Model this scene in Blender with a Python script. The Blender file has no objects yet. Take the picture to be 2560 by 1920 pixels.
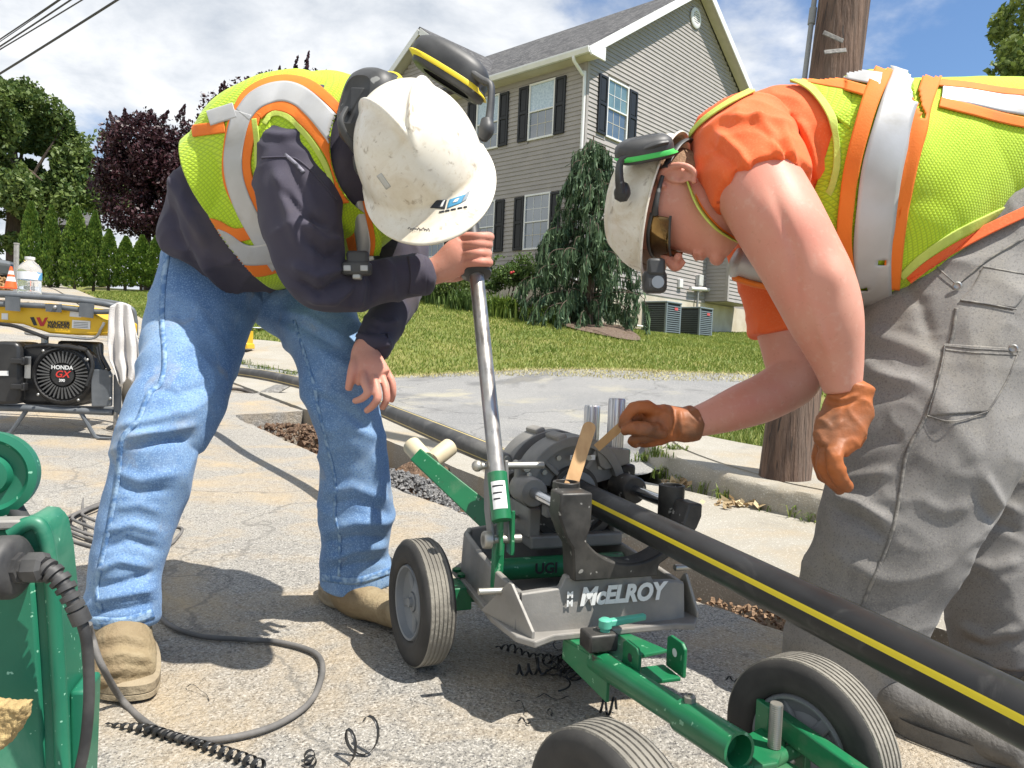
import bpy, bmesh, math, random
import numpy as np
from mathutils import Vector, Matrix, noise as mnoise
from mathutils.bvhtree import BVHTree
R_ = math.radians
SC = bpy.context.scene
COL = SC.collection
random.seed(7); rng = np.random.default_rng(7)

# ---------------- camera ----------------
FPX = 1850.0                                  # focal length in photo pixels (2560 wide)
PITCH, ROLL = R_(2.41), R_(2.5)
CAMP = np.array([0, 0, .68])
_fw = np.array([0, math.cos(PITCH), -math.sin(PITCH)])
_u0 = np.array([0, math.sin(PITCH), math.cos(PITCH)])
_r0 = np.array([1., 0, 0])
CR = _r0 * math.cos(ROLL) + _u0 * math.sin(ROLL)
CU = _u0 * math.cos(ROLL) - _r0 * math.sin(ROLL)
cam = bpy.data.objects.new('camera', bpy.data.cameras.new('camera'))
COL.objects.link(cam)
cam.matrix_world = Matrix(((CR[0], CU[0], -_fw[0], 0), (CR[1], CU[1], -_fw[1], 0), (CR[2], CU[2], -_fw[2], .68), (0, 0, 0, 1)))
cam.data.sensor_width = 36; cam.data.lens = FPX / 2560 * 36
cam.data.clip_start = .05; cam.data.clip_end = 2000
SC.camera = cam

# ---------------- sky and sun ----------------
SUN_EL = R_(63); SUN_H = np.array([.899, -.438, 0])           # towards the sun: right and a little behind the camera
SUN_V = np.array([SUN_H[0] * math.cos(SUN_EL), SUN_H[1] * math.cos(SUN_EL), math.sin(SUN_EL)])
W = bpy.data.worlds.new('World'); SC.world = W; W.use_nodes = True
nt = W.node_tree; N = nt.nodes; L = nt.links; N.clear()
wo = N.new('ShaderNodeOutputWorld'); bg = N.new('ShaderNodeBackground'); L.new(bg.outputs[0], wo.inputs[0])
sky = N.new('ShaderNodeTexSky'); sky.sky_type = 'NISHITA'; sky.sun_disc = False
sky.sun_elevation = SUN_EL; sky.sun_rotation = math.atan2(SUN_V[0], SUN_V[1]); sky.altitude = 100; sky.air_density = 1.0; sky.dust_density = .6; sky.ozone_density = 2.0
bg.inputs[1].default_value = .085
tc = N.new('ShaderNodeTexCoord'); sep = N.new('ShaderNodeSeparateXYZ'); L.new(tc.outputs['Generated'], sep.inputs[0])
def wmath(op, a, b=None, c=None):
    n = N.new('ShaderNodeMath'); n.operation = op
    for i, v in enumerate((a, b, c)):
        if v is None: continue
        if isinstance(v, (int, float)): n.inputs[i].default_value = v
        else: L.new(v, n.inputs[i])
    return n.outputs[0]
den = wmath('ADD', wmath('MAXIMUM', sep.outputs[2], 0), .22)
cx = wmath('DIVIDE', sep.outputs[0], den); cy = wmath('DIVIDE', sep.outputs[1], den)
cmb = N.new('ShaderNodeCombineXYZ'); L.new(cx, cmb.inputs[0]); L.new(cy, cmb.inputs[1]); cmb.inputs[2].default_value = 3.7
def wnoise(scale, detail, rough, dist=0.):
    n = N.new('ShaderNodeTexNoise'); n.inputs['Scale'].default_value = scale; n.inputs['Detail'].default_value = detail
    n.inputs['Roughness'].default_value = rough; n.inputs['Distortion'].default_value = dist; L.new(cmb.outputs[0], n.inputs['Vector']); return n.outputs[0]
nz1 = wnoise(1.05, 9, .58, .35); nz2 = wnoise(2.6, 8, .6, .2)
# cloud cover thins out towards the right hand side of the sky
cover = wmath('ADD', wmath('MULTIPLY', nz1, 1.0), wmath('MULTIPLY', wmath('MAXIMUM', cx, -.15), -.40))
mr = N.new('ShaderNodeMapRange'); mr.interpolation_type = 'SMOOTHSTEP'; L.new(cover, mr.inputs[0])
mr.inputs[1].default_value = .33; mr.inputs[2].default_value = .50
shade = N.new('ShaderNodeMapRange'); L.new(wmath('ADD', wmath('MULTIPLY', nz2, .75), wmath('MULTIPLY', nz1, .35)), shade.inputs[0]); shade.inputs[1].default_value = .42; shade.inputs[2].default_value = .66
cr = N.new('ShaderNodeMix'); cr.data_type = 'RGBA'; L.new(shade.outputs[0], cr.inputs[0])
cr.inputs[6].default_value = (3.9, 4.4, 5.1, 1); cr.inputs[7].default_value = (8.3, 8.4, 8.5, 1)
tint = N.new('ShaderNodeMix'); tint.data_type = 'RGBA'; tint.blend_type = 'MULTIPLY'; tint.inputs[0].default_value = 1.0
L.new(sky.outputs[0], tint.inputs[6]); tint.inputs[7].default_value = (.92, 1.08, 1.22, 1)
mx = N.new('ShaderNodeMix'); mx.data_type = 'RGBA'; L.new(wmath('MULTIPLY', mr.outputs[0], .96), mx.inputs[0]); L.new(tint.outputs[2], mx.inputs[6]); L.new(cr.outputs[2], mx.inputs[7])
L.new(mx.outputs[2], bg.inputs[0])
sl = bpy.data.lights.new('sun', 'SUN'); so = bpy.data.objects.new('sun', sl); COL.objects.link(so)
sl.energy = 5.0; sl.angle = R_(.53); sl.color = (1, .95, .87)
so.rotation_euler = Vector(SUN_V).to_track_quat('Z', 'Y').to_euler(); so.location = (4, -3, 9)
vs = SC.view_settings; vs.view_transform = 'Standard'; vs.look = 'None'; vs.gamma = 1; vs.use_curve_mapping = False; vs.exposure = .66
SC.cycles.use_denoising = True
SC.cycles.max_bounces = 6; SC.cycles.diffuse_bounces = 3; SC.cycles.glossy_bounces = 3; SC.cycles.transmission_bounces = 6; SC.cycles.transparent_max_bounces = 8

# ---------------- geometry helpers ----------------
def nrm(v):
    v = np.asarray(v, float); return v / (np.linalg.norm(v) + 1e-12)
def ray(x, y): return CR * ((x - 1280) / FPX) - CU * ((y - 960) / FPX) + _fw
def P(x, y, d): return CAMP + ray(x, y) * d
def G(x, y, z=0.):
    v = ray(x, y); return CAMP + v * ((z - CAMP[2]) / v[2])
def PL(x, y, o, n):
    v = ray(x, y); return CAMP + v * (np.dot(np.asarray(o, float) - CAMP, n) / np.dot(v, n))
def proj(V):
    V = np.asarray(V, float) - CAMP; d = V @ _fw
    return np.stack([1280 + FPX * (V @ CR) / d, 960 - FPX * (V @ CU) / d, d], -1)
def catmull(pts, n):
    pts = np.asarray(pts, float); m = len(pts)
    if m == 2: return pts[0] + (pts[1] - pts[0]) * np.linspace(0, 1, n)[:, None]
    q = np.vstack([2 * pts[0] - pts[1], pts, 2 * pts[-1] - pts[-2]])
    t = np.linspace(0, m - 1, n); i = np.minimum(t.astype(int), m - 2); f = (t - i)[:, None]
    a, b, c, d = q[i], q[i + 1], q[i + 2], q[i + 3]
    return .5 * (2 * b + (c - a) * f + (2 * a - 5 * b + 4 * c - d) * f ** 2 + (3 * b - a - 3 * c + d) * f ** 3)
class MB:
    def __init__(s): s.v = []; s.f = []; s.m = []; s.n = 0
    def add(s, V, Fc, m=0):
        V = np.asarray(V, float).reshape(-1, 3); s.v.append(V)
        s.f += [tuple(int(i) + s.n for i in f) for f in Fc]; s.m += [m] * len(Fc); s.n += len(V); return s
    def box(s, c, size, M=None, m=0, taper=1.0):
        x, y, z = [k / 2 for k in size]
        V = np.array([(-x, -y, -z), (x, -y, -z), (x, y, -z), (-x, y, -z), (-x * taper, -y * taper, z), (x * taper, -y * taper, z), (x * taper, y * taper, z), (-x * taper, y * taper, z)])
        if M is not None: V = V @ np.asarray(M, float).T
        return s.add(V + np.asarray(c, float), [(0, 3, 2, 1), (4, 5, 6, 7), (0, 1, 5, 4), (1, 2, 6, 5), (2, 3, 7, 6), (3, 0, 4, 7)], m)
    def grid(s, Gd, m=0, closed=False, flip=False):
        Gd = np.asarray(Gd, float); a, b = Gd.shape[:2]; F_ = []
        for i in range(a - 1):
            for j in range(b if closed else b - 1):
                k = (j + 1) % b; q = (i * b + j, i * b + k, (i + 1) * b + k, (i + 1) * b + j)
                F_.append(q[::-1] if flip else q)
        return s.add(Gd.reshape(-1, 3), F_, m)
    def tube(s, path, r, n=12, caps=True, m=0, smooth=0, up=None, flat=1.0):
        path = np.asarray(path, float)
        if smooth: path = catmull(path, smooth)
        k = len(path); r = np.asarray(r, float)
        if r.ndim == 0: r = np.full(k, float(r))
        elif len(r) != k: r = np.interp(np.linspace(0, 1, k), np.linspace(0, 1, len(r)), r)
        T = np.gradient(path, axis=0) if k > 2 else np.tile(path[-1] - path[0], (2, 1))
        T = T / (np.linalg.norm(T, axis=1)[:, None] + 1e-12)
        a = nrm(np.cross(T[0], up if up is not None else ((0, 0, 1) if abs(T[0][2]) < .9 else (1, 0, 0))))
        ang = np.linspace(0, 2 * math.pi, n, endpoint=False); out = []
        for i in range(k):
            a = nrm(a - T[i] * np.dot(a, T[i])); b = np.cross(T[i], a)
            out.append(path[i] + r[i] * (np.cos(ang)[:, None] * a + flat * np.sin(ang)[:, None] * b))
        n0 = s.n; s.grid(np.array(out), m, closed=True)
        if caps: s.f += [tuple(range(n0 + n - 1, n0 - 1, -1)), tuple(range(n0 + (k - 1) * n, n0 + k * n))]; s.m += [m, m]
        return s
    def lathe(s, prof, o, axis=(0, 0, 1), n=32, m=0, arc=None, ref=None):
        ax = nrm(axis); a = nrm(np.cross(ax, ref if ref is not None else ((0, 0, 1) if abs(ax[2]) < .9 else (1, 0, 0)))); b = np.cross(ax, a); o = np.asarray(o, float)
        ang = np.linspace(0, 2 * math.pi, n, endpoint=False) if arc is None else np.linspace(arc[0], arc[1], n)
        Gd = [[o + ax * z + r * (math.cos(t) * a + math.sin(t) * b) for t in ang] for r, z in prof]
        return s.grid(Gd, m, closed=arc is None, flip=False)
    def prism(s, poly, h, o, ex, ey, m=0):
        ex = nrm(ex); ey = nrm(ey); ez = np.cross(ex, ey); o = np.asarray(o, float); k = len(poly)
        A = [o + ex * x + ey * y for x, y in poly]; B = [p + ez * h for p in A]
        return s.add(A + B, [tuple(range(k - 1, -1, -1)), tuple(range(k, 2 * k))] + [(i, (i + 1) % k, k + (i + 1) % k, k + i) for i in range(k)], m)
    def ball(s, c, r, nu=16, nv=10, M=None, m=0):
        th = np.linspace(0, math.pi, nv); ph = np.linspace(0, 2 * math.pi, nu, endpoint=False)
        V = np.stack([np.sin(th)[:, None] * np.cos(ph), np.sin(th)[:, None] * np.sin(ph), np.cos(th)[:, None] * np.ones(nu)], -1) * np.asarray(r, float)
        if M is not None: V = V @ np.asarray(M, float).T
        return s.grid(V + np.asarray(c, float), m, closed=True, flip=True)
    def V(s): return np.vstack(s.v)
    def bvh(s): return BVHTree.FromPolygons([Vector(p) for p in s.V()], s.f)
def normals_of(V, Fc):
    Nn = np.zeros_like(V)
    q = np.array([f for f in Fc if len(f) == 4]); t = np.array([f for f in Fc if len(f) == 3])
    for arr in (q, t):
        if len(arr) == 0: continue
        d1_ = V[arr[:, 2]] - V[arr[:, 0]]; d2_ = V[arr[:, -1]] - V[arr[:, 1]]
        c = np.cross(d1_, d2_)
        for i in range(arr.shape[1]): np.add.at(Nn, arr[:, i], c)
    return Nn / (np.linalg.norm(Nn, axis=1)[:, None] + 1e-12)
def mesh_of(name, mb):
    me = bpy.data.meshes.new(name); me.from_pydata(mb.V().tolist(), [], mb.f)
    if any(mb.m): me.polygons.foreach_set('material_index', mb.m)
    me.update(); return me
def tag(o, label=None, cat=None, group=None, kind=None):
    if label: o['label'] = label
    if cat: o['category'] = cat
    if group: o['group'] = group
    if kind: o['kind'] = kind
    return o
def link(name, me, parent=None):
    o = bpy.data.objects.new(name, me); COL.objects.link(o)
    if parent is not None:
        o.parent = parent; loc = Vector((0, 0, 0)); q = parent
        while q is not None: loc += q.location; q = q.parent
        o.matrix_parent_inverse = Matrix.Translation(-loc) if parent.parent is None else Matrix.Identity(4)
    return o
def mk(name, mb, mats, parent=None, label=None, cat=None, group=None, kind=None, smooth=40, bevel=0, sub=0, solid=0):
    me = mb if isinstance(mb, bpy.types.Mesh) else mesh_of(name, mb)
    for m_ in (mats if isinstance(mats, (list, tuple)) else [mats]): me.materials.append(m_)
    if smooth:
        me.polygons.foreach_set('use_smooth', [True] * len(me.polygons))
        if smooth < 180: me.set_sharp_from_angle(angle=R_(smooth))
    o = link(name, me, parent)
    if solid: d = o.modifiers.new('thick', 'SOLIDIFY'); d.thickness = abs(solid); d.offset = -1 if solid > 0 else 1
    if bevel:
        d = o.modifiers.new('edge', 'BEVEL'); d.width = bevel; d.segments = 2; d.limit_method = 'ANGLE'; d.angle_limit = R_(35)
    if sub: d = o.modifiers.new('sub', 'SUBSURF'); d.levels = sub; d.render_levels = sub
    return tag(o, label, cat, group, kind)
def empty(name, loc, label=None, cat=None, group=None):
    o = bpy.data.objects.new(name, None); o.empty_display_size = .1; COL.objects.link(o); o.location = Vector(loc); return tag(o, label, cat, group)
def evalmesh(me, mods):
    o = bpy.data.objects.new('tmp', me); COL.objects.link(o)
    for typ, kw in mods:
        d = o.modifiers.new(typ, typ)
        for k, v in kw.items(): setattr(d, k, v)
    dg = bpy.context.evaluated_depsgraph_get(); dg.update()
    out = bpy.data.meshes.new_from_object(o.evaluated_get(dg), depsgraph=dg)
    bpy.data.objects.remove(o); return out
def remesh(mb, voxel=.004, it=6, fac=.5):
    return evalmesh(mesh_of('tmp', mb), [('REMESH', dict(mode='VOXEL', voxel_size=voxel)), ('SMOOTH', dict(factor=fac, iterations=it))])
def me_arrays(me):
    V = np.empty(len(me.vertices) * 3); me.vertices.foreach_get('co', V); return V.reshape(-1, 3), [tuple(p.vertices) for p in me.polygons]
def text_mb(body, size, o, ex, ey, depth=.001, bold=0., shear=0., align='LEFT', spacing=1., sx=1.):
    cu = bpy.data.curves.new('t', 'FONT'); cu.body = body; cu.size = size; cu.offset = bold; cu.shear = shear; cu.align_x = align; cu.space_character = spacing; cu.extrude = 0; cu.resolution_u = 4
    ob = bpy.data.objects.new('t', cu); COL.objects.link(ob)
    dg = bpy.context.evaluated_depsgraph_get(); dg.update(); me = bpy.data.meshes.new_from_object(ob.evaluated_get(dg), depsgraph=dg)
    bpy.data.objects.remove(ob)
    V, Fc = me_arrays(me); ex = nrm(ex); ey = nrm(ey); ez = np.cross(ex, ey)
    W_ = np.asarray(o, float) + V[:, :1] * sx * ex + V[:, 1:2] * ey + ez * depth
    mb = MB(); mb.add(W_, Fc); return mb
def fbm(p, s=1., o=4): return mnoise.fractal(Vector(p) * s, 1.0, 2.0, o)

# ---------------- materials ----------------
def M(name, col, rough=.6, metal=0., col2=None, var=.5, vscale=6., vdet=5., bump=0., bscale=120., bdet=4., spec=.5, stretch=None, speck=None, dirt=None, sss=0., coat=0., coord='Object', contrast=(.35, .65), weave=None, trans=0., alpha=1., rvar=0., ior=1.45, sheen=0., bump2=None, crack=None):
    m = bpy.data.materials.new(name); m.use_nodes = True; t = m.node_tree; b = t.nodes['Principled BSDF']; lk = t.links
    b.inputs['Roughness'].default_value = rough; b.inputs['Metallic'].default_value = metal; b.inputs['IOR'].default_value = ior
    b.inputs['Specular IOR Level'].default_value = spec; b.inputs['Coat Weight'].default_value = coat; b.inputs['Coat Roughness'].default_value = .1
    b.inputs['Transmission Weight'].default_value = trans; b.inputs['Alpha'].default_value = alpha; b.inputs['Sheen Weight'].default_value = sheen
    if sss: b.inputs['Subsurface Weight'].default_value = sss; b.inputs['Subsurface Radius'].default_value = (.012, .005, .003); b.inputs['Subsurface Scale'].default_value = .6
    c4 = lambda c: (*c[:3], 1)
    tcn = t.nodes.new('ShaderNodeTexCoord'); vec = tcn.outputs[coord]
    if stretch:
        mp = t.nodes.new('ShaderNodeMapping'); lk.new(vec, mp.inputs[0]); mp.inputs['Scale'].default_value = stretch; vec = mp.outputs[0]
    def noi(sc, det, rg=.55, v=None, dist=0.):
        n = t.nodes.new('ShaderNodeTexNoise'); lk.new(v or vec, n.inputs['Vector']); n.inputs['Scale'].default_value = sc; n.inputs['Detail'].default_value = det; n.inputs['Roughness'].default_value = rg; n.inputs['Distortion'].default_value = dist; return n.outputs[0]
    def rng_(x, a, bb, c=0., d=1.):
        n = t.nodes.new('ShaderNodeMapRange'); lk.new(x, n.inputs[0])
        for i, v in enumerate((a, bb, c, d)): n.inputs[i + 1].default_value = v
        return n.outputs[0]
    def mixc(f, a, bb, blend='MIX'):
        n = t.nodes.new('ShaderNodeMix'); n.data_type = 'RGBA'; n.blend_type = blend
        for i, v in ((0, f), (6, a), (7, bb)):
            if isinstance(v, (int, float)): n.inputs[i].default_value = v
            elif isinstance(v, tuple): n.inputs[i].default_value = c4(v)
            else: lk.new(v, n.inputs[i])
        return n.outputs[2]
    cur = None
    if col2 is None: col2 = tuple(min(1, c * (1 - var * .55)) for c in col) if var else col
    cur = mixc(rng_(noi(vscale, vdet), contrast[0], contrast[1]), tuple(col), tuple(col2))
    for sp in ([speck] if isinstance(speck, dict) else (speck or [])):    # small flecks: dict(col, scale, a, b)
        f = rng_(noi(sp['scale'], sp.get('det', 2.), .5), sp['a'], sp['b']); cur = mixc(f, cur, tuple(sp['col']))
    for dt in ([dirt] if isinstance(dirt, dict) else (dirt or [])):
        f = rng_(noi(dt['scale'], dt.get('det', 6.), .62, dist=dt.get('dist', .4)), dt['a'], dt['b'], 0., dt.get('amt', 1.)); cur = mixc(f, cur, tuple(dt['col']))
    if crack:                                                          # thin wandering cracks: dict(scale, w, col)
        nv_ = t.nodes.new('ShaderNodeTexNoise'); nv_.inputs['Scale'].default_value = 2.2; nv_.inputs['Detail'].default_value = 4; lk.new(vec, nv_.inputs['Vector'])
        va = t.nodes.new('ShaderNodeVectorMath'); va.operation = 'MULTIPLY_ADD'; lk.new(nv_.outputs['Color'], va.inputs[0]); va.inputs[1].default_value = (.8, .8, .8); lk.new(vec, va.inputs[2])
        vo = t.nodes.new('ShaderNodeTexVoronoi'); vo.feature = 'DISTANCE_TO_EDGE'; vo.inputs['Scale'].default_value = crack['scale']; lk.new(va.outputs[0], vo.inputs['Vector'])
        f = rng_(vo.outputs['Distance'], crack['w'] * .4, crack['w'], crack.get('amt', .8), 0.); cur = mixc(f, cur, tuple(crack['col']))
    hb = None
    if weave:                                                          # crossing threads: dict(scale, amt, col)
        w1 = t.nodes.new('ShaderNodeTexWave'); w1.inputs['Scale'].default_value = weave['scale']; w1.inputs['Distortion'].default_value = weave.get('dist', 1.); w1.bands_direction = 'DIAGONAL'; lk.new(vec, w1.inputs[0])
        w2 = t.nodes.new('ShaderNodeTexWave'); w2.inputs['Scale'].default_value = weave['scale']; w2.inputs['Distortion'].default_value = weave.get('dist', 1.); w2.bands_direction = 'DIAGONAL'
        mp2 = t.nodes.new('ShaderNodeMapping'); lk.new(vec, mp2.inputs[0]); mp2.inputs['Scale'].default_value = weave.get('cross', (1, 1, -1)); lk.new(mp2.outputs[0], w2.inputs[0])
        mm = t.nodes.new('ShaderNodeMath'); mm.operation = 'MINIMUM'; lk.new(w1.outputs[1], mm.inputs[0]); lk.new(w2.outputs[1], mm.inputs[1])
        f = rng_(mm.outputs[0], weave.get('a', 0.), weave.get('b', .35), weave['amt'], 0.); cur = mixc(f, cur, tuple(weave['col'])); hb = mm.outputs[0]
    lk.new(cur, b.inputs['Base Color'])
    if rvar: lk.new(rng_(noi(vscale * 2.3, 4), .3, .7, max(.02, rough - rvar), min(1, rough + rvar)), b.inputs['Roughness'])
    if bump or bump2:
        prev = None
        for (st, sc_, de) in ([(bump, bscale, bdet)] if bump else []) + ([bump2] if bump2 else []):
            bn = t.nodes.new('ShaderNodeBump'); bn.inputs['Strength'].default_value = min(1, st); bn.inputs['Distance'].default_value = st * .6 / sc_ * 2
            lk.new(noi(sc_, de, .6), bn.inputs['Height'])
            if prev: lk.new(prev, bn.inputs['Normal'])
            prev = bn.outputs[0]
        if hb is not None and weave.get('bump'):
            bn = t.nodes.new('ShaderNodeBump'); bn.inputs['Strength'].default_value = weave['bump']; bn.inputs['Distance'].default_value = .002; lk.new(hb, bn.inputs['Height']); lk.new(prev, bn.inputs['Normal']); prev = bn.outputs[0]
        lk.new(prev, b.inputs['Normal'])
    return m
# ---------------- terrain ----------------
OS = np.array([1.74, 2.55]); TS = np.array([-.598, .801]); NS = np.array([.801, .598])     # street frame: q along the kerb (uphill), s towards the house
def QS(q, s): return OS + TS * q + NS * s
def toqs(x, y): d = np.array([x, y]) - OS; return float(d @ TS), float(d @ NS)
def Aq(q): return float(np.interp(q, [-40, 2, 4, 8, 14, 28, 60, 120], [0, 0, .06, .28, .8, 2.15, 4.2, 6]))
HTH = R_(47.5); D1 = np.array([-math.sin(HTH), math.cos(HTH), 0]); D2 = np.array([math.cos(HTH), math.sin(HTH), 0]); HC = np.array([1.51, 18.5, 0])
ctl = []
for q in (-30, -12, -5, -2, 0, 1, 2, 3, 4, 6, 8, 11, 14, 20, 28, 40, 60):
    for s in (-30, -12, -6, -3, -1.5, 0): ctl.append((*QS(q, s), Aq(q)))
for q in (-12, -5, -2, 0): ctl += [(*QS(q, 1.15), .13), (*QS(q, 5), .35), (*QS(q, 12), .8)]
ctl += [(*QS(1.5, 1.15), .13)]
ctl += [(-.96, 18.1, 1.76), (-2.66, 19.7, 2.04), (1.44, 15.8, 1.31), (2.26, 15.05, 1.14), (3.9, 19.5, 1.34), (5.5, 21, 1.38), (8, 24, 1.6), (-1.65, 10, .3), (1.36, 9, .5), (0, 9.4, .42), (3.2, 9, .52), (6, 9.5, .6), (1.5, 5.2, .1), (3, 6.5, .3), (-5, 23, 2.35), (-9, 28, 2.6), (-2, 40, 3), (15, 40, 2.5), (30, 30, 2), (20, 12, 1), (0, 13, .95), (-4, 14, 1.0), (2.5, 12.5, .9), (-25, 45, 3.4), (-40, 70, 5), (40, 80, 4), (-7, 18, 1.5)]
ctl = np.array(ctl)
_D = np.linalg.norm(ctl[:, None, :2] - ctl[None, :, :2], axis=2); _n = len(ctl)
_A = np.zeros((_n + 1, _n + 1)); _A[:_n, :_n] = _D - .15 * np.eye(_n); _A[_n, :_n] = 1; _A[:_n, _n] = 1
_w = np.linalg.solve(_A, np.append(ctl[:, 2], 0))
def hgt(x, y):
    x = np.asarray(x, float); y = np.asarray(y, float); sh = x.shape; x = x.ravel(); y = y.ravel(); out = np.empty(len(x))
    for i in range(0, len(x), 4000):
        out[i:i + 4000] = np.hypot(x[i:i + 4000, None] - ctl[:, 0], y[i:i + 4000, None] - ctl[:, 1]) @ _w[:_n] + _w[_n]
    return out.reshape(sh)
def h1(x, y): return float(hgt(np.array([x]), np.array([y]))[0])
def GH(px, py, dz=0.):                                                  # where a photo pixel meets the ground
    v = ray(px, py); t = np.linspace(.8, 60, 1500); p = CAMP[:, None] + v[:, None] * t
    f = p[2] - hgt(p[0], p[1]) - dz; k = np.where(f < 0)[0]; k = k[0] if len(k) else -1
    return p[:, k] if k <= 0 else p[:, k - 1] + (p[:, k] - p[:, k - 1]) * (f[k - 1] / (f[k - 1] - f[k]))
m_asph = M('asphalt', crack=dict(scale=.45, w=.005, col=(.12, .115, .105), amt=.45), col=(.285, .27, .243), rough=.92, col2=(.35, .325, .28), vscale=2.2, bump=1., bscale=150, bump2=(.6, 30, 5), speck=[dict(col=(.12, .115, .108), scale=170, a=.55, b=.64), dict(col=(.50, .475, .43), scale=190, a=.54, b=.63), dict(col=(.17, .162, .15), scale=60, a=.6, b=.7)], dirt=[dict(col=(.46, .35, .21), scale=1.9, a=.46, b=.68, amt=.8), dict(col=(.19, .185, .178), scale=.8, a=.56, b=.75, amt=.5)])
m_asph2 = M('side_asphalt', crack=dict(scale=.45, w=.007, col=(.07, .07, .07), amt=.45), col=(.19, .19, .188), rough=.9, col2=(.24, .236, .225), vscale=1.3, bump=.7, bscale=130, speck=[dict(col=(.15, .15, .15), scale=150, a=.56, b=.68), dict(col=(.46, .45, .42), scale=170, a=.57, b=.68)], dirt=[dict(col=(.42, .38, .26), scale=.9, a=.55, b=.7, amt=.7), dict(col=(.10, .10, .10), scale=.55, a=.54, b=.6, amt=.6), dict(col=(.06, .06, .06), scale=3, a=.498, b=.502, amt=.0)])
m_conc = M('concrete', (.33, .31, .265), .88, col2=(.28, .255, .205), vscale=2.4, bump=.5, bscale=110, speck=[dict(col=(.25, .23, .2), scale=130, a=.6, b=.7), dict(col=(.55, .52, .46), scale=160, a=.6, b=.7)], dirt=[dict(col=(.36, .275, .165), scale=1.9, a=.5, b=.72, amt=.75), dict(col=(.2, .19, .17), scale=3.5, a=.6, b=.75, amt=.5)])
m_soil = M('soil', (.19, .115, .07), .95, col2=(.1, .062, .04), vscale=14, bump=1., bscale=55, speck=dict(col=(.32, .23, .15), scale=60, a=.58, b=.68))
m_lawn = M('lawn', (.12, .165, .03), .95, col2=(.22, .215, .06), vscale=1.3, bump=.9, bscale=60, speck=dict(col=(.23, .20, .085), scale=40, a=.52, b=.68))
m_mulch = M('mulch', (.10, .062, .042), .95, col2=(.2, .15, .11), vscale=20, bump=1., bscale=40)
# one big sheet, sunk below the street slabs
gx = np.concatenate([np.linspace(-700, -45, 14), np.linspace(-40, -12, 20), np.linspace(-11.5, 14, 110), np.linspace(15, 40, 18), np.linspace(46, 700, 14)])
gy = np.concatenate([np.linspace(-60, -6, 8), np.linspace(-5, 26, 125), np.linspace(27, 60, 24), np.linspace(68, 900, 16)])
GX, GY = np.meshgrid(gx, gy); GZ = hgt(GX, GY)
far = np.clip((np.hypot(GX, GY) - 70) / 60, 0, 1); GZ = GZ * (1 - far) + 4.5 * far
S_ = (GX - OS[0]) * NS[0] + (GY - OS[1]) * NS[1]; Q_ = (GX - OS[0]) * TS[0] + (GY - OS[1]) * TS[1]
GZ = np.where(S_ < .35, GZ - 1.2, GZ - .02)
lawn = mk('lawn', MB().grid(np.stack([GX, GY, GZ], -1)), m_lawn, kind='structure', label='green mown lawn rising to the house', smooth=180)
def sheet(name, q0, q1, s0, s1, nq, nsx, m, dz=0., fq=None, thick=0., label=None, edge=None, jit=0.):
    qs = np.linspace(q0, q1, nq) if fq is None else fq; ss = np.linspace(s0, s1, nsx); Gd = np.zeros((len(ss), len(qs), 3))
    for i, s in enumerate(ss):
        for j, q in enumerate(qs):
            o = edge(q, s, i, nsx) if edge else 0.
            p = QS(q, s + o); Gd[i, j] = (p[0], p[1], 0)
    Gd[..., 2] = hgt(Gd[..., 0], Gd[..., 1]) + dz
    mb = MB(); mb.grid(Gd, flip=True)
    if thick:
        for row in (Gd[0], Gd[-1]):
            lo = row.copy(); lo[:, 2] -= thick; mb.grid([row, lo] if row is Gd[-1] else [lo, row], flip=True)
        for c_ in (0, -1):
            row = Gd[:, c_]; lo = row.copy(); lo[:, 2] -= thick; mb.grid([row, lo])
    return mk(name, mb, m, kind='structure', label=label, smooth=30)
S_NEAR, S_FAR = -1.22, -.60
def sfar(q): return float(np.interp(q, [0, 1.2, 3, 5], [-.87, -.83, -.62, -.58]))
def ragged(q, s, i, n):
    return 0. if i < n - 1 else (S_FAR - S_NEAR - .005) * min(1, max(0, (q - 4.9) / .15)) + .03 * fbm((q * 2.1, 3, 1)) + .012 * fbm((q * 11, 7, 2))
fqs = np.concatenate([np.linspace(-40, -8, 12), np.linspace(-7, -3, 20), np.linspace(-2.95, 7, 260), np.linspace(7.2, 20, 40), np.linspace(22, 140, 30)])
sheet('road', 0, 0, -12, S_NEAR, 0, 24, m_asph, .0, fq=fqs, thick=.42, label='worn tan grey asphalt street in the foreground', edge=ragged)
def ragged2(q, s, i, n): return (sfar(q) - S_FAR + .015 * fbm((q * 3, 9, 1)) + .006 * fbm((q * 16, 2, 5))) if i == 0 else 0.
sheet('gutter', 0, 0, S_FAR, .02, 0, 8, m_conc, .015, fq=fqs, thick=.42, label='pale concrete gutter beyond the trench', edge=ragged2)
# trench floor, rough soil with stones and broken asphalt
qs = np.linspace(-9, 9, 420); ssx = np.linspace(S_NEAR - .03, S_FAR + .03, 26); T_ = np.zeros((len(ssx), len(qs), 3))
for i, s in enumerate(ssx):
    for j, q in enumerate(qs):
        u = (s - S_NEAR) / (S_FAR - S_NEAR); x, y = QS(q, S_NEAR + u * (sfar(q) - S_NEAR))
        z = -.24 - .10 * math.sin(math.pi * min(max(u, 0), 1)) + .07 * fbm((x * 4, y * 4, 0)) + .04 * fbm((x * 17, y * 17, 3))
        z += .17 * math.exp(-((q - 2.75) / .5) ** 2) * (1.0 + .4 * u) + .13 * math.exp(-((q - 4.1) / .35) ** 2) + .13 * math.exp(-((q + .15) / .35) ** 2) * (1 - u)
        T_[i, j] = (x, y, z + Aq(q))
mk('trench', MB().grid(T_, flip=True), m_soil, kind='structure', label='narrow dug trench with brown soil at its bottom', smooth=25)
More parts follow.
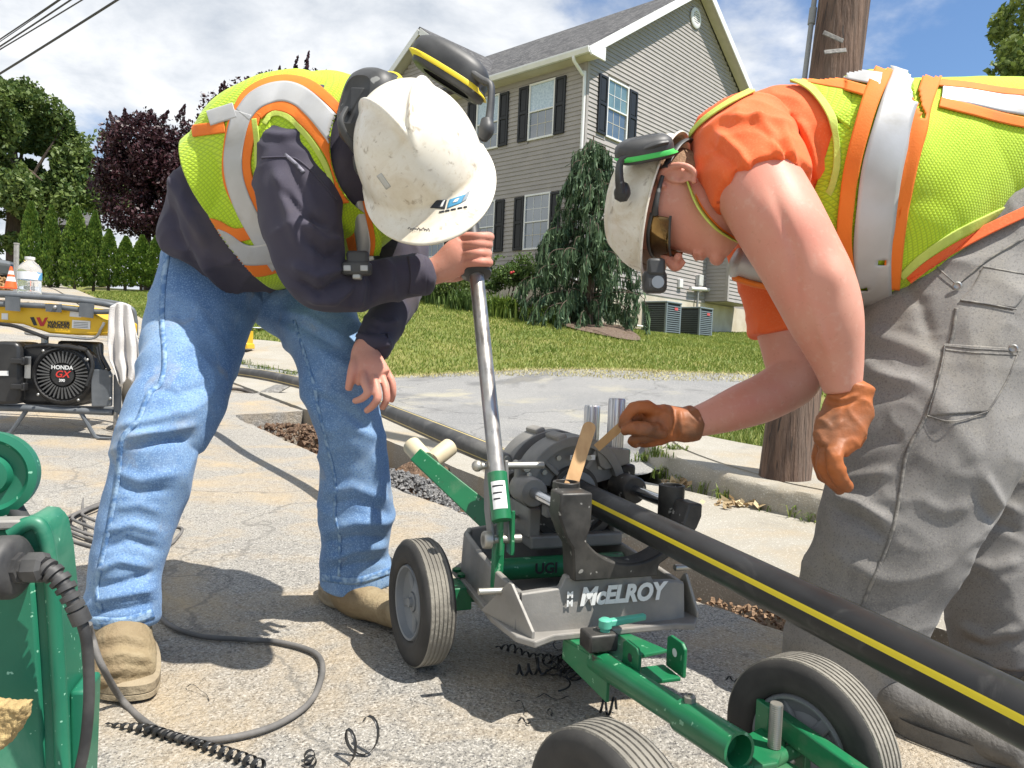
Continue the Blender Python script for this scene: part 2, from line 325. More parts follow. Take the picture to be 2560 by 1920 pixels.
m_rubble = M('broken_asphalt', (.10, .10, .10), .95, col2=(.19, .185, .18), vscale=30, bump=.8, bscale=90, speck=dict(col=(.4, .39, .37), scale=110, a=.56, b=.66))
def rubble(name, q0, s0, n, spread, size, m, label):
    mb = MB()
    for k in range(n):
        q = q0 + rng.normal() * spread[0]; s = s0 + rng.normal() * spread[1]; s = min(max(s, S_NEAR + .03), sfar(q) - .03); x, y = QS(q, s)
        e = math.exp(-((q - q0) / spread[0]) ** 2 / 2) * math.exp(-((s - s0) / (spread[1] * 1.5)) ** 2 / 2)
        r = size * random.uniform(.35, 1.1); z = Aq(q) - .17 + .15 * e * random.uniform(.7, 1.0)
        Mx = np.array(Matrix.Rotation(random.uniform(0, 6), 3, Vector(rng.normal(size=3)).normalized()))
        V = np.array([(1, 0, 0), (-1, 0, 0), (0, 1, 0), (0, -1, 0), (0, 0, 1), (0, 0, -1)]) * r * (.6 + .7 * rng.random((6, 1)))
        mb.add(V @ Mx.T + (x, y, z), [(0, 2, 4), (2, 1, 4), (1, 3, 4), (3, 0, 4), (2, 0, 5), (1, 2, 5), (3, 1, 5), (0, 3, 5)])
    return mk(name, mb, m, kind='stuff', label=label, smooth=0)
rubble('asphalt_rubble', 2.55, -.98, 1200, (.42, .12), .020, m_rubble, 'heap of crumbled dark grey asphalt in the trench')
rubble('soil_clods', 4.3, -.85, 500, (.55, .16), .024, m_soil, 'brown clods of soil lying in the far end of the trench')
rubble('trench_stones', -.1, -1.02, 1100, (.5, .14), .013, M('dry_soil', (.3, .2, .125), .95, col2=(.2, .125, .075), vscale=25, bump=.7, bscale=80), 'dry brown soil and stones in the near trench')
# kerb and pavement on the right with its rounded return
def krb(t):                                                           # kerb foot line, t from right to far left
    pts = [QS(-12, 0), QS(-4, 0), QS(-1, 0), QS(.3, 0), QS(.75, -.02), QS(1.2, .06), QS(1.7, .24), QS(2.15, .5), QS(2.55, .95), QS(2.8, 1.5), QS(2.9, 2.2), QS(2.9, 3.2)]
    return catmull(pts, t)
K = krb(160); tg = np.gradient(K, axis=0); tg /= np.linalg.norm(tg, axis=1)[:, None]; kn = np.stack([tg[:, 1], -tg[:, 0]], -1)
kz = hgt(K[:, 0], K[:, 1]); KH = .125
def offs(d): return K + kn * d
prof = [(0, -.15), (.0, .02), (.008, KH - .02), (.025, KH), (.15, KH + .002), (.155, KH - .012), (.165, KH - .012), (.17, KH + .003)]
Gd = np.zeros((len(prof), len(K), 3))
for i, (d, z) in enumerate(prof):
    o = offs(d); w = np.array([.012 * fbm((k[0] * 9, k[1] * 9, 2 + i)) * (1 if i in (2, 3) else .3) for k in K])
    Gd[i, :, :2] = o + kn * w[:, None]; Gd[i, :, 2] = kz + z + (w * .6 if i in (2, 3) else 0)
mk('kerb', MB().grid(Gd, flip=False), m_conc, kind='structure', label='worn concrete kerb curving round the corner', smooth=50)
# pavement slabs behind the kerb, joints between them
def slab_row():
    out = []
    a = offs(.17); b = offs(1.35)
    qk = np.array([toqs(*k)[0] for k in K])
    for qa, qb in [(-7, -5.4), (-5.38, -3.8), (-3.78, -2.2), (-2.18, -.62), (-.6, .75), (.77, 2.9)]:
        ids = [i for i in range(len(K)) if qa <= qk[i] <= qb and (qk[i] < 2.7 or True)]
        if qb > 2: ids = [i for i in range(len(K)) if qk[i] >= qa and toqs(*K[i])[1] < .93]
        if len(ids) < 2: continue
        A_ = a[ids]; far_ = np.array([QS(toqs(*k)[0], 1.0) for k in K[ids]])
        Gs = np.zeros((10, len(ids), 3))
        for i in range(10):
            f = i / 9; xy = A_ * (1 - f) + far_ * f; Gs[i, :, :2] = xy; Gs[i, :, 2] = kz[ids] + KH + .004 + .025 * f
        out.append(Gs)
    return out
for Gs in slab_row():
    mb = MB().grid(Gs, flip=False)
    for e in (Gs[:, 0], Gs[:, -1], Gs[-1]):
        lo = e.copy(); lo[:, 2] -= .2; mb.grid([e, lo])
    mk('paving_slab', mb, m_conc, kind='structure', label='sunlit concrete pavement slab behind the kerb', smooth=40)
# side drive: asphalt apron rising from the gutter up to the lawn edge
near_ = [QS(9.5, -.02), QS(7, -.02), QS(5, -.02), QS(3.6, -.02), QS(2.4, .0), QS(1.9, .1), QS(1.9, .35)]
far_px = [(860, 952), (974, 943), (1199, 931), (1394, 925), (1560, 927), (1700, 932), (1900, 938)]
far_ = [GH(*p)[:2] for p in far_px]
na, fb = catmull(near_, 90), catmull(far_, 90); DRV = np.vstack([na, fb[::-1]])
Gd = np.zeros((40, 90, 3))
for i in range(40):
    f = i / 39; xy = na * (1 - f) + fb * f
    if i == 39: xy = xy + np.stack([.05 * np.sin(np.arange(90) * 1.7), .12 * np.array([fbm((k * .35, 1, 1)) for k in range(90)])], -1)
    Gd[i, :, :2] = xy; Gd[i, :, 2] = hgt(xy[:, 0], xy[:, 1]) + .012
mk('side_drive', MB().grid(Gd, flip=False), m_asph2, kind='structure', label='grey asphalt side drive between gutter and lawn', smooth=60)
pn, pf = [GH(*p)[:2] for p in [(540, 908), (600, 912), (760, 936), (870, 953)]], [GH(*p)[:2] for p in [(540, 838), (600, 848), (740, 868), (862, 948)]]
pn, pf = catmull(pn, 50), catmull(pf, 50); PTH = np.vstack([pn, pf[::-1]]); Gd = np.zeros((14, 50, 3))
for i in range(14):
    xy = pn * (1 - i / 13) + pf * i / 13; Gd[i, :, :2] = xy; Gd[i, :, 2] = hgt(xy[:, 0], xy[:, 1]) + .02
mk('path', MB().grid(Gd, flip=False), m_conc, kind='structure', label='pale concrete path beside the lawn', smooth=60)
# ---------------- the grey house ----------------
m_side = M('siding_vinyl', (.375, .345, .325), .62, col2=(.335, .31, .293), vscale=3, bump=.06, bscale=220, spec=.3)
m_white = M('white_trim', (.78, .78, .77), .5, var=.12, vscale=5)
m_shut = M('shutter_black', (.018, .019, .021), .5, var=.3)
m_roof = M('shingles', (.045, .045, .048), .92, col2=(.105, .103, .104), vscale=2.5, stretch=(1, 1, 1), bump=.6, bscale=30, speck=[dict(col=(.15, .148, .146), scale=7, a=.53, b=.62, det=4), dict(col=(.05, .05, .055), scale=9, a=.55, b=.63, det=3)])
m_soff = M('soffit', (.62, .58, .48), .7, var=.15)
m_found = M('foundation', (.62, .57, .47), .85, col2=(.5, .44, .34), vscale=2, bump=.4, bscale=40)
m_pane_l = M('pane_sky_reflect', (.36, .47, .58), .35, col2=(.55, .65, .74), vscale=22, vdet=6, spec=.8)  # pale blue colour stands in for sky reflected in the upper sashes
m_pane_d = M('pane_dark', (.055, .075, .09), .05, col2=(.10, .13, .15), vscale=1.2, spec=1., ior=1.9)
m_pane_g = M('pane_green', (.09, .15, .14), .06, col2=(.17, .26, .24), vscale=1.4, spec=1., ior=1.9)
house = empty('house', HC, 'two storey grey vinyl house with black shutters on the hill', 'house')
def HF(a, z, o=0.): return HC + D1 * a - D2 * o + np.array([0, 0, z])       # front wall point, o metres out of it
def HG(b, z, o=0.): return HC + D2 * b - D1 * o + np.array([0, 0, z])       # gable wall point
ZB, ZE, SL, HB = 2.5, 7.9, .66, 5.05                                        # siding foot, eave, roof slope, half depth
AF = 11.0; OV, RO = .38, .36
mb = MB()                                                                     # core walls behind the boards
mb.add([HF(0, ZB, -.02), HF(AF, ZB, -.02), HF(AF, ZE, -.02), HF(0, ZE, -.02)], [(0, 1, 2, 3)])
mb.add([HG(.02, ZB, -.02), HG(2 * HB, ZB, -.02), HG(2 * HB, ZE + .1, -.02), HG(HB, ZE + SL * HB + .3, -.02), HG(.02, ZE + .1, -.02)], [(0, 4, 3, 2, 1)])
mb.add([HF(AF, ZB, -.02), HF(AF, ZB, -2 * HB), HF(AF, ZE, -2 * HB), HF(AF, ZE, 0)], [(0, 1, 2, 3)])
mk('wall', mb, m_side, house, smooth=0)
mb = MB()
for pts in ([HF(0, .3), HF(AF, .3), HF(AF, ZB), HF(0, ZB)], [HG(0, .3), HG(0, ZB), HG(2 * HB, ZB), HG(2 * HB, .3)]): mb.add(pts, [(0, 1, 2, 3)])
mk('foundation', mb, m_found, house, smooth=0)
def board(p0, p1, out, h=.112, lip=.021):
    p0, p1 = np.asarray(p0), np.asarray(p1); z = np.array([0, 0, 1.])
    a = [p0 + out * lip, p1 + out * lip, p1 + out * .002 + z * h, p0 + out * .002 + z * h, p0, p1]
    return MB().add(a, [(0, 1, 2, 3), (4, 5, 1, 0)])
PITCH_S = .112
wins_f = [(.97, 1.86, 6.26, 7.73), (2.93, 3.82, 6.26, 7.73), (.97, 1.86, 3.4, 4.85), (2.93, 3.82, 3.4, 4.85), (4.95, 5.84, 6.26, 7.73), (4.95, 5.84, 3.4, 4.85)]
wins_g = [(.85, 1.80, 6.29, 7.79)]
def cut_runs(a0, a1, z, wins):
    runs = [(a0, a1)]
    for (w0, w1, z0, z1) in wins:
        if z + PITCH_S > z0 and z < z1:
            nr = []
            for r in runs:
                if w1 <= r[0] or w0 >= r[1]: nr.append(r); continue
                if r[0] < w0: nr.append((r[0], w0))
                if w1 < r[1]: nr.append((w1, r[1]))
            runs = nr
    return runs
z = ZB
while z < ZE - .02:
    for (a0, a1) in cut_runs(.07, AF, z, wins_f): mk('siding_board', board(HF(a1, z), HF(a0, z), -D2), m_side, house, smooth=0)
    z += PITCH_S
z = ZB
while z < ZE + SL * HB + .2:
    lo = .07 if z < ZE + .2 else (z - .12 - ZE) / SL; hi = 2 * HB - lo
    for (b0, b1) in cut_runs(max(.07, lo), hi, z, wins_g + [(6.5, 9.6, 2.4, 5.6)]): mk('siding_board', board(HG(b0, z), HG(b1, z), -D1), m_side, house, smooth=0)
    z += PITCH_S
mb = MB()
for p, u in ((HF(.035, (ZB + ZE) / 2, .012), 0), (HG(.035, (ZB + ZE) / 2, .012), 1)):
    mb.box(p, (.09, .035, ZE - ZB), np.array([D1, D2, (0, 0, 1)]).T if not u else np.array([D2, -D1, (0, 0, 1)]).T)
mk('corner_trim', mb, m_side, house, smooth=0)
def window(Hx, dirv, out, w0, w1, z0, z1, kind):
    fr = MB(); t = .05; Mx = np.array([dirv, np.cross((0, 0, 1), dirv), (0, 0, 1)]).T; c = lambda a, z, o: Hx(a, z, o)
    for (a, z, sa, sz) in (((w0 + w1) / 2, z1 - t / 2, w1 - w0, t), ((w0 + w1) / 2, z0 + t / 2, w1 - w0, t), (w0 + t / 2, (z0 + z1) / 2, t, z1 - z0 - 2 * t), (w1 - t / 2, (z0 + z1) / 2, t, z1 - z0 - 2 * t), ((w0 + w1) / 2, (z0 + z1) / 2, w1 - w0 - 2 * t, .035)):
        fr.box(c(a, z, .012), (sa, .055, sz), Mx)
    wo = mk('window', fr, m_white, house, smooth=0, bevel=.004)
    zm = (z0 + z1) / 2
    for (za, zb_, up) in ((zm, z1 - t, 1), (z0 + t, zm, 0)):
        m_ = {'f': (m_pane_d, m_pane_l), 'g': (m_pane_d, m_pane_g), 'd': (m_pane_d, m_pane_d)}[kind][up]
        mk('pane', MB().box(c((w0 + w1) / 2, (za + zb_) / 2, -.004 + .008 * up), (w1 - w0 - 1.6 * t, .006, zb_ - za), Mx), m_, wo, smooth=0)
        if not (kind == 'f' and up):
            gb = MB()
            for k in (1, 2): gb.box(c(w0 + t + (w1 - w0 - 2 * t) * k / 3, (za + zb_) / 2, .003 + .008 * up), (.012, .006, zb_ - za), Mx)
            gb.box(c((w0 + w1) / 2, (za + zb_) / 2, .0035 + .008 * up), (w1 - w0 - 2 * t, .006, .012), Mx)
            mk('glazing_bars', gb, m_white if up else m_soff, wo, smooth=0)
def shutter(Hx, dirv, w0, w1, z0, z1):
    Mx = np.array([dirv, np.cross((0, 0, 1), dirv), (0, 0, 1)]).T; mb = MB(); am = (w0 + w1) / 2; w = w1 - w0; h = z1 - z0; t = .06
    mb.box(Hx(am, (z0 + z1) / 2, .03), (w, .02, h), Mx)
    for (a, z, sa, sz) in ((w0 + t / 2, (z0 + z1) / 2, t, h), (w1 - t / 2, (z0 + z1) / 2, t, h), (am, z1 - t / 2, w - 2 * t, t), (am, z0 + t / 2, w - 2 * t, t), (am, z0 + h * .52, w - 2 * t, t * 1.2)): mb.box(Hx(a, z, .05), (sa, .025, sz), Mx)
    for (za, zb_) in ((z0 + t, z0 + h * .52 - t * .6), (z0 + h * .52 + t * .6, z1 - t)): mb.box(Hx(am, (za + zb_) / 2, .043), (w - 2 * t - .05, .012, zb_ - za - .06), Mx)
    mk('shutter', mb, m_shut, house, smooth=0, bevel=.004)
for i, w in enumerate(wins_f):
    window(HF, D1, -D2, *w, 'f' if w[2] > 5 else 'd')
    shutter(HF, D1, w[0] - .345, w[0] - .01, w[2] + .01, w[3] - .03); shutter(HF, D1, w[1] + .01, w[1] + .345, w[2] + .01, w[3] - .03)
for w in wins_g:
    window(HG, D2, -D1, *w, 'g'); shutter(HG, D2, w[0] - .385, w[0] - .015, w[2] + .01, w[3] - .03); shutter(HG, D2, w[1] + .02, w[1] + .39, w[2] + .01, w[3] - .03)
# roof planes with thickness, rake boards, soffits
def roofplane(pts, th=.09):
    pts = [np.asarray(p) for p in pts]; n = nrm(np.cross(pts[1] - pts[0], pts[3] - pts[0])); n = n if n[2] > 0 else -n
    lo = [p - n * th for p in pts]; mb = MB(); mb.add(pts + lo, [(0, 1, 2, 3), (7, 6, 5, 4)] + [(i, 4 + i, 4 + (i + 1) % 4, (i + 1) % 4) for i in range(4)]); return mb
ZR = ZE + .2 + SL * (HB + OV)
rise = lambda b: ZE + .2 + SL * (b + OV)
roof = mk('roof', roofplane([HF(-RO, rise(-OV), OV), HF(AF, rise(-OV), OV), HF(AF, ZR, -HB), HF(-RO, ZR, -HB)]), m_roof, house, smooth=0)
mk('roof_slope', roofplane([HF(-RO, ZR - .002, -HB), HF(AF, ZR - .002, -HB), HF(AF, rise(-OV), -2 * HB - OV), HF(-RO, rise(-OV), -2 * HB - OV)]), m_roof, roof, smooth=0)
# front facing cross gable
GA, GZR, GOUT = 6.05, 10.2, .36
gs = .70; aw = (GZR - rise(-OV)) / gs
def bback(z): return (z - rise(0)) / SL
for sg in (-1, 1):
    a_e = GA + sg * aw
    mk('roof_slope', roofplane([HF(GA, GZR, GOUT), HF(a_e, rise(-OV), GOUT), HF(a_e, rise(-OV), -.0), HF(GA, GZR, -bback(GZR) - .15)]), m_roof, roof, smooth=0)
    p0, p1 = HF(GA, GZR - .03, GOUT + .015), HF(a_e, rise(-OV) - .03, GOUT + .015); d = nrm(p1 - p0)
    mk('rake_board', MB().box((p0 + p1) / 2 - np.array([0, 0, .1]), (np.linalg.norm(p1 - p0), .03, .17), np.array([d, -D2, np.cross(d, -D2)]).T), m_white, roof, smooth=0)
for sg in (-1, 1):
    a_e = GA + sg * aw; q0, q1 = HF(GA, GZR - .13, GOUT), HF(a_e, rise(-OV) - .13, GOUT); mk('soffit', MB().add([q0, q1, q1 + D2 * (GOUT + .1), q0 + D2 * (GOUT + .1)], [(0, 1, 2, 3)]), m_soff, roof, smooth=0)
mk('gable_wall', MB().add([HF(GA - 2.3, ZE, .004), HF(GA, GZR - .25, .004), HF(GA + 2.3, ZE, .004)], [(0, 1, 2)]), m_side, house, smooth=0)
mb = MB()
for k in range(14):
    zz = ZE + .02 + k * PITCH_S; hw = max(.05, (GZR - .3 - zz) / gs)
    mk('siding_board', board(HF(GA + hw, zz, .006), HF(GA - hw, zz, .006), -D2), m_side, house, smooth=0)
# rakes of the big gable
for sg in (0, 1):
    b_e = -OV if sg == 0 else 2 * HB + OV
    p0, p1 = HG(HB, ZR - .02, RO + .015), HG(b_e, rise(-OV) - .02, RO + .015); d = nrm(p1 - p0)
    mk('rake_board', MB().box((p0 + p1) / 2 - np.array([0, 0, .12]), (np.linalg.norm(p1 - p0) + .06, .03, .2), np.array([d, -D1, np.cross(d, -D1)]).T), m_white, roof, smooth=0)
    q0, q1 = HG(HB, ZR - .14, RO), HG(b_e, rise(-OV) - .14, RO)
    mk('soffit', MB().add([q0, q1, q1 + D1 * RO, q0 + D1 * RO], [(0, 1, 2, 3)]), m_soff, roof, smooth=0)
mk('soffit', MB().add([HF(-RO, ZE, OV), HF(AF, ZE, OV), HF(AF, ZE, 0), HF(-RO, ZE, 0)], [(0, 1, 2, 3)]), m_soff, roof, smooth=0)
mk('soffit_return', MB().prism([(-OV, -.02), (.18, -.02), (.18, .3), (-OV, .02)], .05, HG(0, ZE, RO + .0), D2, (0, 0, 1)), m_white, roof, smooth=0)
gprof = [(OV + .10, .13), (OV + .105, .09), (OV + .07, .0), (OV, -.005), (OV, .12)]
mk('gutter', MB().grid([[HF(a, ZE + .02 + z, o) for o, z in gprof] for a in (-RO - .02, 3.2)]).add([HF(-RO - .02, ZE + .02 + z, o) for o, z in gprof], [(0, 1, 2, 3, 4)]), m_white, house, smooth=0, solid=.01)
mk('downspout', MB().tube([HF(.1, ZE + .05, OV + .03), HF(.1, ZE - .08, OV + .02), HF(.06, ZE - .32, .1), HF(.03, ZE - .45, .05), HF(.03, 5, .05), HF(.03, 1.6, .05)], .042, 10, smooth=40), m_white, house)
vb = HG(5.0, 10.72, .03); Mg = np.array([D2, -D1, (0, 0, 1)]).T
vent = mk('vent', MB().lathe([(.29, 0), (.29, .03), (.24, .05), (.19, .05), (.19, .01)], vb, -D1, 32), m_white, house)
for k in range(6):
    zz = -.15 + k * .06; mk('slat', MB().box(vb + np.array([0, 0, zz]) - D1 * .02, (2 * math.sqrt(.19 ** 2 - zz ** 2), .03, .028), Mg), m_white, vent, smooth=0)
mk('vent_back', MB().lathe([(.0, .004), (.19, .004)], vb, -D1, 24), m_shut, vent)
# boxed-out bay on the gable side
bo = .75
for pts, out in (((HG(6.53, 0, 0), HG(6.53, 0, bo)), -D2), ((HG(6.53, 0, bo), HG(8.6, 0, bo)), -D1)):
    z = 2.55
    while z < 5.6:
        p0, p1 = pts[0] + (0, 0, z), pts[1] + (0, 0, z); mk('siding_board', board(p0, p1, out), m_side, house, smooth=0); z += PITCH_S
mb = MB()
mb.add([HG(6.53, 2.54, 0), HG(6.53, 2.54, bo), HG(8.6, 2.54, bo), HG(8.6, 2.54, 0)], [(0, 1, 2, 3)]); mb.add([HG(6.53, 5.7, 0), HG(6.53, 5.7, bo), HG(8.6, 5.7, bo), HG(8.6, 5.7, 0)], [(0, 1, 2, 3)])
mb.box(HG(6.55, 4.1, bo - .02), (.09, .09, 3.1), Mg); mb.box(HG(8.58, 4.1, bo - .02), (.09, .09, 3.1), Mg); mb.add([HG(8.6, 2.54, 0), HG(8.6, 2.54, bo), HG(8.6, 5.7, bo), HG(8.6, 5.7, 0)], [(0, 1, 2, 3)])
mk('bay', mb, m_side, house, smooth=0)
mk('wall_lamp', MB().lathe([(.0, 0), (.09, .01), (.09, .4), (.05, .46), (0, .47)], HG(7.75, 3.55, bo + .1), (0, 0, -1), 14), M('lamp_grey', (.3, .3, .3), .6), house)
pm = M('pipe_white', (.7, .69, .66), .6, var=.15)
mk('wall_pipe', MB().tube([HG(5.4, 2.85, .12), HG(7.1, 2.95, .12)], .06, 10), pm, house)
mk('wall_pipe', MB().tube([HG(5.9, 1.4, .1), HG(5.9, 3.3, .1)], .035, 8), M('meter_grey', (.33, .33, .32), .5), house)
mk('wall_pipe', MB().tube([HG(2.6, 1.2, .5), HG(2.6, 2.0, .5)], .06, 10), pm, house)
mk('wall_pipe', MB().tube([HG(1.3, 1.55, .6), HG(2.9, 1.5, .6)], .03, 8), pm, house)
mk('meter_box', MB().box(HG(6.0, 3.15, .08), (.26, .14, .34), Mg), M('box_pale', (.62, .62, .6), .5), house, smooth=0, bevel=.02)
mk('vent_hood', MB().box(HG(4.9, 2.95, .05), (.2, .1, .26), Mg), pm, house, smooth=0, bevel=.02)
for z0, sx in ((3.3, 0), (2.7, 0)): pass
# air conditioners
m_ac_shade = M('ac_louver_shade', (.075, .095, .105), .45, var=.2, vscale=4); m_acl = M('ac_louver', (.18, .215, .23), .45, var=.15); m_red = M('badge_red', (.65, .1, .1), .5)  # first grey is a darker louver copy, shade painted on the side away from sun
def ac_unit(b, o, w, h, zt, label):
    c = HG(b + w / 2, 0, o - w / 2); zg = zt - h; root = empty('air_conditioner', (c[0], c[1], zg), label, 'air conditioner', 'air conditioners beside the house')
    ctr = lambda x, y, z: c + D2 * x - D1 * y + np.array([0, 0, zg + z])
    mk('body', MB().box(ctr(0, 0, h / 2), (w - .05, w - .05, h), Mg), M('ac_coil', (.03, .035, .04), .7), root, smooth=0)
    for (x, y) in ((-1, -1), (1, -1), (1, 1), (-1, 1)): mk('corner_post', MB().box(ctr(x * (w / 2 - .03), y * (w / 2 - .03), h / 2), (.06, .06, h), Mg), m_acl, root, smooth=0, bevel=.012)
    mk('lid', MB().box(ctr(0, 0, h + .02), (w + .02, w + .02, .045), Mg), m_acl, root, smooth=0, bevel=.015)
    for k in range(13):
        z = .05 + k * (h - .1) / 12.5
        for (dx, dy, sx, sy) in ((0, w / 2 - .012, w - .1, .03), (-(w / 2 - .012), 0, .03, w - .1)): mk('louver', MB().box(ctr(dx, dy, z), (sx, sy, .026), Mg), m_acl if dy else m_ac_shade, root, smooth=0)
    mk('badge', MB().box(ctr(w * .12, w / 2 + .008, h - .14), (.16, .01, .07), Mg), m_red, root, smooth=0)
ac_unit(2.30, 1.2, .76, .80, 2.17, 'taller grey louvred air conditioner nearest the weeping evergreen')
ac_unit(4.08, 1.2, .76, .76, 2.15, 'grey louvred air conditioner under the boxed-out bay')
# beige vinyl fence panels and the railing behind
m_fen = M('fence_beige', (.55, .52, .45), .6, var=.12)
fence = empty('fence', HG(10.2, 1.4, 1.2), 'tall beige vinyl privacy fence beside the house', 'fence')
fz = 1.15
for k in range(26):
    mk('fence_board', MB().box(HG(9.0 + k * .3, fz + .95, 1.2 + (k % 2) * .01), (.285, .03, 1.75), Mg), m_fen, fence, smooth=0)
for k in range(5): mk('fence_post', MB().box(HG(8.85 + k * 1.95, fz + 1.0, 1.22), (.12, .12, 2.0), Mg), m_fen, fence, smooth=0, bevel=.01)
for zz in (.1, 1.86): mk('fence_rail', MB().box(HG(12.8, fz + zz, 1.21), (7.8, .07, .09), Mg), m_fen, fence, smooth=0)
rl = empty('deck_railing', HG(10.5, 3, 0), 'dark slatted deck railing seen above the beige fence', 'railing')
mk('rail', MB().box(HG(10.6, 3.9, .1), (3.2, .08, .06), Mg).box(HG(10.6, 3.1, .1), (3.2, .08, .06), Mg), m_white, rl, smooth=0)
for k in range(22): mk('baluster', MB().box(HG(9.05 + k * .145, 3.5, .1), (.035, .035, .78), Mg), m_shut, rl, smooth=0)
# ---------------- vegetation ----------------
def leafmat(name, c1, c2, rough=.55, tr=.25, vscale=2.5):
    m = bpy.data.materials.new(name); m.use_nodes = True; t = m.node_tree; b = t.nodes['Principled BSDF']; b.inputs['Roughness'].default_value = rough; b.inputs['Specular IOR Level'].default_value = .35
    g = t.nodes.new('ShaderNodeNewGeometry'); r = t.nodes.new('ShaderNodeTexNoise'); r.inputs['Scale'].default_value = vscale; r.inputs['Detail'].default_value = 3
    t.links.new(g.outputs['Position'], r.inputs['Vector'])
    a = t.nodes.new('ShaderNodeMath'); a.operation = 'ADD'; t.links.new(r.outputs[0], a.inputs[0])
    s_ = t.nodes.new('ShaderNodeMath'); s_.operation = 'MULTIPLY_ADD'; t.links.new(g.outputs['Random Per Island'], s_.inputs[0]); s_.inputs[1].default_value = .7; s_.inputs[2].default_value = -.35; t.links.new(s_.outputs[0], a.inputs[1])
    mr_ = t.nodes.new('ShaderNodeMapRange'); t.links.new(a.outputs[0], mr_.inputs[0]); mr_.inputs[1].default_value = .2; mr_.inputs[2].default_value = .8
    x = t.nodes.new('ShaderNodeMix'); x.data_type = 'RGBA'; t.links.new(mr_.outputs[0], x.inputs[0]); x.inputs[6].default_value = (*c1, 1); x.inputs[7].default_value = (*c2, 1); t.links.new(x.outputs[2], b.inputs['Base Color'])
    tl = t.nodes.new('ShaderNodeBsdfTranslucent'); t.links.new(x.outputs[2], tl.inputs[0]); ms = t.nodes.new('ShaderNodeMixShader'); ms.inputs[0].default_value = tr
    t.links.new(b.outputs[0], ms.inputs[1]); t.links.new(tl.outputs[0], ms.inputs[2]); t.links.new(ms.outputs[0], t.nodes['Material Output'].inputs[0]); return m
def poly_mesh(name, V, k):                                             # V: (n, k, 3) loose k-gons
    V = np.asarray(V, np.float32); n = len(V); me = bpy.data.meshes.new(name)
    me.vertices.add(n * k); me.vertices.foreach_set('co', V.ravel()); me.loops.add(n * k); me.loops.foreach_set('vertex_index', np.arange(n * k, dtype=np.int32))
    me.polygons.add(n); me.polygons.foreach_set('loop_start', np.arange(0, n * k, k, dtype=np.int32)); me.update(calc_edges=True); return me
def unit(n):
    v = rng.normal(size=(n, 3)); return v / np.linalg.norm(v, axis=1)[:, None]
def leaves(C, size, droop=0., aspect=.55, upb=.5, D=None):
    n = len(C); A = unit(n) if D is None else D + .35 * unit(n)
    A[:, 2] -= droop; A /= np.linalg.norm(A, axis=1)[:, None]
    U = unit(n); U[:, 2] += upb; B = np.cross(A, U); B /= np.linalg.norm(B, axis=1)[:, None] + 1e-9
    s = size * (.6 + .8 * rng.random((n, 1)))
    return np.stack([C - A * s * .5, C + B * s * aspect * .5 + A * s * .05, C + A * s * .5, C - B * s * aspect * .5 + A * s * .05], 1)
m_bark = M('bark', (.13, .095, .07), .95, col2=(.07, .052, .04), vscale=9, stretch=(1, 1, .2), bump=1., bscale=40)
def crown_pts(blobs, n, shell=.55, holes=.42, hs=1.1):
    out = []; vol = np.array([b[3] * b[4] * b[5] for b in blobs]); vol = vol / vol.sum()
    for b, v in zip(blobs, vol):
        k = int(n * v * 2.2); d = unit(k); r = (shell + (1 - shell) * rng.random((k, 1))) ** .8
        r *= 1 + .18 * np.array([mnoise.noise(Vector(x) * 2.3 + Vector((b[0], b[1], b[2]))) for x in d])[:, None]
        p = np.array(b[:3]) + d * r * np.array(b[3:6]); f = np.array([mnoise.noise(Vector(x) * hs) for x in p]) * .5 + .5
        out.append(p[f > holes])
    p = np.vstack(out); rng.shuffle(p); return p[:n]
def tree(name, base, h, blobs, n, lsize, m, label, group=None, trunk_r=.15, limbs=7, **kw):
    root = empty(name, base, label, 'tree', group); base = np.asarray(base, float)
    mb = MB(); top = np.array(blobs[0][:3]); mb.tube([base - (0, 0, .2), base + (top - base) * .4 + (.05, 0, 0), base + (top - base) * .75, top], [trunk_r * 1.25, trunk_r, trunk_r * .7, trunk_r * .25], 10, smooth=14)
    for i in range(limbs):
        f = random.uniform(.3, .8); s0 = base + (top - base) * f; b = random.choice(blobs); e = np.array(b[:3]) + unit(1)[0] * np.array(b[3:6]) * .7
        mb.tube([s0, (s0 + e) / 2 + (0, 0, .15 * h * .1), e], [trunk_r * .3, trunk_r * .18, trunk_r * .05], 6, smooth=9)
    mk('trunk', mb, m_bark, root)
    me = poly_mesh('crown', leaves(crown_pts(blobs, n, **kw), lsize), 4); mk('crown', me, m, root, smooth=0); return root
m_lgreen = leafmat('leaf_green', (.05, .095, .02), (.15, .20, .05)); m_lpale = leafmat('leaf_pale', (.10, .15, .05), (.22, .27, .11)); m_lpurp = leafmat('leaf_purple', (.020, .007, .010), (.075, .030, .036), .4, .15)
m_larb = leafmat('leaf_arbor', (.05, .115, .016), (.165, .245, .034), .6, .15, 5.); m_lspr = leafmat('leaf_spruce', (.028, .065, .03), (.115, .175, .085), .6, .15, 4.)
m_lbush = leafmat('leaf_bush', (.04, .085, .018), (.15, .22, .06)); m_llily = leafmat('leaf_lily', (.07, .13, .02), (.20, .27, .05)); m_lbig = leafmat('leaf_bright', (.08, .13, .03), (.26, .32, .09))
def bl(px, py, d, rx, rz=None, k=.9):
    c = P(px, py, d); r = rx * d / FPX; rz = (rz or rx) * d / FPX; return (*c, r, r * k, rz)
def gb(px, d, dz=0.): v = P(px, 850, d); return np.array([v[0], v[1], h1(v[0], v[1]) + dz])
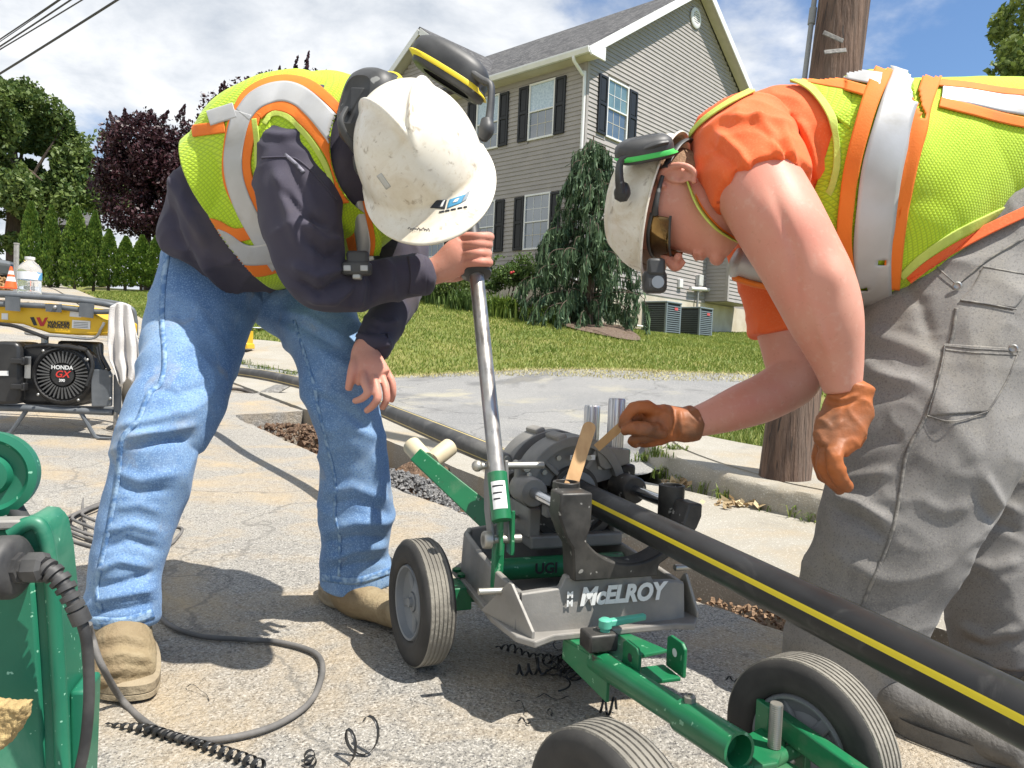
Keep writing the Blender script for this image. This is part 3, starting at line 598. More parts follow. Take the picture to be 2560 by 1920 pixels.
tree('broadleaf_tree', gb(40, 36), 9, [bl(30, 330, 36, 150, 120), bl(130, 400, 36, 95, 90), bl(-60, 450, 36, 130, 120), bl(90, 500, 35, 110, 80), bl(170, 470, 36, 70, 70), bl(-20, 250, 37, 90, 60), bl(10, 570, 35, 90, 60), bl(60, 235, 37, 50, 40), bl(150, 320, 36, 45, 35), bl(205, 400, 36, 30, 40)], 60000, .24, m_lgreen, 'big broad green tree rising behind the clipped evergreens at left', trunk_r=.4, shell=.3, holes=.45, hs=.6)
tree('pale_tree', gb(250, 46), 8, [bl(235, 440, 46, 80, 110), bl(200, 520, 46, 90, 60), bl(270, 380, 46, 45, 50), bl(300, 470, 46, 60, 60)], 12000, .26, m_lpale, 'pale green distant tree between the green tree and the purple one', trunk_r=.25, holes=.5, hs=.6)
tree('purple_tree', gb(365, 27), 4, [bl(365, 400, 27, 125, 110), bl(300, 460, 27, 75, 90), bl(420, 460, 27, 105, 120), bl(310, 360, 27, 45, 65), bl(370, 320, 27, 40, 50), bl(440, 340, 27, 55, 55), bl(350, 540, 26.6, 105, 55), bl(455, 545, 26.6, 80, 60)], 34000, .135, m_lpurp, 'dark purple leaved tree with upright shoots, left of the stooping worker', group='purple leaved trees', trunk_r=.11, shell=.35, holes=.38, hs=1.2)
tree('purple_tree', gb(700, 25), 4, [bl(690, 370, 25, 190, 120), bl(556, 305, 25, 65, 85), bl(620, 250, 25, 60, 55), bl(690, 225, 25, 60, 45), bl(790, 235, 25, 85, 55), bl(700, 450, 25, 160, 110)], 22000, .135, m_lpurp, 'taller purple leaved tree almost hidden behind the stooping worker', group='purple leaved trees', trunk_r=.11, holes=.4, hs=1.2)
def shoot(parent, px, py, px2, py2, d):
    a, b = P(px, py, d), P(px2, py2, d); n = 110; t = rng.random((n, 1)); C = a + (b - a) * t + unit(n) * .13 * (1.15 - t)
    mk('shoot', poly_mesh('shoot', leaves(C, .135, D=np.tile(nrm(b - a), (n, 1))), 4), m_lpurp, parent, smooth=0)
pt = [o for o in COL.objects if o.name.startswith('purple_tree')]
for (a, b, c, d_) in [(290, 330, 275, 280), (315, 310, 312, 272), (340, 320, 345, 285), (375, 300, 378, 275), (400, 310, 420, 278), (450, 300, 462, 262), (505, 300, 520, 278), (520, 290, 535, 245)]: shoot(pt[0], a, b, c, d_, 27)
for (a, b, c, d_) in [(540, 300, 555, 210), (560, 290, 562, 205), (600, 270, 615, 220), (625, 260, 632, 218), (655, 250, 660, 215), (690, 230, 700, 165), (725, 230, 745, 140), (745, 240, 772, 130), (760, 220, 770, 150), (700, 230, 712, 175), (800, 210, 812, 182), (850, 215, 858, 188)]: shoot(pt[1], a, b, c, d_, 25)
# columnar evergreens, one crown mesh shared
def arbor_mesh(n=5200):
    z = rng.random(n) ** .85; a = rng.random(n) * 2 * math.pi; prof_ = np.interp(z, [0, .06, .3, .6, .85, 1], [.72, .95, 1., .82, .45, .06])
    lump = 1 + .22 * np.array([mnoise.noise(Vector((math.cos(x) * 1.6, math.sin(x) * 1.6, y * 7))) for x, y in zip(a, z)])
    r = prof_ * lump * (.8 + .2 * rng.random(n)); C = np.stack([r * np.cos(a), r * np.sin(a), z], -1)
    D = np.stack([np.cos(a) * .55, np.sin(a) * .55, np.full(n, 1.)], -1)
    S = np.array([.38, .38, 2.7]); V = leaves(C * S, .11, D=D, aspect=.6); return poly_mesh('crown', V, 4)
ame = arbor_mesh(); ame.materials.append(m_larb)
for i, (px, top, d, wd, lb) in enumerate([(72, 508, 24.5, 1.0, 'leftmost tall clipped evergreen, beside the grey post'), (124, 518, 24.8, .9, 'second column evergreen from the left in the hedge row'), (184, 518, 24.6, 1.15, 'broadest column evergreen, third from the left'), (231, 532, 24.8, .92, 'fourth column evergreen from the left, under the purple crown'), (268, 575, 24.6, .85, 'short column evergreen, fifth from the left'), (310, 592, 24.4, .95, 'sixth column evergreen, below the purple tree'), (350, 590, 24.5, .95, 'seventh column evergreen, close to the worker in jeans'), (385, 592, 24.5, .9, 'last column evergreen of the row, half behind the jeans')]):
    b = gb(px, d); b[2] = P(px, 716, d)[2]; hh = P(px, top, d)[2] - b[2]
    root = empty('column_evergreen', b, lb, 'evergreen', 'row of column evergreens')
    o = link('crown', ame, root); o.matrix_parent_inverse = Matrix.Identity(4); o.scale = (wd, wd, hh / 2.7); o.rotation_euler[2] = i * 1.3
    mk('trunk', MB().tube([b - (0, 0, .6), b + (0, 0, .5)], .05, 6), m_bark, root)
# weeping evergreen in front of the house corner
wb = P(1470, 812, 16.2); wb[2] = h1(wb[0], wb[1]); wt = P(1484, 338, 16.4)
wroot = empty('weeping_evergreen', wb, 'tall weeping evergreen with drooping branches in front of the house corner', 'evergreen')
mb = MB(); mb.tube([wb, wb + (wt - wb) * .5 + (.05, 0, 0), wt], [.11, .07, .012], 8, smooth=12)
br = []
for i in range(150):
    f = random.uniform(.03, .97); s0 = wb + (wt - wb) * f; a = random.uniform(0, 2 * math.pi); ln = (1 - f) ** .75 * 1.28 * random.uniform(.55, 1.08) + .14
    if math.cos(a) < -.3 and f < .55: ln *= 1.12
    e = s0 + np.array([math.cos(a) * ln, math.sin(a) * ln, .10 * ln - random.uniform(.0, .25) * ln]); tip = e + np.array([math.cos(a) * .12, math.sin(a) * .12, -.28 - .35 * (1 - f)])
    path = catmull([s0, s0 + (e - s0) * .5 + (0, 0, .1 * ln), e, tip], 14); br.append(path); mb.tube(path, [.018, .004], 4, caps=False)
mk('trunk', mb, m_bark, wroot)
strips = []
for path in br:
    for k in range(int(52 + 44 * np.linalg.norm(path[-1] - path[0]))):
        t = random.uniform(.12, 1) * 13; i = min(int(t), 12); p = path[i] + (path[i + 1] - path[i]) * (t - i) + rng.normal(size=3) * .03
        ln = random.uniform(.12, .34); w = random.uniform(.012, .028); dr = np.array([random.gauss(0, .18), random.gauss(0, .18), -1.]) * ln; sd = nrm(np.cross(dr, rng.normal(size=3))) * w
        strips.append([p - sd * .4, p + dr * .45 - sd, p + dr, p + dr * .45 + sd])
        if random.random() < .8:
            q = p + dr * random.uniform(.2, .7); d2_ = np.array([random.gauss(0, .5), random.gauss(0, .5), -.7]) * ln * .45; strips.append([q, q + d2_ * .5 + sd * .7, q + d2_, q + d2_ * .5 - sd * .7])
mk('crown', poly_mesh('crown', np.array(strips), 4), m_lspr, wroot, smooth=0)
# shrubs and clumps along the front wall
def bush(name, blobs, n, ls, m, label, cat='bush', **kw):
    c = np.array(blobs[0][:3]); root = empty(name, (c[0], c[1], h1(c[0], c[1])), label, cat); mb = MB()
    for k in range(9):
        b = random.choice(blobs); e = np.array(b[:3]) + unit(1)[0] * np.array(b[3:6]) * .6; s0 = np.array(root.location); mb.tube([s0 - (0, 0, .1), (s0 + e) / 2 + rng.normal(size=3) * .05, e], [.02, .012, .004], 5, smooth=6)
    mk('stem', mb, m_bark, root); mk('foliage', poly_mesh('foliage', leaves(crown_pts(blobs, n, **kw), ls), 4), m, root, smooth=0); return root
rb = bush('rose_bush', [bl(1270, 685, 17.6, 55, 45), bl(1225, 690, 17.6, 45, 50), bl(1310, 675, 17.6, 40, 45), bl(1345, 700, 17.4, 40, 40)], 5200, .075, m_lbush, 'airy rose bush below the ground floor window', shell=.3, holes=.46, hs=3.)
rs = P(1278, 682, 17.0)
mk('rose', MB().ball(rs, .035, 8, 6).ball(rs + (.05, 0, .02), .028, 8, 6), M('rose_red', (.65, .05, .06), .6), rb)
bush('evergreen_shrub', [bl(1130, 720, 18.6, 70, 35), bl(1060, 705, 19.2, 55, 30)], 4200, .085, m_lgreen, 'low dark shrub behind the lever arm of the machine', holes=.35)
def blades(name, cs, n, ln, w, m, label, cat='plant', kind=None, spread=.2):
    out = []
    for k in range(n):
        c = cs[k % len(cs)] + np.array([rng.normal() * spread, rng.normal() * spread * .7, 0]); c[2] = h1(c[0], c[1]) - .02; a = random.uniform(0, 6.28); l_ = ln * random.uniform(.55, 1.1); o = np.array([math.cos(a), math.sin(a), 0]); sd = np.array([-math.sin(a), math.cos(a), 0]) * w * random.uniform(.7, 1.2); lean = random.uniform(.15, .8)
        p1 = c + o * l_ * .25 * lean + np.array([0, 0, l_ * .6]); p2 = c + o * l_ * .75 * lean + np.array([0, 0, l_ * (.95 - .45 * lean)])
        out += [[c - sd, c + sd, p1 + sd, p1 - sd], [p1 - sd, p1 + sd, p2 + sd * .2, p2 - sd * .2]]
    return mk(name, poly_mesh(name, np.array(out), 4), m, None, label, cat, smooth=0, kind=kind)
def gp(px, py): return GH(px, py)
blades('lily_clump', [gp(1252, 792), gp(1262, 793), gp(1244, 790)], 520, .62, .016, m_llily, 'bright grassy clump under the rose bush')
blades('lily_clump', [gp(1362, 807)], 260, .5, .015, m_llily, 'bright grassy clump at the foot of the weeping evergreen')
blades('lily_clump', [gp(1110, 760), gp(1150, 770), gp(1080, 752)], 420, .6, .016, m_lbush, 'green grassy clump left of the steel lever')
blades('lily_clump', [gp(1180, 775)], 220, .55, .016, m_lbush, 'green grassy clump right behind the steel lever')
# mulch bed around the weeping evergreen
mpts = catmull([GH(*p)[:2] for p in [(1370, 803), (1430, 822), (1500, 838), (1560, 850), (1600, 852), (1590, 836), (1560, 826)]], 40); ctr_ = GH(1490, 822)[:2]
Gd = np.zeros((8, 40, 3))
for i in range(8):
    xy = mpts * (1 - i / 7) + np.array([HG(1.2, 0, .1)[:2] if j > 22 else HF(1.2 - (j - 22) * .12, 0, .1)[:2] for j in range(40)]) * i / 7; Gd[i, :, :2] = xy; Gd[i, :, 2] = hgt(xy[:, 0], xy[:, 1]) + .02 + (.04 * np.array([fbm((x[0] * 3, x[1] * 3, 0)) for x in xy]) + .03) * (0 < i)
mk('planting_bed', MB().grid(Gd), m_mulch, kind='structure', label='brown bark mulch bed below the weeping evergreen')
tree('broadleaf_tree', gb(2700, 16), 6, [bl(2600, 60, 14, 110, 140), bl(2540, 130, 13.6, 45, 45), bl(2640, 200, 14, 120, 70), bl(2500, 175, 13.6, 45, 22), bl(2560, 190, 13.6, 60, 40)], 7000, .13, m_lbig, 'bright green tree at the upper right corner, sunlit leaves', trunk_r=.16, holes=.45, hs=1.6)
# grass
def in_poly(pts, poly):
    x, y = pts[:, 0], pts[:, 1]; c = np.zeros(len(pts), bool); j = len(poly) - 1
    for i in range(len(poly)):
        xi, yi = poly[i]; xj, yj = poly[j]; c ^= ((yi > y) != (yj > y)) & (x < (xj - xi) * (y - yi) / (yj - yi + 1e-12) + xi); j = i
    return c
def grass(name, n, box, ln, w, m, label, extra=None):
    X = rng.random(n) * (box[1] - box[0]) + box[0]; Y = box[2] + (box[3] - box[2]) * rng.random(n) ** 1.3; Pn = np.stack([X, Y], -1)
    pr = proj(np.stack([X, Y, hgt(X, Y)], -1)); ok = (pr[:, 0] > -60) & (pr[:, 0] < 2640) & ~in_poly(Pn, DRV) & ~in_poly(Pn, PTH)
    sv = (Pn - OS) @ NS; qv = (Pn - OS) @ TS; ok &= sv > np.where(qv < 2.6, 1.03, .1)
    df = (Pn - HC[:2]) @ D2[:2]; dg_ = (Pn - HC[:2]) @ D1[:2]; ok &= ~((df > -.1) & (dg_ > -.1)) & ~((df > -1.9) & (df < 2.2) & (dg_ > -1.7))
    if extra is not None: ok &= extra(Pn, sv, qv)
    X, Y = X[ok], Y[ok]; k = len(X); Z = hgt(X, Y) - .015; C = np.stack([X, Y, Z], -1); a = rng.random(k) * 6.283; l_ = ln * (.4 + .8 * rng.random(k))
    sd = np.stack([np.cos(a), np.sin(a), np.zeros(k)], -1) * w * (.6 + .8 * rng.random((k, 1))) * (1 + Y[:, None] * .07); tip = C + np.stack([rng.normal(size=k) * .45 * l_, rng.normal(size=k) * .45 * l_, l_], -1)
    return mk(name, poly_mesh(name, np.stack([C - sd, C + sd, tip], 1), 3), m, kind='stuff', label=label, smooth=0)
m_grass = leafmat('grass_blade', (.12, .19, .024), (.31, .335, .08), .6, .3, 1.1); m_grass2 = leafmat('verge_blade', (.07, .13, .018), (.23, .27, .06), .6, .3, 3.)
grass('grass', 260000, (-13, 9, 7.5, 26), .055, .0055, m_grass, 'short mown grass covering the lawn')
grass('grass_fringe', 22000, (.3, 4.5, 4.2, 9.5), .10, .0045, m_grass2, 'longer verge grass behind the pavement', extra=lambda p, s, q: (s < 3.2))
def weed(px, py, n, ln, label, dz=.0, m=None, sp=.036, w=.003):
    c = G(px, py, dz); out = []
    for k in range(n):
        b = c + np.array([rng.normal() * sp, rng.normal() * sp * .5, -.005]); a = random.uniform(0, 6.28); l_ = ln * random.uniform(.4, 1.1); o = np.array([math.cos(a), math.sin(a), 0]); sd = np.array([-o[1], o[0], 0]) * w; le = random.uniform(.2, 1.)
        p1 = b + o * l_ * .3 * le + np.array([0, 0, l_ * .62]); p2 = b + o * l_ * .85 * le + np.array([0, 0, l_ * (.95 - .6 * le)])
        out += [[b - sd, b + sd, p1 + sd, p1 - sd], [p1 - sd, p1 + sd, p2 + sd * .15, p2 - sd * .15]]
    return mk('weed', poly_mesh('weed', np.array(out), 4), m or m_grass2, None, label, 'weed', 'weeds in the cracks', smooth=0)
for args in [(1610, 1165, 90, .13, 'bushy weed tuft at the curved end of the kerb', .02), (1665, 1195, 60, .11, 'weed tuft under the kerb, second from its curved end', .01), (1700, 1215, 40, .1, 'thin weed at the kerb foot by dry leaves', 0.), (1770, 1240, 26, .13, 'tall thin grass weed at mid kerb', 0.), (1820, 1258, 26, .12, 'arching grass weed right of the mid kerb', 0.), (1935, 1290, 20, .08, 'small sparse weed along the kerb', 0.), (2000, 1305, 30, .12, 'long weed beside the grey trouser leg', 0.), (2045, 1318, 40, .1, 'weed clump right at the grey trouser knee', 0.), (1690, 1130, 60, .08, 'dry tuft on the pavement corner by the orange glove', .14), (1640, 1140, 60, .09, 'weed tuft on the top of the kerb corner', .14)]: weed(*args)
for (px, py, n, lb) in [(600, 912, 90, 'weeds at the path edge just above the far pipe'), (660, 925, 80, 'weeds at the path edge between the legs'), (725, 938, 90, 'weeds at the path edge touching the jeans')]:
    o = weed(px, py, n, .12, lb, GH(px, py)[2], sp=.09)
mb = MB(); dl = []
for k in range(70):
    c = GH(random.choice([1670, 1690, 1720, 1850, 1880, 1900]) + random.gauss(0, 18), 0 + random.choice([1217, 1222, 1228])) if k % 2 else GH(1870 + random.gauss(0, 40), 1275 + random.gauss(0, 5)); dl.append(c + (0, 0, .02 + random.random() * .02))
mk('dry_leaves', poly_mesh('dry_leaves', leaves(np.array(dl), .055, aspect=.7, upb=2.), 4), leafmat('leaf_dry', (.3, .2, .1), (.55, .45, .28), .7, .2), kind='stuff', label='dry tan leaves gathered along the kerb foot', smooth=0)
# dry clippings left on the drive
cl = []
for k in range(5200):
    f = random.random() ** 2; i = random.random() * 88; j = int(i); e = fb[j] * (1 - i + j) + fb[j + 1] * (i - j); n_ = na[j]; p = e + (n_ - e) * f * .16 + rng.normal(size=2) * .04; cl.append((p[0], p[1], h1(p[0], p[1]) + .018))
mk('grass_clippings', poly_mesh('grass_clippings', leaves(np.array(cl), .07, aspect=.12, upb=4.), 4), leafmat('clipping', (.36, .32, .12), (.55, .5, .26), .8, .2), kind='stuff', label='dry yellow grass clippings along the lawn edge of the drive', smooth=0)
# ---------------- utility pole, wires, street clutter ----------------
m_pole = M('pole_wood', (.175, .11, .078), .9, col2=(.075, .048, .036), vscale=30, vdet=8, stretch=(1, 1, .07), bump=1., bscale=55, contrast=(.38, .6), dirt=dict(col=(.27, .20, .155), scale=4, a=.5, b=.7, amt=.6), speck=dict(col=(.035, .027, .023), scale=42, a=.6, b=.64))
pb, ptp = P(1963, 1183, 3.58), P(2110, 0, 3.62); pd = nrm(ptp - pb); pr_ = .1195
pole = empty('utility_pole', pb, 'weathered brown wooden utility pole behind the stooping worker in grey trousers', 'pole')
nn = 40; mb = MB(); ang = np.linspace(0, 2 * math.pi, nn, endpoint=False); ax1 = nrm(np.cross(pd, (0, 1, 0))); ax2 = np.cross(pd, ax1)
rows = []
for k in range(60):
    c = pb - pd * .15 + pd * (k / 59) ** 1.0 * 7.0; rr = pr_ * (1 - .03 * k / 59)
    rows.append([c + (rr + .004 * mnoise.noise(Vector((math.cos(t) * 9, math.sin(t) * 9, k * .08))) - (.006 if mnoise.noise(Vector((math.cos(t) * 13, math.sin(t) * 13, k * .03 + 4))) > .33 else 0)) * (math.cos(t) * ax1 + math.sin(t) * ax2) for t in ang])
mk('shaft', mb.grid(rows, closed=True, flip=False), m_pole, pole, smooth=35)
m_cond = M('conduit_grey', (.27, .28, .28), .6, var=.3, vscale=9); toc = nrm(CAMP - pb)
lft = nrm(np.cross(pd, toc)) ; lft = lft if lft[0] < 0 else -lft
off = lft * (pr_ + .016) + toc * .03
mk('conduit', MB().tube([pb + pd * 1.7 + off, pb + pd * 6.5 + off], .0125, 12), m_cond, pole)
mk('conduit_joint', MB().tube([pb + pd * 2.2 + off, pb + pd * 2.28 + off], .018, 12), m_cond, pole)
mk('strap', MB().tube([pb + pd * 2.34 + off, pb + pd * 2.36 + off], .017, 12), m_shut, pole)
for (px, py, rot, w) in ((2083, 92, .42, .058), (2088, 128, -.1, .06)):
    c = P(px, py, 3.475); e1 = nrm(CR * math.cos(rot) - CU * math.sin(rot)); e2 = np.cross(e1, toc); mk('pole_tag', MB().box(c, (w * 1.75, .022, .006), np.array([e1, e2, nrm(np.cross(e1, e2))]).T), M('tag_grey', (.25, .24, .22), .6, col2=(.14, .13, .12), vscale=60, bump=.4, bscale=80), pole, smooth=0, bevel=.002)
m_wire = M('wire', (.06, .06, .065), .6)
for (a, b, r, lb) in [((-60, 214, 13), (420, -76, 10.5), .018, 'lowest and thickest overhead cable at the top left'), ((-60, 152, 13), (330, -72, 11), .011, 'thin overhead wire just above the thick cable'), ((-60, 148, 13.5), (300, -78, 11.5), .014, 'upper overhead cable bundle strand crossing the corner'), ((-60, 138, 14), (260, -72, 12), .008, 'topmost thin overhead wire at the corner'), ((-60, 131, 13.7), (240, -60, 11.7), .012, 'slack overhead wire twisted along the upper strand')]:
    p0, p1 = P(*a), P(*b); p0 = p0 + (p0 - p1) * 3; p1 = p1 + (p1 - p0) * .25; n = 24; t = np.linspace(0, 1, n)[:, None]; pts = p0 + (p1 - p0) * t; pts[:, 2] -= (.25 * (1 - (2 * t[:, 0] - 1) ** 2) - .19)
    mk('overhead_wire', MB().tube(pts, r, 6), m_wire, None, lb, 'wire', 'overhead wires')
# far house roof behind the evergreens
fh = empty('neighbour_house', P(170, 620, 42), 'low grey roofed house behind the column evergreens', 'house')
A_ = [P(85, 520, 42), P(215, 532, 42), P(262, 565, 39), P(98, 560, 39)]
mk('roof', MB().add(A_, [(0, 3, 2, 1)]), m_roof, fh, smooth=0, solid=.15)
m_cream = M('cream_wall', (.6, .58, .53), .7, var=.15)
w0, w1 = P(104, 563, 39.6), P(255, 567, 39.6); dn = np.array([0, 0, 3.2])
mk('wall', MB().add([w0, w1, w1 - dn, w0 - dn], [(0, 3, 2, 1)]), m_cream, fh, smooth=0)
for px in (150, 205): c = P(px, 590, 39.5); mk('window', MB().box(c, (1.0, .06, .9)), m_pane_d, fh, smooth=0)
# traffic cone, post, parked car and chip pile at the far left
m_orange = M('cone_orange', (.85, .13, .03), .5, var=.2); m_cwhite = M('cone_white', (.8, .8, .8), .5, var=.1)
cb = P(27, 722, 15); zc = cb[2]; cn = empty('traffic_cone', cb, 'orange and white traffic cone on the lawn at far left', 'cone'); ch = .45
mk('cone_base', MB().box(cb + (0, 0, .015), (.26, .26, .03)), m_orange, cn, bevel=.008)
for (z0, z1, mm) in ((.03, .15, m_orange), (.15, .24, m_cwhite), (.24, .29, m_orange), (.29, .36, m_cwhite), (.36, ch, m_orange)): mk('cone_band', MB().lathe([(.10 * (1 - z0 / ch) + .02, z0), (.10 * (1 - z1 / ch) + .02, z1)], cb, n=20), mm, cn)
pp = P(40, 707, 16); mk('post', MB().box(pp + (0, 0, .25), (.075, .075, 1.15)).box(pp + (0, 0, .84), (.085, .085, .03)), M('post_grey', (.36, .35, .33), .85, var=.4, vscale=12, bump=.5, bscale=40), None, 'weathered grey wooden post beside the first evergreen', 'post', bevel=.006)
cp = P(6, 722, 17); mb = MB()
for k in range(260):
    r = abs(rng.normal()) * .28; a = random.uniform(0, 6.28); mb.box(cp + (math.cos(a) * r, math.sin(a) * r, max(0, .26 - r * .55) * random.random()), (.09, .06, .03), np.array(Matrix.Rotation(random.uniform(0, 6), 3, Vector(rng.normal(size=3)).normalized())))
mk('wood_chips', mb, M('chips', (.42, .25, .11), .9, var=.6, vscale=20), kind='stuff', label='heap of orange brown wood chips behind the cone', smooth=0)
car = empty('parked_car', P(-40, 680, 26), 'grey parked car cut by the left edge of the picture', 'car'); cc = P(-40, 668, 26)
m_carp = M('car_paint', (.16, .17, .18), .3, metal=.4, coat=.6, var=.1)
cpoly = [(-2.1, .35), (-2.1, .75), (-1.5, .95), (-.9, 1.38), (.7, 1.4), (1.25, .95), (2.0, .85), (2.15, .7), (2.15, .35)]
co = cc - (0, .8, .75)
mk('body', MB().prism(cpoly, 1.6, co + (0, 0, 0), (1, 0, 0), (0, 0, 1)), m_carp, car, bevel=.06)
mk('window', MB().prism([(-1.3, .97), (-.85, 1.32), (.62, 1.34), (1.05, .97)], .03, co + (0, -.0, 0), (1, 0, 0), (0, 0, 1)), m_pane_d, car, smooth=0)
for x in (-1.35, 1.35): mk('wheel', MB().lathe([(0, -.1), (.2, -.1), (.32, -.08), (.34, 0), (.32, .1), (0, .1)], co + (x, .02, .34), (0, 1, 0), 24), m_shut, car)
# yellow plastic barrier foot seen between the legs, litter, digging tool
m_yel = M('yellow_plastic', (.72, .45, .03), .45, var=.2, vscale=6)
yb = GH(602, 884); ys = np.linalg.norm(yb) / FPX; ypl = lambda x, y, o=0.: PL(x, y, yb, (0, 1, 0)) + np.array([0, o, 0])
yr = empty('yellow_case', yb, 'yellow plastic case on a black foot between the jeans legs', 'case')
mk('shell', MB().prism([tuple((ypl(x, y) - yb)[[0, 2]]) for x, y in [(560, 872), (620, 872), (619, 860), (615, 858), (616, 826), (600, 838), (580, 860), (560, 862)]], .3, yb + (0, .3, 0), (1, 0, 0), (0, 0, 1)), m_yel, yr, bevel=.008)
mk('foot', MB().prism([tuple((ypl(x, y) - yb)[[0, 2]]) for x, y in [(565, 887), (614, 887), (614, 873), (565, 873)]], .26, yb + (0, .28, 0), (1, 0, 0), (0, 0, 1)), m_shut, yr, bevel=.006)
lt = GH(650, 824); mb = MB(); g_ = [[lt + ((i - 3) * .05, (j - 2) * .06, .03 + .025 * mnoise.noise(Vector((i * .9, j * .9, 1)))) for j in range(5)] for i in range(7)]
mk('litter', mb.grid(g_), M('paper', (.72, .76, .8), .6), None, 'crumpled white paper litter on the lawn between the legs', 'litter', solid=.003)
m_iron = M('dark_iron', (.055, .052, .05), .55, metal=.6, col2=(.12, .10, .085), vscale=25, bump=.2, bscale=60)
m_ironl = M('worn_iron', (.3, .29, .27), .6, metal=.5, col2=(.18, .17, .155), vscale=30, bump=.5, bscale=50)
def gz(px, py, up=0.): g = GH(px, py); return g + (0, 0, up)
tl = empty('digging_hoe', gz(650, 1002), 'iron hoe with bent neck and flat blade lying on the gutter', 'hoe')
dz_ = 7.2
mk('handle', MB().tube([P(470, 968, dz_), P(560, 972, dz_), P(600, 974, dz_), P(632, 984, dz_), P(650, 996, dz_), P(662, 1001, dz_)], .0165, 10, smooth=30), m_iron, tl)
mk('blade', MB().add([P(640, 986, dz_), P(690, 963, 7.35), P(727, 966, 7.3), P(668, 1000, dz_)], [(0, 1, 2, 3)]), m_ironl, tl, smooth=0, solid=.012)
# ---------------- generator ----------------
gro = GH(262, 1097); GA_ = R_(8); gX = np.array([math.cos(GA_), math.sin(GA_), 0]); gY = np.array([math.sin(GA_), -math.cos(GA_), 0]); GZ_ = np.array([0, 0, 1.])
def gn(cx, cy, o=0.): return PL(cx / 2.764, 560 + cy / 2.764, gro + gY * o, gY)
def gp2(pts): return [((gn(*p) - gro) @ gX, (gn(*p) - gro)[2]) for p in pts]
def gprism(pts, o0, depth): return MB().prism(gp2(pts), depth, gro + gY * (o0 - depth), gX, GZ_)      # extrudes away from the camera
gen = empty('generator', gro, 'yellow topped portable generator in a dark tube frame', 'generator')
m_gyel = M('tank_yellow', (.78, .47, .02), .4, var=.15, vscale=5, dirt=dict(col=(.35, .24, .08), scale=7, a=.56, b=.75, amt=.5)); m_gfr = M('frame_grey', (.085, .095, .105), .5, col2=(.13, .14, .15), vscale=12); m_gblk = M('engine_black', (.012, .012, .013), .45, col2=(.03, .03, .03), vscale=20); m_gsil = M('alu_dull', (.42, .42, .41), .45, metal=.8, var=.3); m_wht = M('label_white', (.75, .75, .73), .5, var=.1); m_red2 = M('logo_red', (.55, .03, .03), .45); m_dk = M('print_dark', (.03, .03, .035), .5)
GD = .52
mk('tank', gprism([(-170, 575), (140, 548), (330, 545), (560, 568), (700, 652), (752, 672), (747, 765), (540, 768), (330, 755), (215, 716), (140, 690), (-170, 668)], -.02, GD - .06), m_gyel, gen, bevel=.012)
rT = .017
mk('frame_rail', MB().tube([gn(-260, 478), gn(60, 492), gn(400, 515), gn(640, 540), gn(760, 560), gn(830, 575, -.06), gn(880, 590, -.2), gn(880, 590, -GD)], rT, 12, smooth=50), m_gfr, gen)
mk('frame_rail', MB().tube([gn(-260, 470, -GD), gn(300, 490, -GD), gn(780, 545, -GD), gn(905, 585, -GD), gn(930, 650, -GD), gn(935, 760, -GD), gn(930, 1250, -GD)], rT, 12, smooth=50), m_gfr, gen)
mk('frame_rail', MB().tube([gn(-260, 545, .0), gn(60, 556), gn(380, 572), gn(640, 604), gn(790, 606)], rT * .9, 12, smooth=30), m_gfr, gen)
mk('frame_rail', MB().tube([gn(-260, 1262), gn(200, 1275), gn(780, 1302)], rT * 1.15, 12), m_gfr, gen)
mk('frame_rail', MB().tube([gn(-260, 1248, -GD), gn(780, 1280, -GD)], rT, 12), m_gfr, gen)
for pts in ([(50, 500), (150, 508), (148, 605), (52, 598)], [(562, 545), (660, 552), (652, 652), (556, 640)], [(325, 552), (436, 556), (432, 612), (330, 606)]): mk('bracket', gprism(pts, .025, .012), m_gfr, gen, smooth=0)
mk('bolt', MB().ball(gn(380, 576, .03), .012, 10, 6), m_gsil, gen)
def gdecal(pts, o, m, name): return mk(name, gprism(pts, o, .003), m, gen, smooth=0)
gdecal([(197, 644), (222, 642), (246, 698), (224, 701)], -.0165, m_dk, 'logo_mark')
gdecal([(240, 645), (264, 643), (282, 684), (300, 647), (320, 644), (291, 704), (268, 705)], -.0165, m_red2, 'logo_mark')
for tx, y, in (('WACKER', 692), ('NEUSON', 716)): mk('logo_text', text_mb(tx, .0285, gn(328, y, -.016), gX, GZ_, bold=.0012, spacing=1.05), m_dk, gen, smooth=0)
gdecal([(490, 662), (616, 670), (614, 727), (488, 718)], -.0165, m_wht, 'warning_label'); gdecal([(475, 603), (556, 606), (552, 645), (472, 638)], -.0165, m_wht, 'warning_label'); gdecal([(0, 615), (44, 617), (44, 660), (0, 658)], -.0165, m_wht, 'warning_label')
for k in range(4): gdecal([(500, 676 + k * 11), (600, 682 + k * 11), (600, 685 + k * 11), (500, 679 + k * 11)], -.0155, m_dk, 'label_line')
fc = gn(424, 1045, .04)
eng = mk('engine', MB().box(gn(420, 1040, -.14), (.34, .26, .36), np.array([gX, gY, GZ_]).T), m_gblk, gen, bevel=.03)
RC = 185 / 2.764 * np.linalg.norm(fc) / FPX
mk('fan_cover', MB().lathe([(RC * 1.02, -.09), (RC, -.02), (RC * .93, .012), (RC * .84, .022), (RC * .80, .008), (RC * .76, .012)], fc - gY * .03, gY, 48), m_gblk, gen)
mk('fan_hub', MB().lathe([(RC * .76, -.012), (RC * .36, -.012), (RC * .34, .018), (0, .02)], fc - gY * .03, gY, 40), m_gblk, gen)
gx2 = gX; m_rib = M('rib_grey', (.10, .10, .098), .5)
for k in range(36):
    t = k / 36 * 2 * math.pi; e = gX * math.cos(t) + GZ_ * math.sin(t); c = fc + e * RC * .58 - gY * .018; mk('fin', MB().box(c, (RC * .36, .012, .008), np.array([e, gY, np.cross(e, gY)]).T), m_rib, gen, smooth=0)
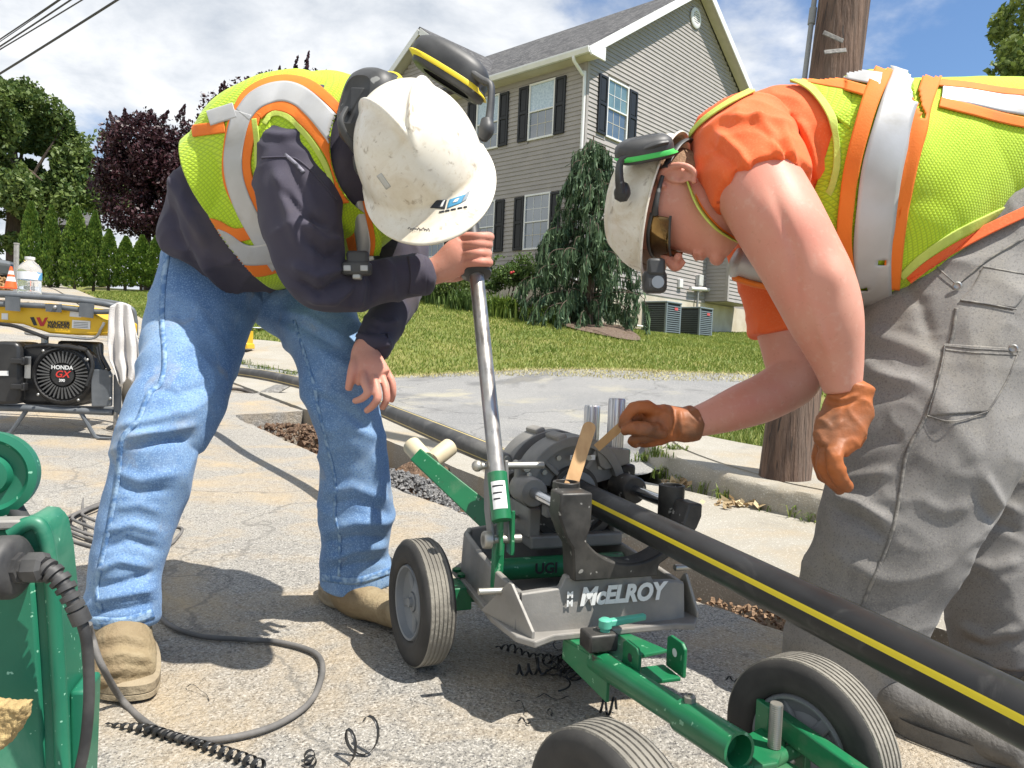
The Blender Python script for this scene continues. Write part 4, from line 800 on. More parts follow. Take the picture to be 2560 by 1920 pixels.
for tx, sz, dz, mm in (('HONDA', .032, .035, m_wht), ('GX', .055, -.012, M('gx_red', (.75, .05, .04), .5)), ('390', .022, -.038, m_wht)): mk('engine_text', text_mb(tx, sz, fc - gY * .009 + GZ_ * dz, gX, GZ_, bold=.001, align='CENTER', shear=.25 if tx == 'GX' else 0), mm, gen, smooth=0)
for a in (.6, 2.2, 3.9, 5.3): mk('bolt', MB().ball(fc + (gX * math.cos(a) + GZ_ * math.sin(a)) * RC * .93, .009, 8, 6), m_gsil, gen)
m_gplas = M('airbox_black', (.018, .018, .019), .35, col2=(.035, .035, .035), vscale=8)
mk('air_cleaner', gprism([(-180, 815), (60, 810), (140, 815), (168, 850), (172, 1180), (150, 1240), (-180, 1245)], .05, .28), m_gplas, gen, bevel=.02)
for y in (948, 1124): mk('latch', MB().box(gn(128, y, .06), (.075, .03, .03), np.array([gX, gY, GZ_]).T).box(gn(170, y, .05), (.02, .05, .045), np.array([gX, gY, GZ_]).T), m_gplas, gen, bevel=.005)
gdecal([(184, 915), (226, 915), (222, 1066), (180, 1064)], .02, m_gsil, 'rating_plate'); gdecal([(0, 1013), (92, 1013), (92, 1046), (0, 1046)], .055, m_wht, 'rating_plate')
mk('carburettor', MB().tube([gn(310, 770, -.05), gn(310, 830, -.05)], .02, 10).tube([gn(180, 745, -.02), gn(200, 760, 0), gn(420, 775, 0), gn(640, 790, -.02), gn(700, 720, .0), gn(720, 680, 0)], .008, 8, smooth=30), m_gsil, gen)
for pts in ([(180, 850), (300, 835), (470, 850), (600, 870)], [(540, 850), (600, 880), (640, 980), (600, 1120)], [(690, 830), (700, 900), (740, 980), (755, 1010)], [(670, 850), (690, 930), (720, 1000)], [(0, 690), (100, 705), (200, 740), (330, 790)]): mk('hose', MB().tube([gn(x, y, .01 + .01 * i) for i, (x, y) in enumerate(pts)], .011, 8, smooth=24), m_gblk, gen)
mk('muffler', MB().box(gn(560, 900, -.2), (.2, .2, .16), np.array([gX, gY, GZ_]).T), m_gblk, gen, bevel=.02)
mk('control_panel', gprism([(655, 1005), (760, 1000), (782, 1040), (780, 1258), (645, 1262), (640, 1090)], .03, .03), m_gfr, gen, bevel=.006)
for y in (1050, 1205): mk('bolt', MB().ball(gn(762, y, .035), .009, 8, 6), m_gsil, gen)
mk('frame_leg', gprism([(783, 1040), (832, 1044), (826, 1320), (782, 1316)], .0, .03), m_gfr, gen, smooth=0, bevel=.004)
for pts in ([(560, 1305), (655, 1470), (690, 1486), (785, 1490)], [(800, 1300), (796, 1488)], [(185, 1285), (75, 1440), (20, 1470)]): mk('support_leg', MB().tube([gn(*p) for p in pts], .013, 8), m_ironl if pts[0][0] == 800 else m_gfr, gen)
mk('foot', gprism([(680, 1478), (790, 1478), (786, 1503), (684, 1503)], .05, .12), m_gblk, gen, bevel=.01)
mk('foot', gprism([(-60, 1470), (40, 1470), (40, 1495), (-60, 1495)], .05, .12), m_gblk, gen, bevel=.01)
gw = gn(945, 1170, -.4); mk('wheel', MB().lathe([(0, -.03), (.10, -.03), (.145, -.04), (.16, -.02), (.16, .03), (.14, .045), (.1, .03), (0, .03)], (gw[0], gw[1], max(gw[2], h1(gw[0], gw[1]) + .16)), gX, 28), M('tyre_dusty', (.16, .145, .12), .9), gen)
mk('cable', MB().tube([gn(940, 770, -.2), gn(1000, 830, -.1), gn(1022, 930, -.1), gn(1005, 1080, -.1), gn(930, 1200, -.05), gn(880, 1340, -.05)], .006, 8, smooth=40), M('cable_pale', (.5, .48, .4), .6), gen)
# towel draped on the frame
tpx = {0: (765, 905), .12: (755, 920), .3: (752, 938), .5: (746, 962), .7: (752, 972), .85: (790, 968), 1.0: (815, 940)}
ks = sorted(tpx); rows = []
for t in np.linspace(0, 1, 46):
    l_ = np.interp(t, ks, [tpx[k][0] for k in ks]); r_ = np.interp(t, ks, [tpx[k][1] for k in ks]); row = []
    for u in np.linspace(0, 1, 40):
        y = 572 + t * 520 + (30 * u * (1 - u) * -4 if t < .1 else 0) - 30 * t * abs(u - .45) + (50 * max(0, .35 - u) * t + 30 * t * math.sin(u * 9)) ; o = .045 + .022 * math.sin(u * 17 + 2.5 * t) * (.3 + t) + .012 * mnoise.noise(Vector((u * 5, t * 4, 1)))
        row.append(gn(l_ + (r_ - l_) * u, y, o))
    rows.append(row)
mk('towel', MB().grid(rows), M('towel_white', (.66, .63, .6), .95, var=.15, vscale=14, bump=.6, bscale=160), None, 'dirty white towel hanging over the generator frame', 'towel', solid=.006, smooth=180)
# water bottle on the generator
bb = gn(203, 492, -.1); bt = gn(203, 228, -.1); bh = np.linalg.norm(bt - bb); br_ = 60 / 2.764 * np.linalg.norm(bb) / FPX
bot = empty('water_bottle', bb, 'clear plastic water bottle standing on top of the generator', 'bottle')
m_pet = M('clear_plastic', (.95, .97, 1.), .06, var=0, trans=.85, ior=1.2, spec=.6)
prb = [(0, 0), (br_ * .8, 0), (br_, .03), (br_ * .97, .2), (br_, .24), (br_ * .97, .28), (br_, .32), (br_ * .97, .36), (br_, .42), (br_, .62), (br_ * .98, .68), (br_ * .8, .78), (br_ * .45, .88), (br_ * .36, .91), (br_ * .36, .96)]
mk('shell', MB().lathe([(r, z * bh) for r, z in prb], bb, n=28), m_pet, bot, smooth=60)
mk('cap', MB().lathe([(br_ * .42, .925 * bh), (br_ * .43, .94 * bh), (br_ * .43, .995 * bh), (br_ * .38, bh), (0, bh)], bb, n=24), m_wht, bot)
mk('label_band', MB().lathe([(br_ * 1.01, .40 * bh), (br_ * 1.015, .5 * bh), (br_ * 1.01, .6 * bh)], bb, n=28), [M('bottle_label', (.78, .8, .82), .4, col2=(.10, .33, .62), vscale=14, vdet=1, contrast=(.5, .53))], bot)
# ---------------- pipe fusion machine on its cart ----------------
MU = nrm((-.34, .94, 0)); MV = np.array([MU[1], -MU[0], 0]); MZ = np.array([0, 0, 1.])
def ML(x, y, z): return MV * x + MU * y + MZ * z
MM = np.array([MV, MU, MZ]).T
m_alu = M('cast_alu', (.31, .295, .27), .6, metal=.3, col2=(.22, .21, .195), vscale=9, bump=.25, bscale=170, dirt=dict(col=(.36, .32, .26), scale=8, a=.52, b=.75, amt=.6), rvar=.12)
m_blk = M('jaw_black', (.028, .027, .026), .45, metal=.25, col2=(.07, .066, .06), vscale=22, bump=.15, bscale=120, speck=dict(col=(.28, .27, .25), scale=60, a=.68, b=.70))
m_gry = M('jaw_grey', (.20, .195, .185), .5, metal=.35, col2=(.27, .26, .24), vscale=14, bump=.2, bscale=150, dirt=dict(col=(.28, .25, .21), scale=9, a=.56, b=.76, amt=.5))
m_chr = M('chrome', (.62, .63, .64), .16, metal=1., var=.1)
m_knob = M('knob_alu', (.66, .66, .67), .4, metal=1., var=.2, vscale=20)
m_grn = M('paint_green', (.012, .17, .065), .4, col2=(.008, .12, .048), vscale=7, coat=.25, speck=dict(col=(.16, .36, .22), scale=70, a=.69, b=.71), dirt=[dict(col=(.30, .30, .22), scale=5, a=.55, b=.78, amt=.55), dict(col=(.05, .04, .03), scale=24, a=.67, b=.7)])
m_teal = M('lever_teal', (.10, .42, .30), .45, var=.2, vscale=14)
m_rub = M('tyre_rubber', (.030, .029, .028), .75, col2=(.055, .052, .048), vscale=12, bump=.2, bscale=90)
m_trd = M('tyre_tread', (.15, .14, .12), .95, col2=(.27, .25, .21), vscale=9, bump=.5, bscale=70)
m_rim = M('rim_grey', (.21, .225, .24), .45, var=.25, vscale=10, dirt=dict(col=(.32, .29, .24), scale=14, a=.56, b=.75, amt=.5))
m_steel = M('tube_steel', (.50, .49, .47), .42, metal=.9, col2=(.34, .32, .29), vscale=16, bump=.1, bscale=90, rvar=.15)
m_zinc = M('zinc', (.5, .48, .42), .45, metal=.8, var=.3, vscale=30)
m_roll = M('roller_cream', (.62, .53, .36), .55, var=.25, vscale=10)
fus = empty('pipe_fusion_machine', ML(.67, 1.45, 0), 'grey pipe fusion machine with green cart frame and three rubber wheels', 'fusion machine')
# base tray: flange, walls
fl = [(.475, 1.235), (.50, 1.20), (.545, 1.222), (.80, 1.222), (.84, 1.21), (.873, 1.25), (.86, 1.30), (.855, 1.66), (.83, 1.70), (.50, 1.70), (.47, 1.66), (.462, 1.34)]
mk('base_plate', MB().prism(fl, .013, ML(0, 0, .155), MV, MU), m_alu, fus, smooth=0, bevel=.003)
def wall(pts, z0, tops, th):                                           # a wall following points with its own top heights
    n = len(pts); p = np.array(pts, float); t = np.gradient(p, axis=0); t /= np.linalg.norm(t, axis=1)[:, None]; nn_ = np.stack([t[:, 1], -t[:, 0]], -1) * th / 2
    A, B = p + nn_, p - nn_; g = [[ML(*A[i], z0) for i in range(n)], [ML(*(A[i] - nn_[i] * .4), tops[i]) for i in range(n)], [ML(*(B[i] + nn_[i] * .4), tops[i]) for i in range(n)], [ML(*B[i], z0) for i in range(n)]]
    return MB().grid(g).add([x[0] for x in g], [(0, 1, 2, 3)]).add([x[-1] for x in g], [(3, 2, 1, 0)])
mk('front_wall', wall([(.492, 1.262), (.53, 1.256), (.565, 1.254), (.575, 1.254), (.66, 1.254), (.752, 1.254), (.762, 1.254), (.81, 1.256), (.835, 1.262)], .166, [.238, .243, .246, .268, .268, .266, .245, .243, .236], .03), m_alu, fus, smooth=30, bevel=.003)
mk('side_wall', wall([(.492, 1.262), (.487, 1.4), (.487, 1.5), (.49, 1.62), (.51, 1.66)], .166, [.238, .243, .25, .262, .262], .02), m_alu, fus, smooth=40, bevel=.003)
mk('side_wall', wall([(.835, 1.262), (.842, 1.4), (.842, 1.6), (.82, 1.66)], .166, [.236, .24, .25, .26], .02), m_alu, fus, smooth=40, bevel=.003)
mk('rear_wall', wall([(.51, 1.66), (.6, 1.672), (.74, 1.672), (.82, 1.66)], .166, [.262, .268, .268, .26], .02), m_alu, fus, smooth=40, bevel=.003)
for tx, sz, x, z, sx in (('McELROY', .046, .601, .214, .92),): mk('name_text', text_mb(tx, sz, ML(x, 1.2372, z), MV, MZ, bold=.0022, shear=.18, sx=sx), m_wht, fus, smooth=0)
mk('logo_mark', text_mb('M', .0165, ML(.574, 1.2372, .2295), MV, MZ, bold=.0008), m_wht, fus, smooth=0); mk('logo_mark', text_mb('M', .0165, ML(.574, 1.2372, .2135), MV, MZ, bold=.0008), m_wht, fus, smooth=0)
mk('cross_tube', MB().tube([ML(.50, 1.50, .208), ML(.83, 1.50, .208)], .024, 20), m_grn, fus); mk('tube_text', text_mb('UGI', .032, ML(.605, 1.4755, .202), MV, MZ, bold=.001), m_dk, fus, smooth=0)
for ga_, gb_, gt_ in ((ML(.452, 1.375, .168), ML(.498, 1.214, .168), ML(.474, 1.285, .25)), (ML(.852, 1.34, .168), ML(.862, 1.24, .168), ML(.846, 1.27, .25))):
    gk = [ga_, gb_, gb_ + MZ * .012, gt_ + (gb_ - ga_) * .06, gt_]; mk('gusset', MB().add(gk + [q + MV * .006 for q in gk], [(0, 1, 2, 3, 4), (9, 8, 7, 6, 5)] + [(i_, 5 + i_, 5 + (i_ + 1) % 5, (i_ + 1) % 5) for i_ in range(5)]), m_alu, fus, smooth=0, bevel=.001)
mk('pin', MB().tube([ML(.425, 1.31, .228), ML(.485, 1.31, .226)], .0065, 12), m_zinc, fus); mk('pin', MB().tube([ML(.825, 1.27, .262), ML(.888, 1.27, .262)], .0065, 12), m_zinc, fus)
# front pipe yoke with two sockets
cxm, czm = .700, .412
arc_ = lambda r, a0, a1, n: [(cxm + r * math.cos(R_(a)), czm + r * math.sin(R_(a))) for a in np.linspace(a0, a1, n)]
yk = [(.548, .428), (.546, .385), (.562, .345), (.576, .325), (.582, .262), (.758, .262), (.762, .285), (.81, .315), (.842, .352), (.852, .375), (.852, .40), (.822, .402)] + arc_(.122, -28, -143, 22) + [(.612, .365), (.612, .428)]
mk('pipe_yoke', MB().prism(yk[::-1], .052, ML(0, 1.277, 0), MV, MZ).add([], []), m_blk, fus, smooth=35, bevel=.004)
for (x, z0, z1) in ((.590, .362, .436), (.826, .352, .425)):
    mk('socket', MB().lathe([(.0, z0 - .012), (.020, z0 - .01), (.026, z0), (.0265, z1), (.021, z1 + .001), (.0205, z1 - .04)], ML(x, 1.298, 0), n=26), m_blk, fus, smooth=40, bevel=.001)
    mk('keyhole', MB().ball(ML(x + .006, 1.2725, z0 + .028), (.010, .004, .016), 14, 8, MM), m_dk, fus)
# rods and cylinders
for x in (.600, .848):
    mk('guide_rod', MB().tube([ML(x, 1.31, .377), ML(x, 1.86, .377)], .0125, 18), m_chr, fus)
    cyl = mk('cylinder', MB().lathe([(.0125, 0), (.029, 0), (.032, .004), (.032, .075), (.030, .079), (.0125, .079)], ML(x, 1.485, .377), MU, 30), m_gry if x < .7 else m_blk, fus, smooth=40)
    mk('cylinder_sleeve', MB().lathe([(.0125, 0), (.027, 0), (.029, .004), (.029, .13), (.0125, .13)], ML(x, 1.60, .377), MU, 26), m_blk, fus, smooth=40)
# clamp jaws round the pipe
def halfring(y0, y1, r0, r1, a0, a1, n=40):
    A = np.radians(np.linspace(a0, a1, n)); px_, pz_ = .724, .368
    g = [[ML(px_ + r * math.cos(a), y, pz_ + r * math.sin(a)) for a in A] for (r, y) in ((r0, y0), (r1, y0), (r1, y1), (r0, y1), (r0, y0))]
    mb = MB().grid(g); mb.add([q[0] for q in g[:4]], [(0, 1, 2, 3)]).add([q[-1] for q in g[:4]], [(3, 2, 1, 0)]); return mb
for (y0, y1, tooth) in ((1.535, 1.615, 108), (1.665, 1.745, 108)):
    mk('upper_jaw_rim', halfring(y0, y1, .106, .127, 18, 172), m_gry, fus, smooth=35, bevel=.002)
    mk('upper_jaw_web', halfring(y0 + .022, y1 - .022, .05, .108, 14, 170), m_gry, fus, smooth=35)
    mk('upper_jaw_hub', halfring(y0 + .003, y1 - .003, .033, .058, 6, 174), m_blk, fus, smooth=35, bevel=.002)
    mk('lower_jaw_rim', halfring(y0 + .004, y1 - .004, .104, .122, 186, 354), m_blk, fus, smooth=35, bevel=.002)
    mk('lower_jaw_web', halfring(y0 + .02, y1 - .02, .034, .106, 184, 356), m_blk, fus, smooth=35)
    for a in (60, 138): e = np.array([math.cos(R_(a)), math.sin(R_(a))]); mk('jaw_rib', MB().box(ML(.724 + e[0] * .08, (y0 + y1) / 2, .368 + e[1] * .08), (.055, .06, .011), MM @ np.array([[e[0], 0, -e[1]], [0, 1, 0], [e[1], 0, e[0]]])), m_gry, fus, smooth=0, bevel=.002)
    e = np.array([math.cos(R_(tooth)), math.sin(R_(tooth))]); mk('jaw_stop', MB().box(ML(.724 + e[0] * .128, (y0 + y1) / 2, .368 + e[1] * .128), (.018, .075, .026), MM @ np.array([[e[0], 0, -e[1]], [0, 1, 0], [e[1], 0, e[0]]])), m_alu, fus, smooth=0, bevel=.005)
    mk('jaw_ear', MB().prism([(.785, .425), (.80, .415), (.862, .43), (.862, .463), (.80, .470), (.77, .475)], .056, ML(0, y0 + .062, 0), MV, MZ), m_gry, fus, smooth=0, bevel=.003)
    kz0, kz1 = (.464, .583) if y0 < 1.6 else (.464, .556)
    n_ = 60; prof_ = []
    A = np.linspace(0, 2 * math.pi, n_, endpoint=False); rr = .0205 * (1 - .07 * (np.cos(A * 12) > .2)); kc = ML(.833, y0 + .03, 0)
    g = [[kc + MZ * z + s * rr[i] * (MV * math.cos(A[i]) + MU * math.sin(A[i])) for i in range(n_)] for z, s in ((kz0, .9), (kz0 + .003, 1), (kz1 - .004, 1), (kz1, .88), (kz1, .01))]
    mk('clamp_knob', MB().grid(g, closed=True), m_knob, fus, smooth=30)
    mk('hinge_lug', MB().prism([(.578, .385), (.625, .39), (.628, .41), (.607, .436), (.592, .44), (.58, .43)], .022, ML(0, y0 + .03, 0), MV, MZ), m_gry, fus, smooth=0, bevel=.004)
    mk('hinge_pin', MB().tube([ML(.598, y0 - .006, .424), ML(.598, y0 + .07, .424)], .0085, 14), m_zinc, fus)
    mk('hinge_block', MB().box(ML(.865, y0 + .04, .402), (.04, .055, .05), MM), m_blk, fus, bevel=.008)
mk('size_strip', MB().box(ML(.735, 1.5335, .447), (.062, .003, .011), MM), m_wht, fus, smooth=0)
for x, s in ((.712, 1), (.748, 1)): mk('hex_screw', MB().lathe([(0, 0), (.007, 0), (.007, .004), (0, .004)], ML(x + .0, 1.531, .447) - MU * .004, MU, 6), m_zinc, fus)
for a in (38, 76, 118, 150): mk('jaw_bolt', MB().lathe([(0, 0), (.0065, 0), (.0065, .005), (0, .005)], ML(.724 + .085 * math.cos(R_(a)), 1.557, .368 + .085 * math.sin(R_(a))), -MU, 6), m_zinc, fus, smooth=0)
mk('carriage_beam', MB().box(ML(.724, 1.60, .258), (.23, .17, .03), MM).box(ML(.62, 1.60, .30), (.03, .15, .07), MM).box(ML(.835, 1.60, .30), (.03, .15, .07), MM), m_gry, fus, smooth=0, bevel=.005)
mk('stop_block', MB().box(ML(.640, 1.475, .342), (.04, .03, .03), MM), m_gry, fus, smooth=0, bevel=.003); mk('stop_screw', MB().lathe([(0, 0), (.008, 0), (.008, .006), (.004, .006), (.004, .003), (0, .003)], ML(.640, 1.459, .342), -MU, 14), m_zinc, fus)
mk('pipe_insert', halfring(1.528, 1.54, .0306, .047, -20, 200), m_rim, fus, smooth=35, bevel=.001)
mk('grease_cap', MB().lathe([(0, 0), (.006, 0), (.005, .006), (0, .008)], ML(.600, 1.52, .409), MZ, 10), m_zinc, fus)
mk('rear_support', MB().box(ML(.79, 1.70, .255), (.05, .03, .14), MM), m_grn, fus, bevel=.003); mk('rear_post', MB().box(ML(.905, 1.66, .40), (.034, .03, .10), MM), m_grn, fus, bevel=.004)
mk('side_plug', MB().tube([ML(.872, 1.60, .245), ML(.872, 1.60, .275)], .03, 20).tube([ML(.872, 1.60, .275), ML(.872, 1.60, .288)], .024, 20), m_zinc, fus)
mk('stay_rod', MB().tube([ML(.50, 1.42, .292), ML(.545, 1.52, .30), ML(.60, 1.60, .30)], .006, 8), m_zinc, fus)
# lever
LX = .485; lt_, lm, lp = ML(LX, 1.613, .863), ML(LX, 1.402, .425), ML(LX, 1.388, .305); ldir = nrm(lt_ - lm)
mk('lever_tube', MB().tube([lm - ldir * .02, lt_], .0165, 20), m_steel, fus)
mk('lever_sleeve', MB().tube([lm - ldir * .085, lm + ldir * .012], .0205, 22), m_grn, fus, bevel=.001)
tocam = nrm(CAMP - lm); lc = lm - ldir * .037
e1 = nrm(np.cross(ldir, tocam)); e2 = np.cross(tocam, ldir)
mk('lever_sticker', MB().grid([[lc + ldir * z + (.0209) * (nrm(tocam - ldir * (tocam @ ldir)) * math.cos(a) + e1 * math.sin(a)) for a in np.linspace(-.75, .75, 10)] for z in (-.028, .028)], flip=True), m_wht, fus)
for k, z in enumerate((.018, .004, -.008)):
    mk('sticker_text', MB().grid([[lc + ldir * (z + dz) + .0213 * (nrm(tocam - ldir * (tocam @ ldir)) * math.cos(a) + e1 * math.sin(a)) for a in np.linspace(-.6, .5 - .2 * k, 8)] for dz in (-.0016, .0016)], flip=True), m_dk, fus)
mk('lever_foot', MB().prism([(0, 0), (.03, 0), (.028, .085), (.006, .09)], .008, lp + ML(-.0, -.018, -.03) * 1, MU, MZ), m_grn, fus, smooth=0, bevel=.002)
mk('lever_foot', MB().prism([(0, 0), (.03, 0), (.028, .085), (.006, .09)], .008, lp + ML(.024, -.018, -.03), MU, MZ), m_grn, fus, smooth=0, bevel=.002)
mk('lever_strut', MB().box(ML(LX + .004, 1.392, .235), (.02, .022, .13), MM), m_grn, fus, bevel=.002)
mk('pivot_bolt', MB().lathe([(0, 0), (.016, 0), (.018, .003), (.018, .016), (0, .016)], lp - MV * .03, MV, 20).tube([lp - MV * .03, lp + MV * .05], .009, 12), m_zinc, fus)
mk('link_plate', MB().prism([(-.012, .0), (.014, -.004), (.045, .05), (.055, .10), (.05, .15), (.03, .155), (.022, .11), (.012, .06)], .008, lp + MV * -.016, MU, MZ), m_gry, fus, smooth=0, bevel=.002)
mk('link_plate', MB().prism([(-.012, .0), (.014, -.004), (.045, .05), (.055, .10), (.05, .15), (.03, .155), (.022, .11), (.012, .06)], .008, lp + MV * .02, MU, MZ), m_gry, fus, smooth=0, bevel=.002)
mk('link_bolt', MB().tube([ML(LX - .035, 1.43, .447), ML(LX + .11, 1.43, .447)], .0075, 12).ball(ML(LX - .035, 1.43, .447), .012, 10, 8), m_zinc, fus)
# swing-out green roller arm
a0, a1 = ML(.63, 1.73, .225), ML(.428, 1.90, .402); ad = nrm(a1 - a0); aw_ = nrm(np.cross(ad, MU)); an = np.cross(aw_, ad)
w0_, w1_ = .034, .020
mk('roller_arm', MB().add([a0 - an * .012 - aw_ * w0_, a0 - an * .012 + aw_ * w0_, a1 - an * .012 + aw_ * w1_, a1 - an * .012 - aw_ * w1_, a0 + an * .035 - aw_ * w0_ * .6, a0 + an * .035 + aw_ * w0_ * .6, a1 + an * .02 + aw_ * w1_, a1 + an * .02 - aw_ * w1_], [(0, 3, 2, 1), (4, 5, 6, 7), (0, 1, 5, 4), (1, 2, 6, 5), (2, 3, 7, 6), (3, 0, 4, 7)]), m_grn, fus, smooth=0, bevel=.003)
for (p0, p1) in ((P(1062, 1150, 1.95), P(1028, 1112, 2.0)), (P(1080, 1152, 2.02), P(1126, 1116, 2.08))):
    d = nrm(p1 - p0); L_ = np.linalg.norm(p1 - p0); rl_ = mk('roller', MB().lathe([(0, 0), (.024, 0), (.0255, .003), (.0255, L_ - .003), (.022, L_), (0, L_)], p0, d, 24), m_roll, fus, smooth=40); mk('roller_nut', MB().lathe([(0, 0), (.011, 0), (.011, .008), (.006, .008), (.006, .014), (0, .014)], p1, d, 6), m_zinc, rl_)
# wheels
def wheel(c, ax, r=.134, w=.072):
    ax = nrm(ax); k = r / .134; h = w / 2
    wr = mk('wheel', MB().lathe([(.022 * k, -h * .5), (.05 * k, -h * .22), (.07 * k, -h * .45), (.074 * k, -h * .86), (.078 * k, -h * .9), (.082 * k, -h * .62)], c, ax, 48).lathe([(.046 * k, h * .55), (.07 * k, h * .62), (.074 * k, h * .86), (.078 * k, h * .9), (.082 * k, h * .62)], c, ax, 48), m_rim, fus, smooth=40)
    pr = [(.080 * k, -h * .6), (.083 * k, -h * .86), (.096 * k, -h * .98), (.100 * k, -h * .955), (.103 * k, -h * .985), (.118 * k, -h * .97), (.128 * k, -h * .86)]
    mk('tyre', MB().lathe(pr + [(.1315 * k, -h * .72)], c, ax, 64).lathe([(.1315 * k, h * .72)] + [(a, -b) for a, b in pr[::-1]], c, ax, 64), m_rub, wr, smooth=60)
    tr_ = [(.1315 * k, -h * .72)]
    for i in range(6):
        z = -h * .62 + i * h * .25; tr_ += [(r, z - h * .07), (r, z + h * .07), (r - .0022, z + h * .09), (r - .0022, z + h * .16)] if i < 5 else [(r, z - h * .07), (r, z)]
    mk('tread', MB().lathe(tr_ + [(.1315 * k, h * .72)], c, ax, 64), m_trd, wr, smooth=25)
    sp = MB(); a_ = nrm(np.cross(ax, (0, 0, 1))); b_ = np.cross(ax, a_)
    for i in range(5):
        t = i / 5 * 2 * math.pi + .3; e = a_ * math.cos(t) + b_ * math.sin(t); f = np.cross(ax, e)
        mk('spoke', MB().box(c + e * .044 * k, (.062 * k, .020 * k, h * .9), np.array([e, f, ax]).T), m_rim, wr, bevel=.004)
    mk('hub', MB().lathe([(0, -h * .8), (.010, -h * .8), (.011, -h * .6), (.020, -h * .58), (.022, h * .58), (.011, h * .6), (.010, h * .8), (0, h * .8)], c, ax, 24).lathe([(.022, -.004), (.076 * k, -.004), (.076 * k, .004), (.022, .004)], c, ax, 30), m_rim, wr, smooth=40)
wl = ML(.372, 1.55, .134); wheel(wl, nrm(MV * .985 - MU * -.12))
mk('axle', MB().tube([wl, ML(.86, 1.60, .134)], .011, 14).box(ML(.455, 1.56, .14), (.05, .075, .05), MM).box(ML(.62, 1.585, .135), (.34, .045, .035), MM), m_grn, fus, smooth=30, bevel=.003)
for (x, y) in ((.474, 1.59), (.474, 1.63)): mk('cap_screw', MB().lathe([(0, 0), (.011, 0), (.011, .006), (0, .006)], ML(x, y, .17), MZ, 10), m_grn, fus)
fL, fR = ML(.412, .735, .126), ML(.792, .845, .126); fax = nrm(fR - fL)
wheel(fL, fax, .126, .07); wheel(fR, fax, .126, .07)
fm = (fL + fR) / 2; fn = np.cross(MZ, fax); FMx = np.array([fax, fn, MZ]).T
mk('front_axle', MB().tube([fL, fR], .010, 14).box(fm - MZ * .02 + fax * .02, (.24, .06, .03), FMx), m_grn, fus, smooth=30, bevel=.003)
# tongue
t0, t1 = ML(.608, 1.17, .135), ML(.640, .806, .158); td = nrm(t1 - t0)
mk('tongue_tube', MB().tube([t0, t1 - td * .03], .0215, 24), m_grn, fus)
mk('tongue_sleeve', MB().lathe([(.0215, 0), (.0262, 0), (.0262, .12), (.0215, .12), (.021, .06)], t1 - td * .12, td, 28), m_grn, fus, smooth=40)
mk('tongue_bolt', MB().lathe([(0, 0), (.009, 0), (.009, .008), (.004, .009), (.004, .012)], t1 - td * .105 + np.cross(td, np.cross(MZ, td)) * .025, nrm(np.cross(td, np.cross(MZ, td))), 6), m_zinc, fus)
mk('bracket_top', MB().prism([(.575, 1.24), (.600, 1.115), (.735, 1.14), (.70, 1.24)], .007, ML(0, 0, .148), MV, MU), m_grn, fus, smooth=0, bevel=.002)
p_ = [ML(.573, 1.245, .15), ML(.600, 1.113, .15), ML(.600, 1.113, .085), ML(.573, 1.245, .112)]
mk('bracket_side', MB().add(p_ + [q + MV * .007 for q in p_], [(0, 1, 2, 3), (7, 6, 5, 4), (0, 4, 5, 1), (1, 5, 6, 2), (2, 6, 7, 3), (3, 7, 4, 0)]), m_grn, fus, smooth=0, bevel=.002)
for x in (.628, .716):
    mk('saddle_tab', MB().prism([(0, 0), (.055, 0), (.055, .052), (.045, .058), (.01, .058), (0, .05)], .007, ML(x, 1.06, .138), MU, MZ), m_grn, fus, smooth=0, bevel=.002)
    mk('tab_hole', MB().lathe([(0, 0), (.0075, 0)], ML(x - .0005, 1.088, .172), -MV, 16), m_dk if x < .7 else m_wht, fus)
mk('saddle_base', MB().box(ML(.672, 1.088, .137), (.082, .056, .007), MM), m_grn, fus, smooth=0, bevel=.002)
mk('clamp_block', MB().box(ML(.607, 1.165, .176), (.056, .046, .032), MM), m_blk, fus, bevel=.004)
mk('clamp_post', MB().lathe([(0, 0), (.009, 0), (.009, .006), (.012, .007), (.012, .020), (.008, .023), (0, .023)], ML(.616, 1.16, .192), MZ, 20), m_teal, fus, smooth=40)
mk('clamp_lever', MB().add([ML(.616, 1.152, .199), ML(.616, 1.168, .199), ML(.700, 1.172, .204), ML(.700, 1.16, .204), ML(.616, 1.152, .212), ML(.616, 1.168, .212), ML(.700, 1.172, .215), ML(.700, 1.16, .215)], [(0, 1, 2, 3), (7, 6, 5, 4), (0, 4, 5, 1), (1, 5, 6, 2), (2, 6, 7, 3), (3, 7, 4, 0)]), m_teal, fus, bevel=.003)
mk('pull_bar', MB().box(ML(.757, .70, .152), (.020, .36, .034), MM), m_grn, fus, bevel=.003)
mk('yoke_plate', MB().prism([(.66, .80), (.70, .80), (.77, .86), (.77, .90), (.69, .87)], .008, ML(0, 0, .128), MV, MU).box(ML(.745, .885, .15), (.012, .03, .05), MM).box(ML(.775, .835, .12), (.012, .02, .05), MM), m_grn, fus, smooth=0, bevel=.002)
mb = MB(); bz = ML(.722, .835, 0); rows = []
for i in range(120): t = i / 119; rows.append([bz + MZ * (.085 + t * .115) + (.0085 + (.0009 if i % 3 == 0 else -.0004)) * (MV * math.cos(a) + MU * math.sin(a)) for a in np.linspace(0, 2 * math.pi, 16, endpoint=False)])
mk('threaded_bolt', MB().grid(rows, closed=True, flip=True).lathe([(0, 0), (.0085, 0)], bz + MZ * .2, MZ, 16), m_zinc, fus, smooth=180)
mk('wing_nut', MB().lathe([(0, 0), (.016, 0), (.014, .014), (0, .014)], bz + MZ * .085, MZ, 16).tube([bz + MZ * .095 - MV * .012, bz + MZ * .118 - MV * .035], [.006, .008], 10).tube([bz + MZ * .095 + MV * .012, bz + MZ * .115 + MV * .032], [.006, .008], 10), m_zinc, fus)
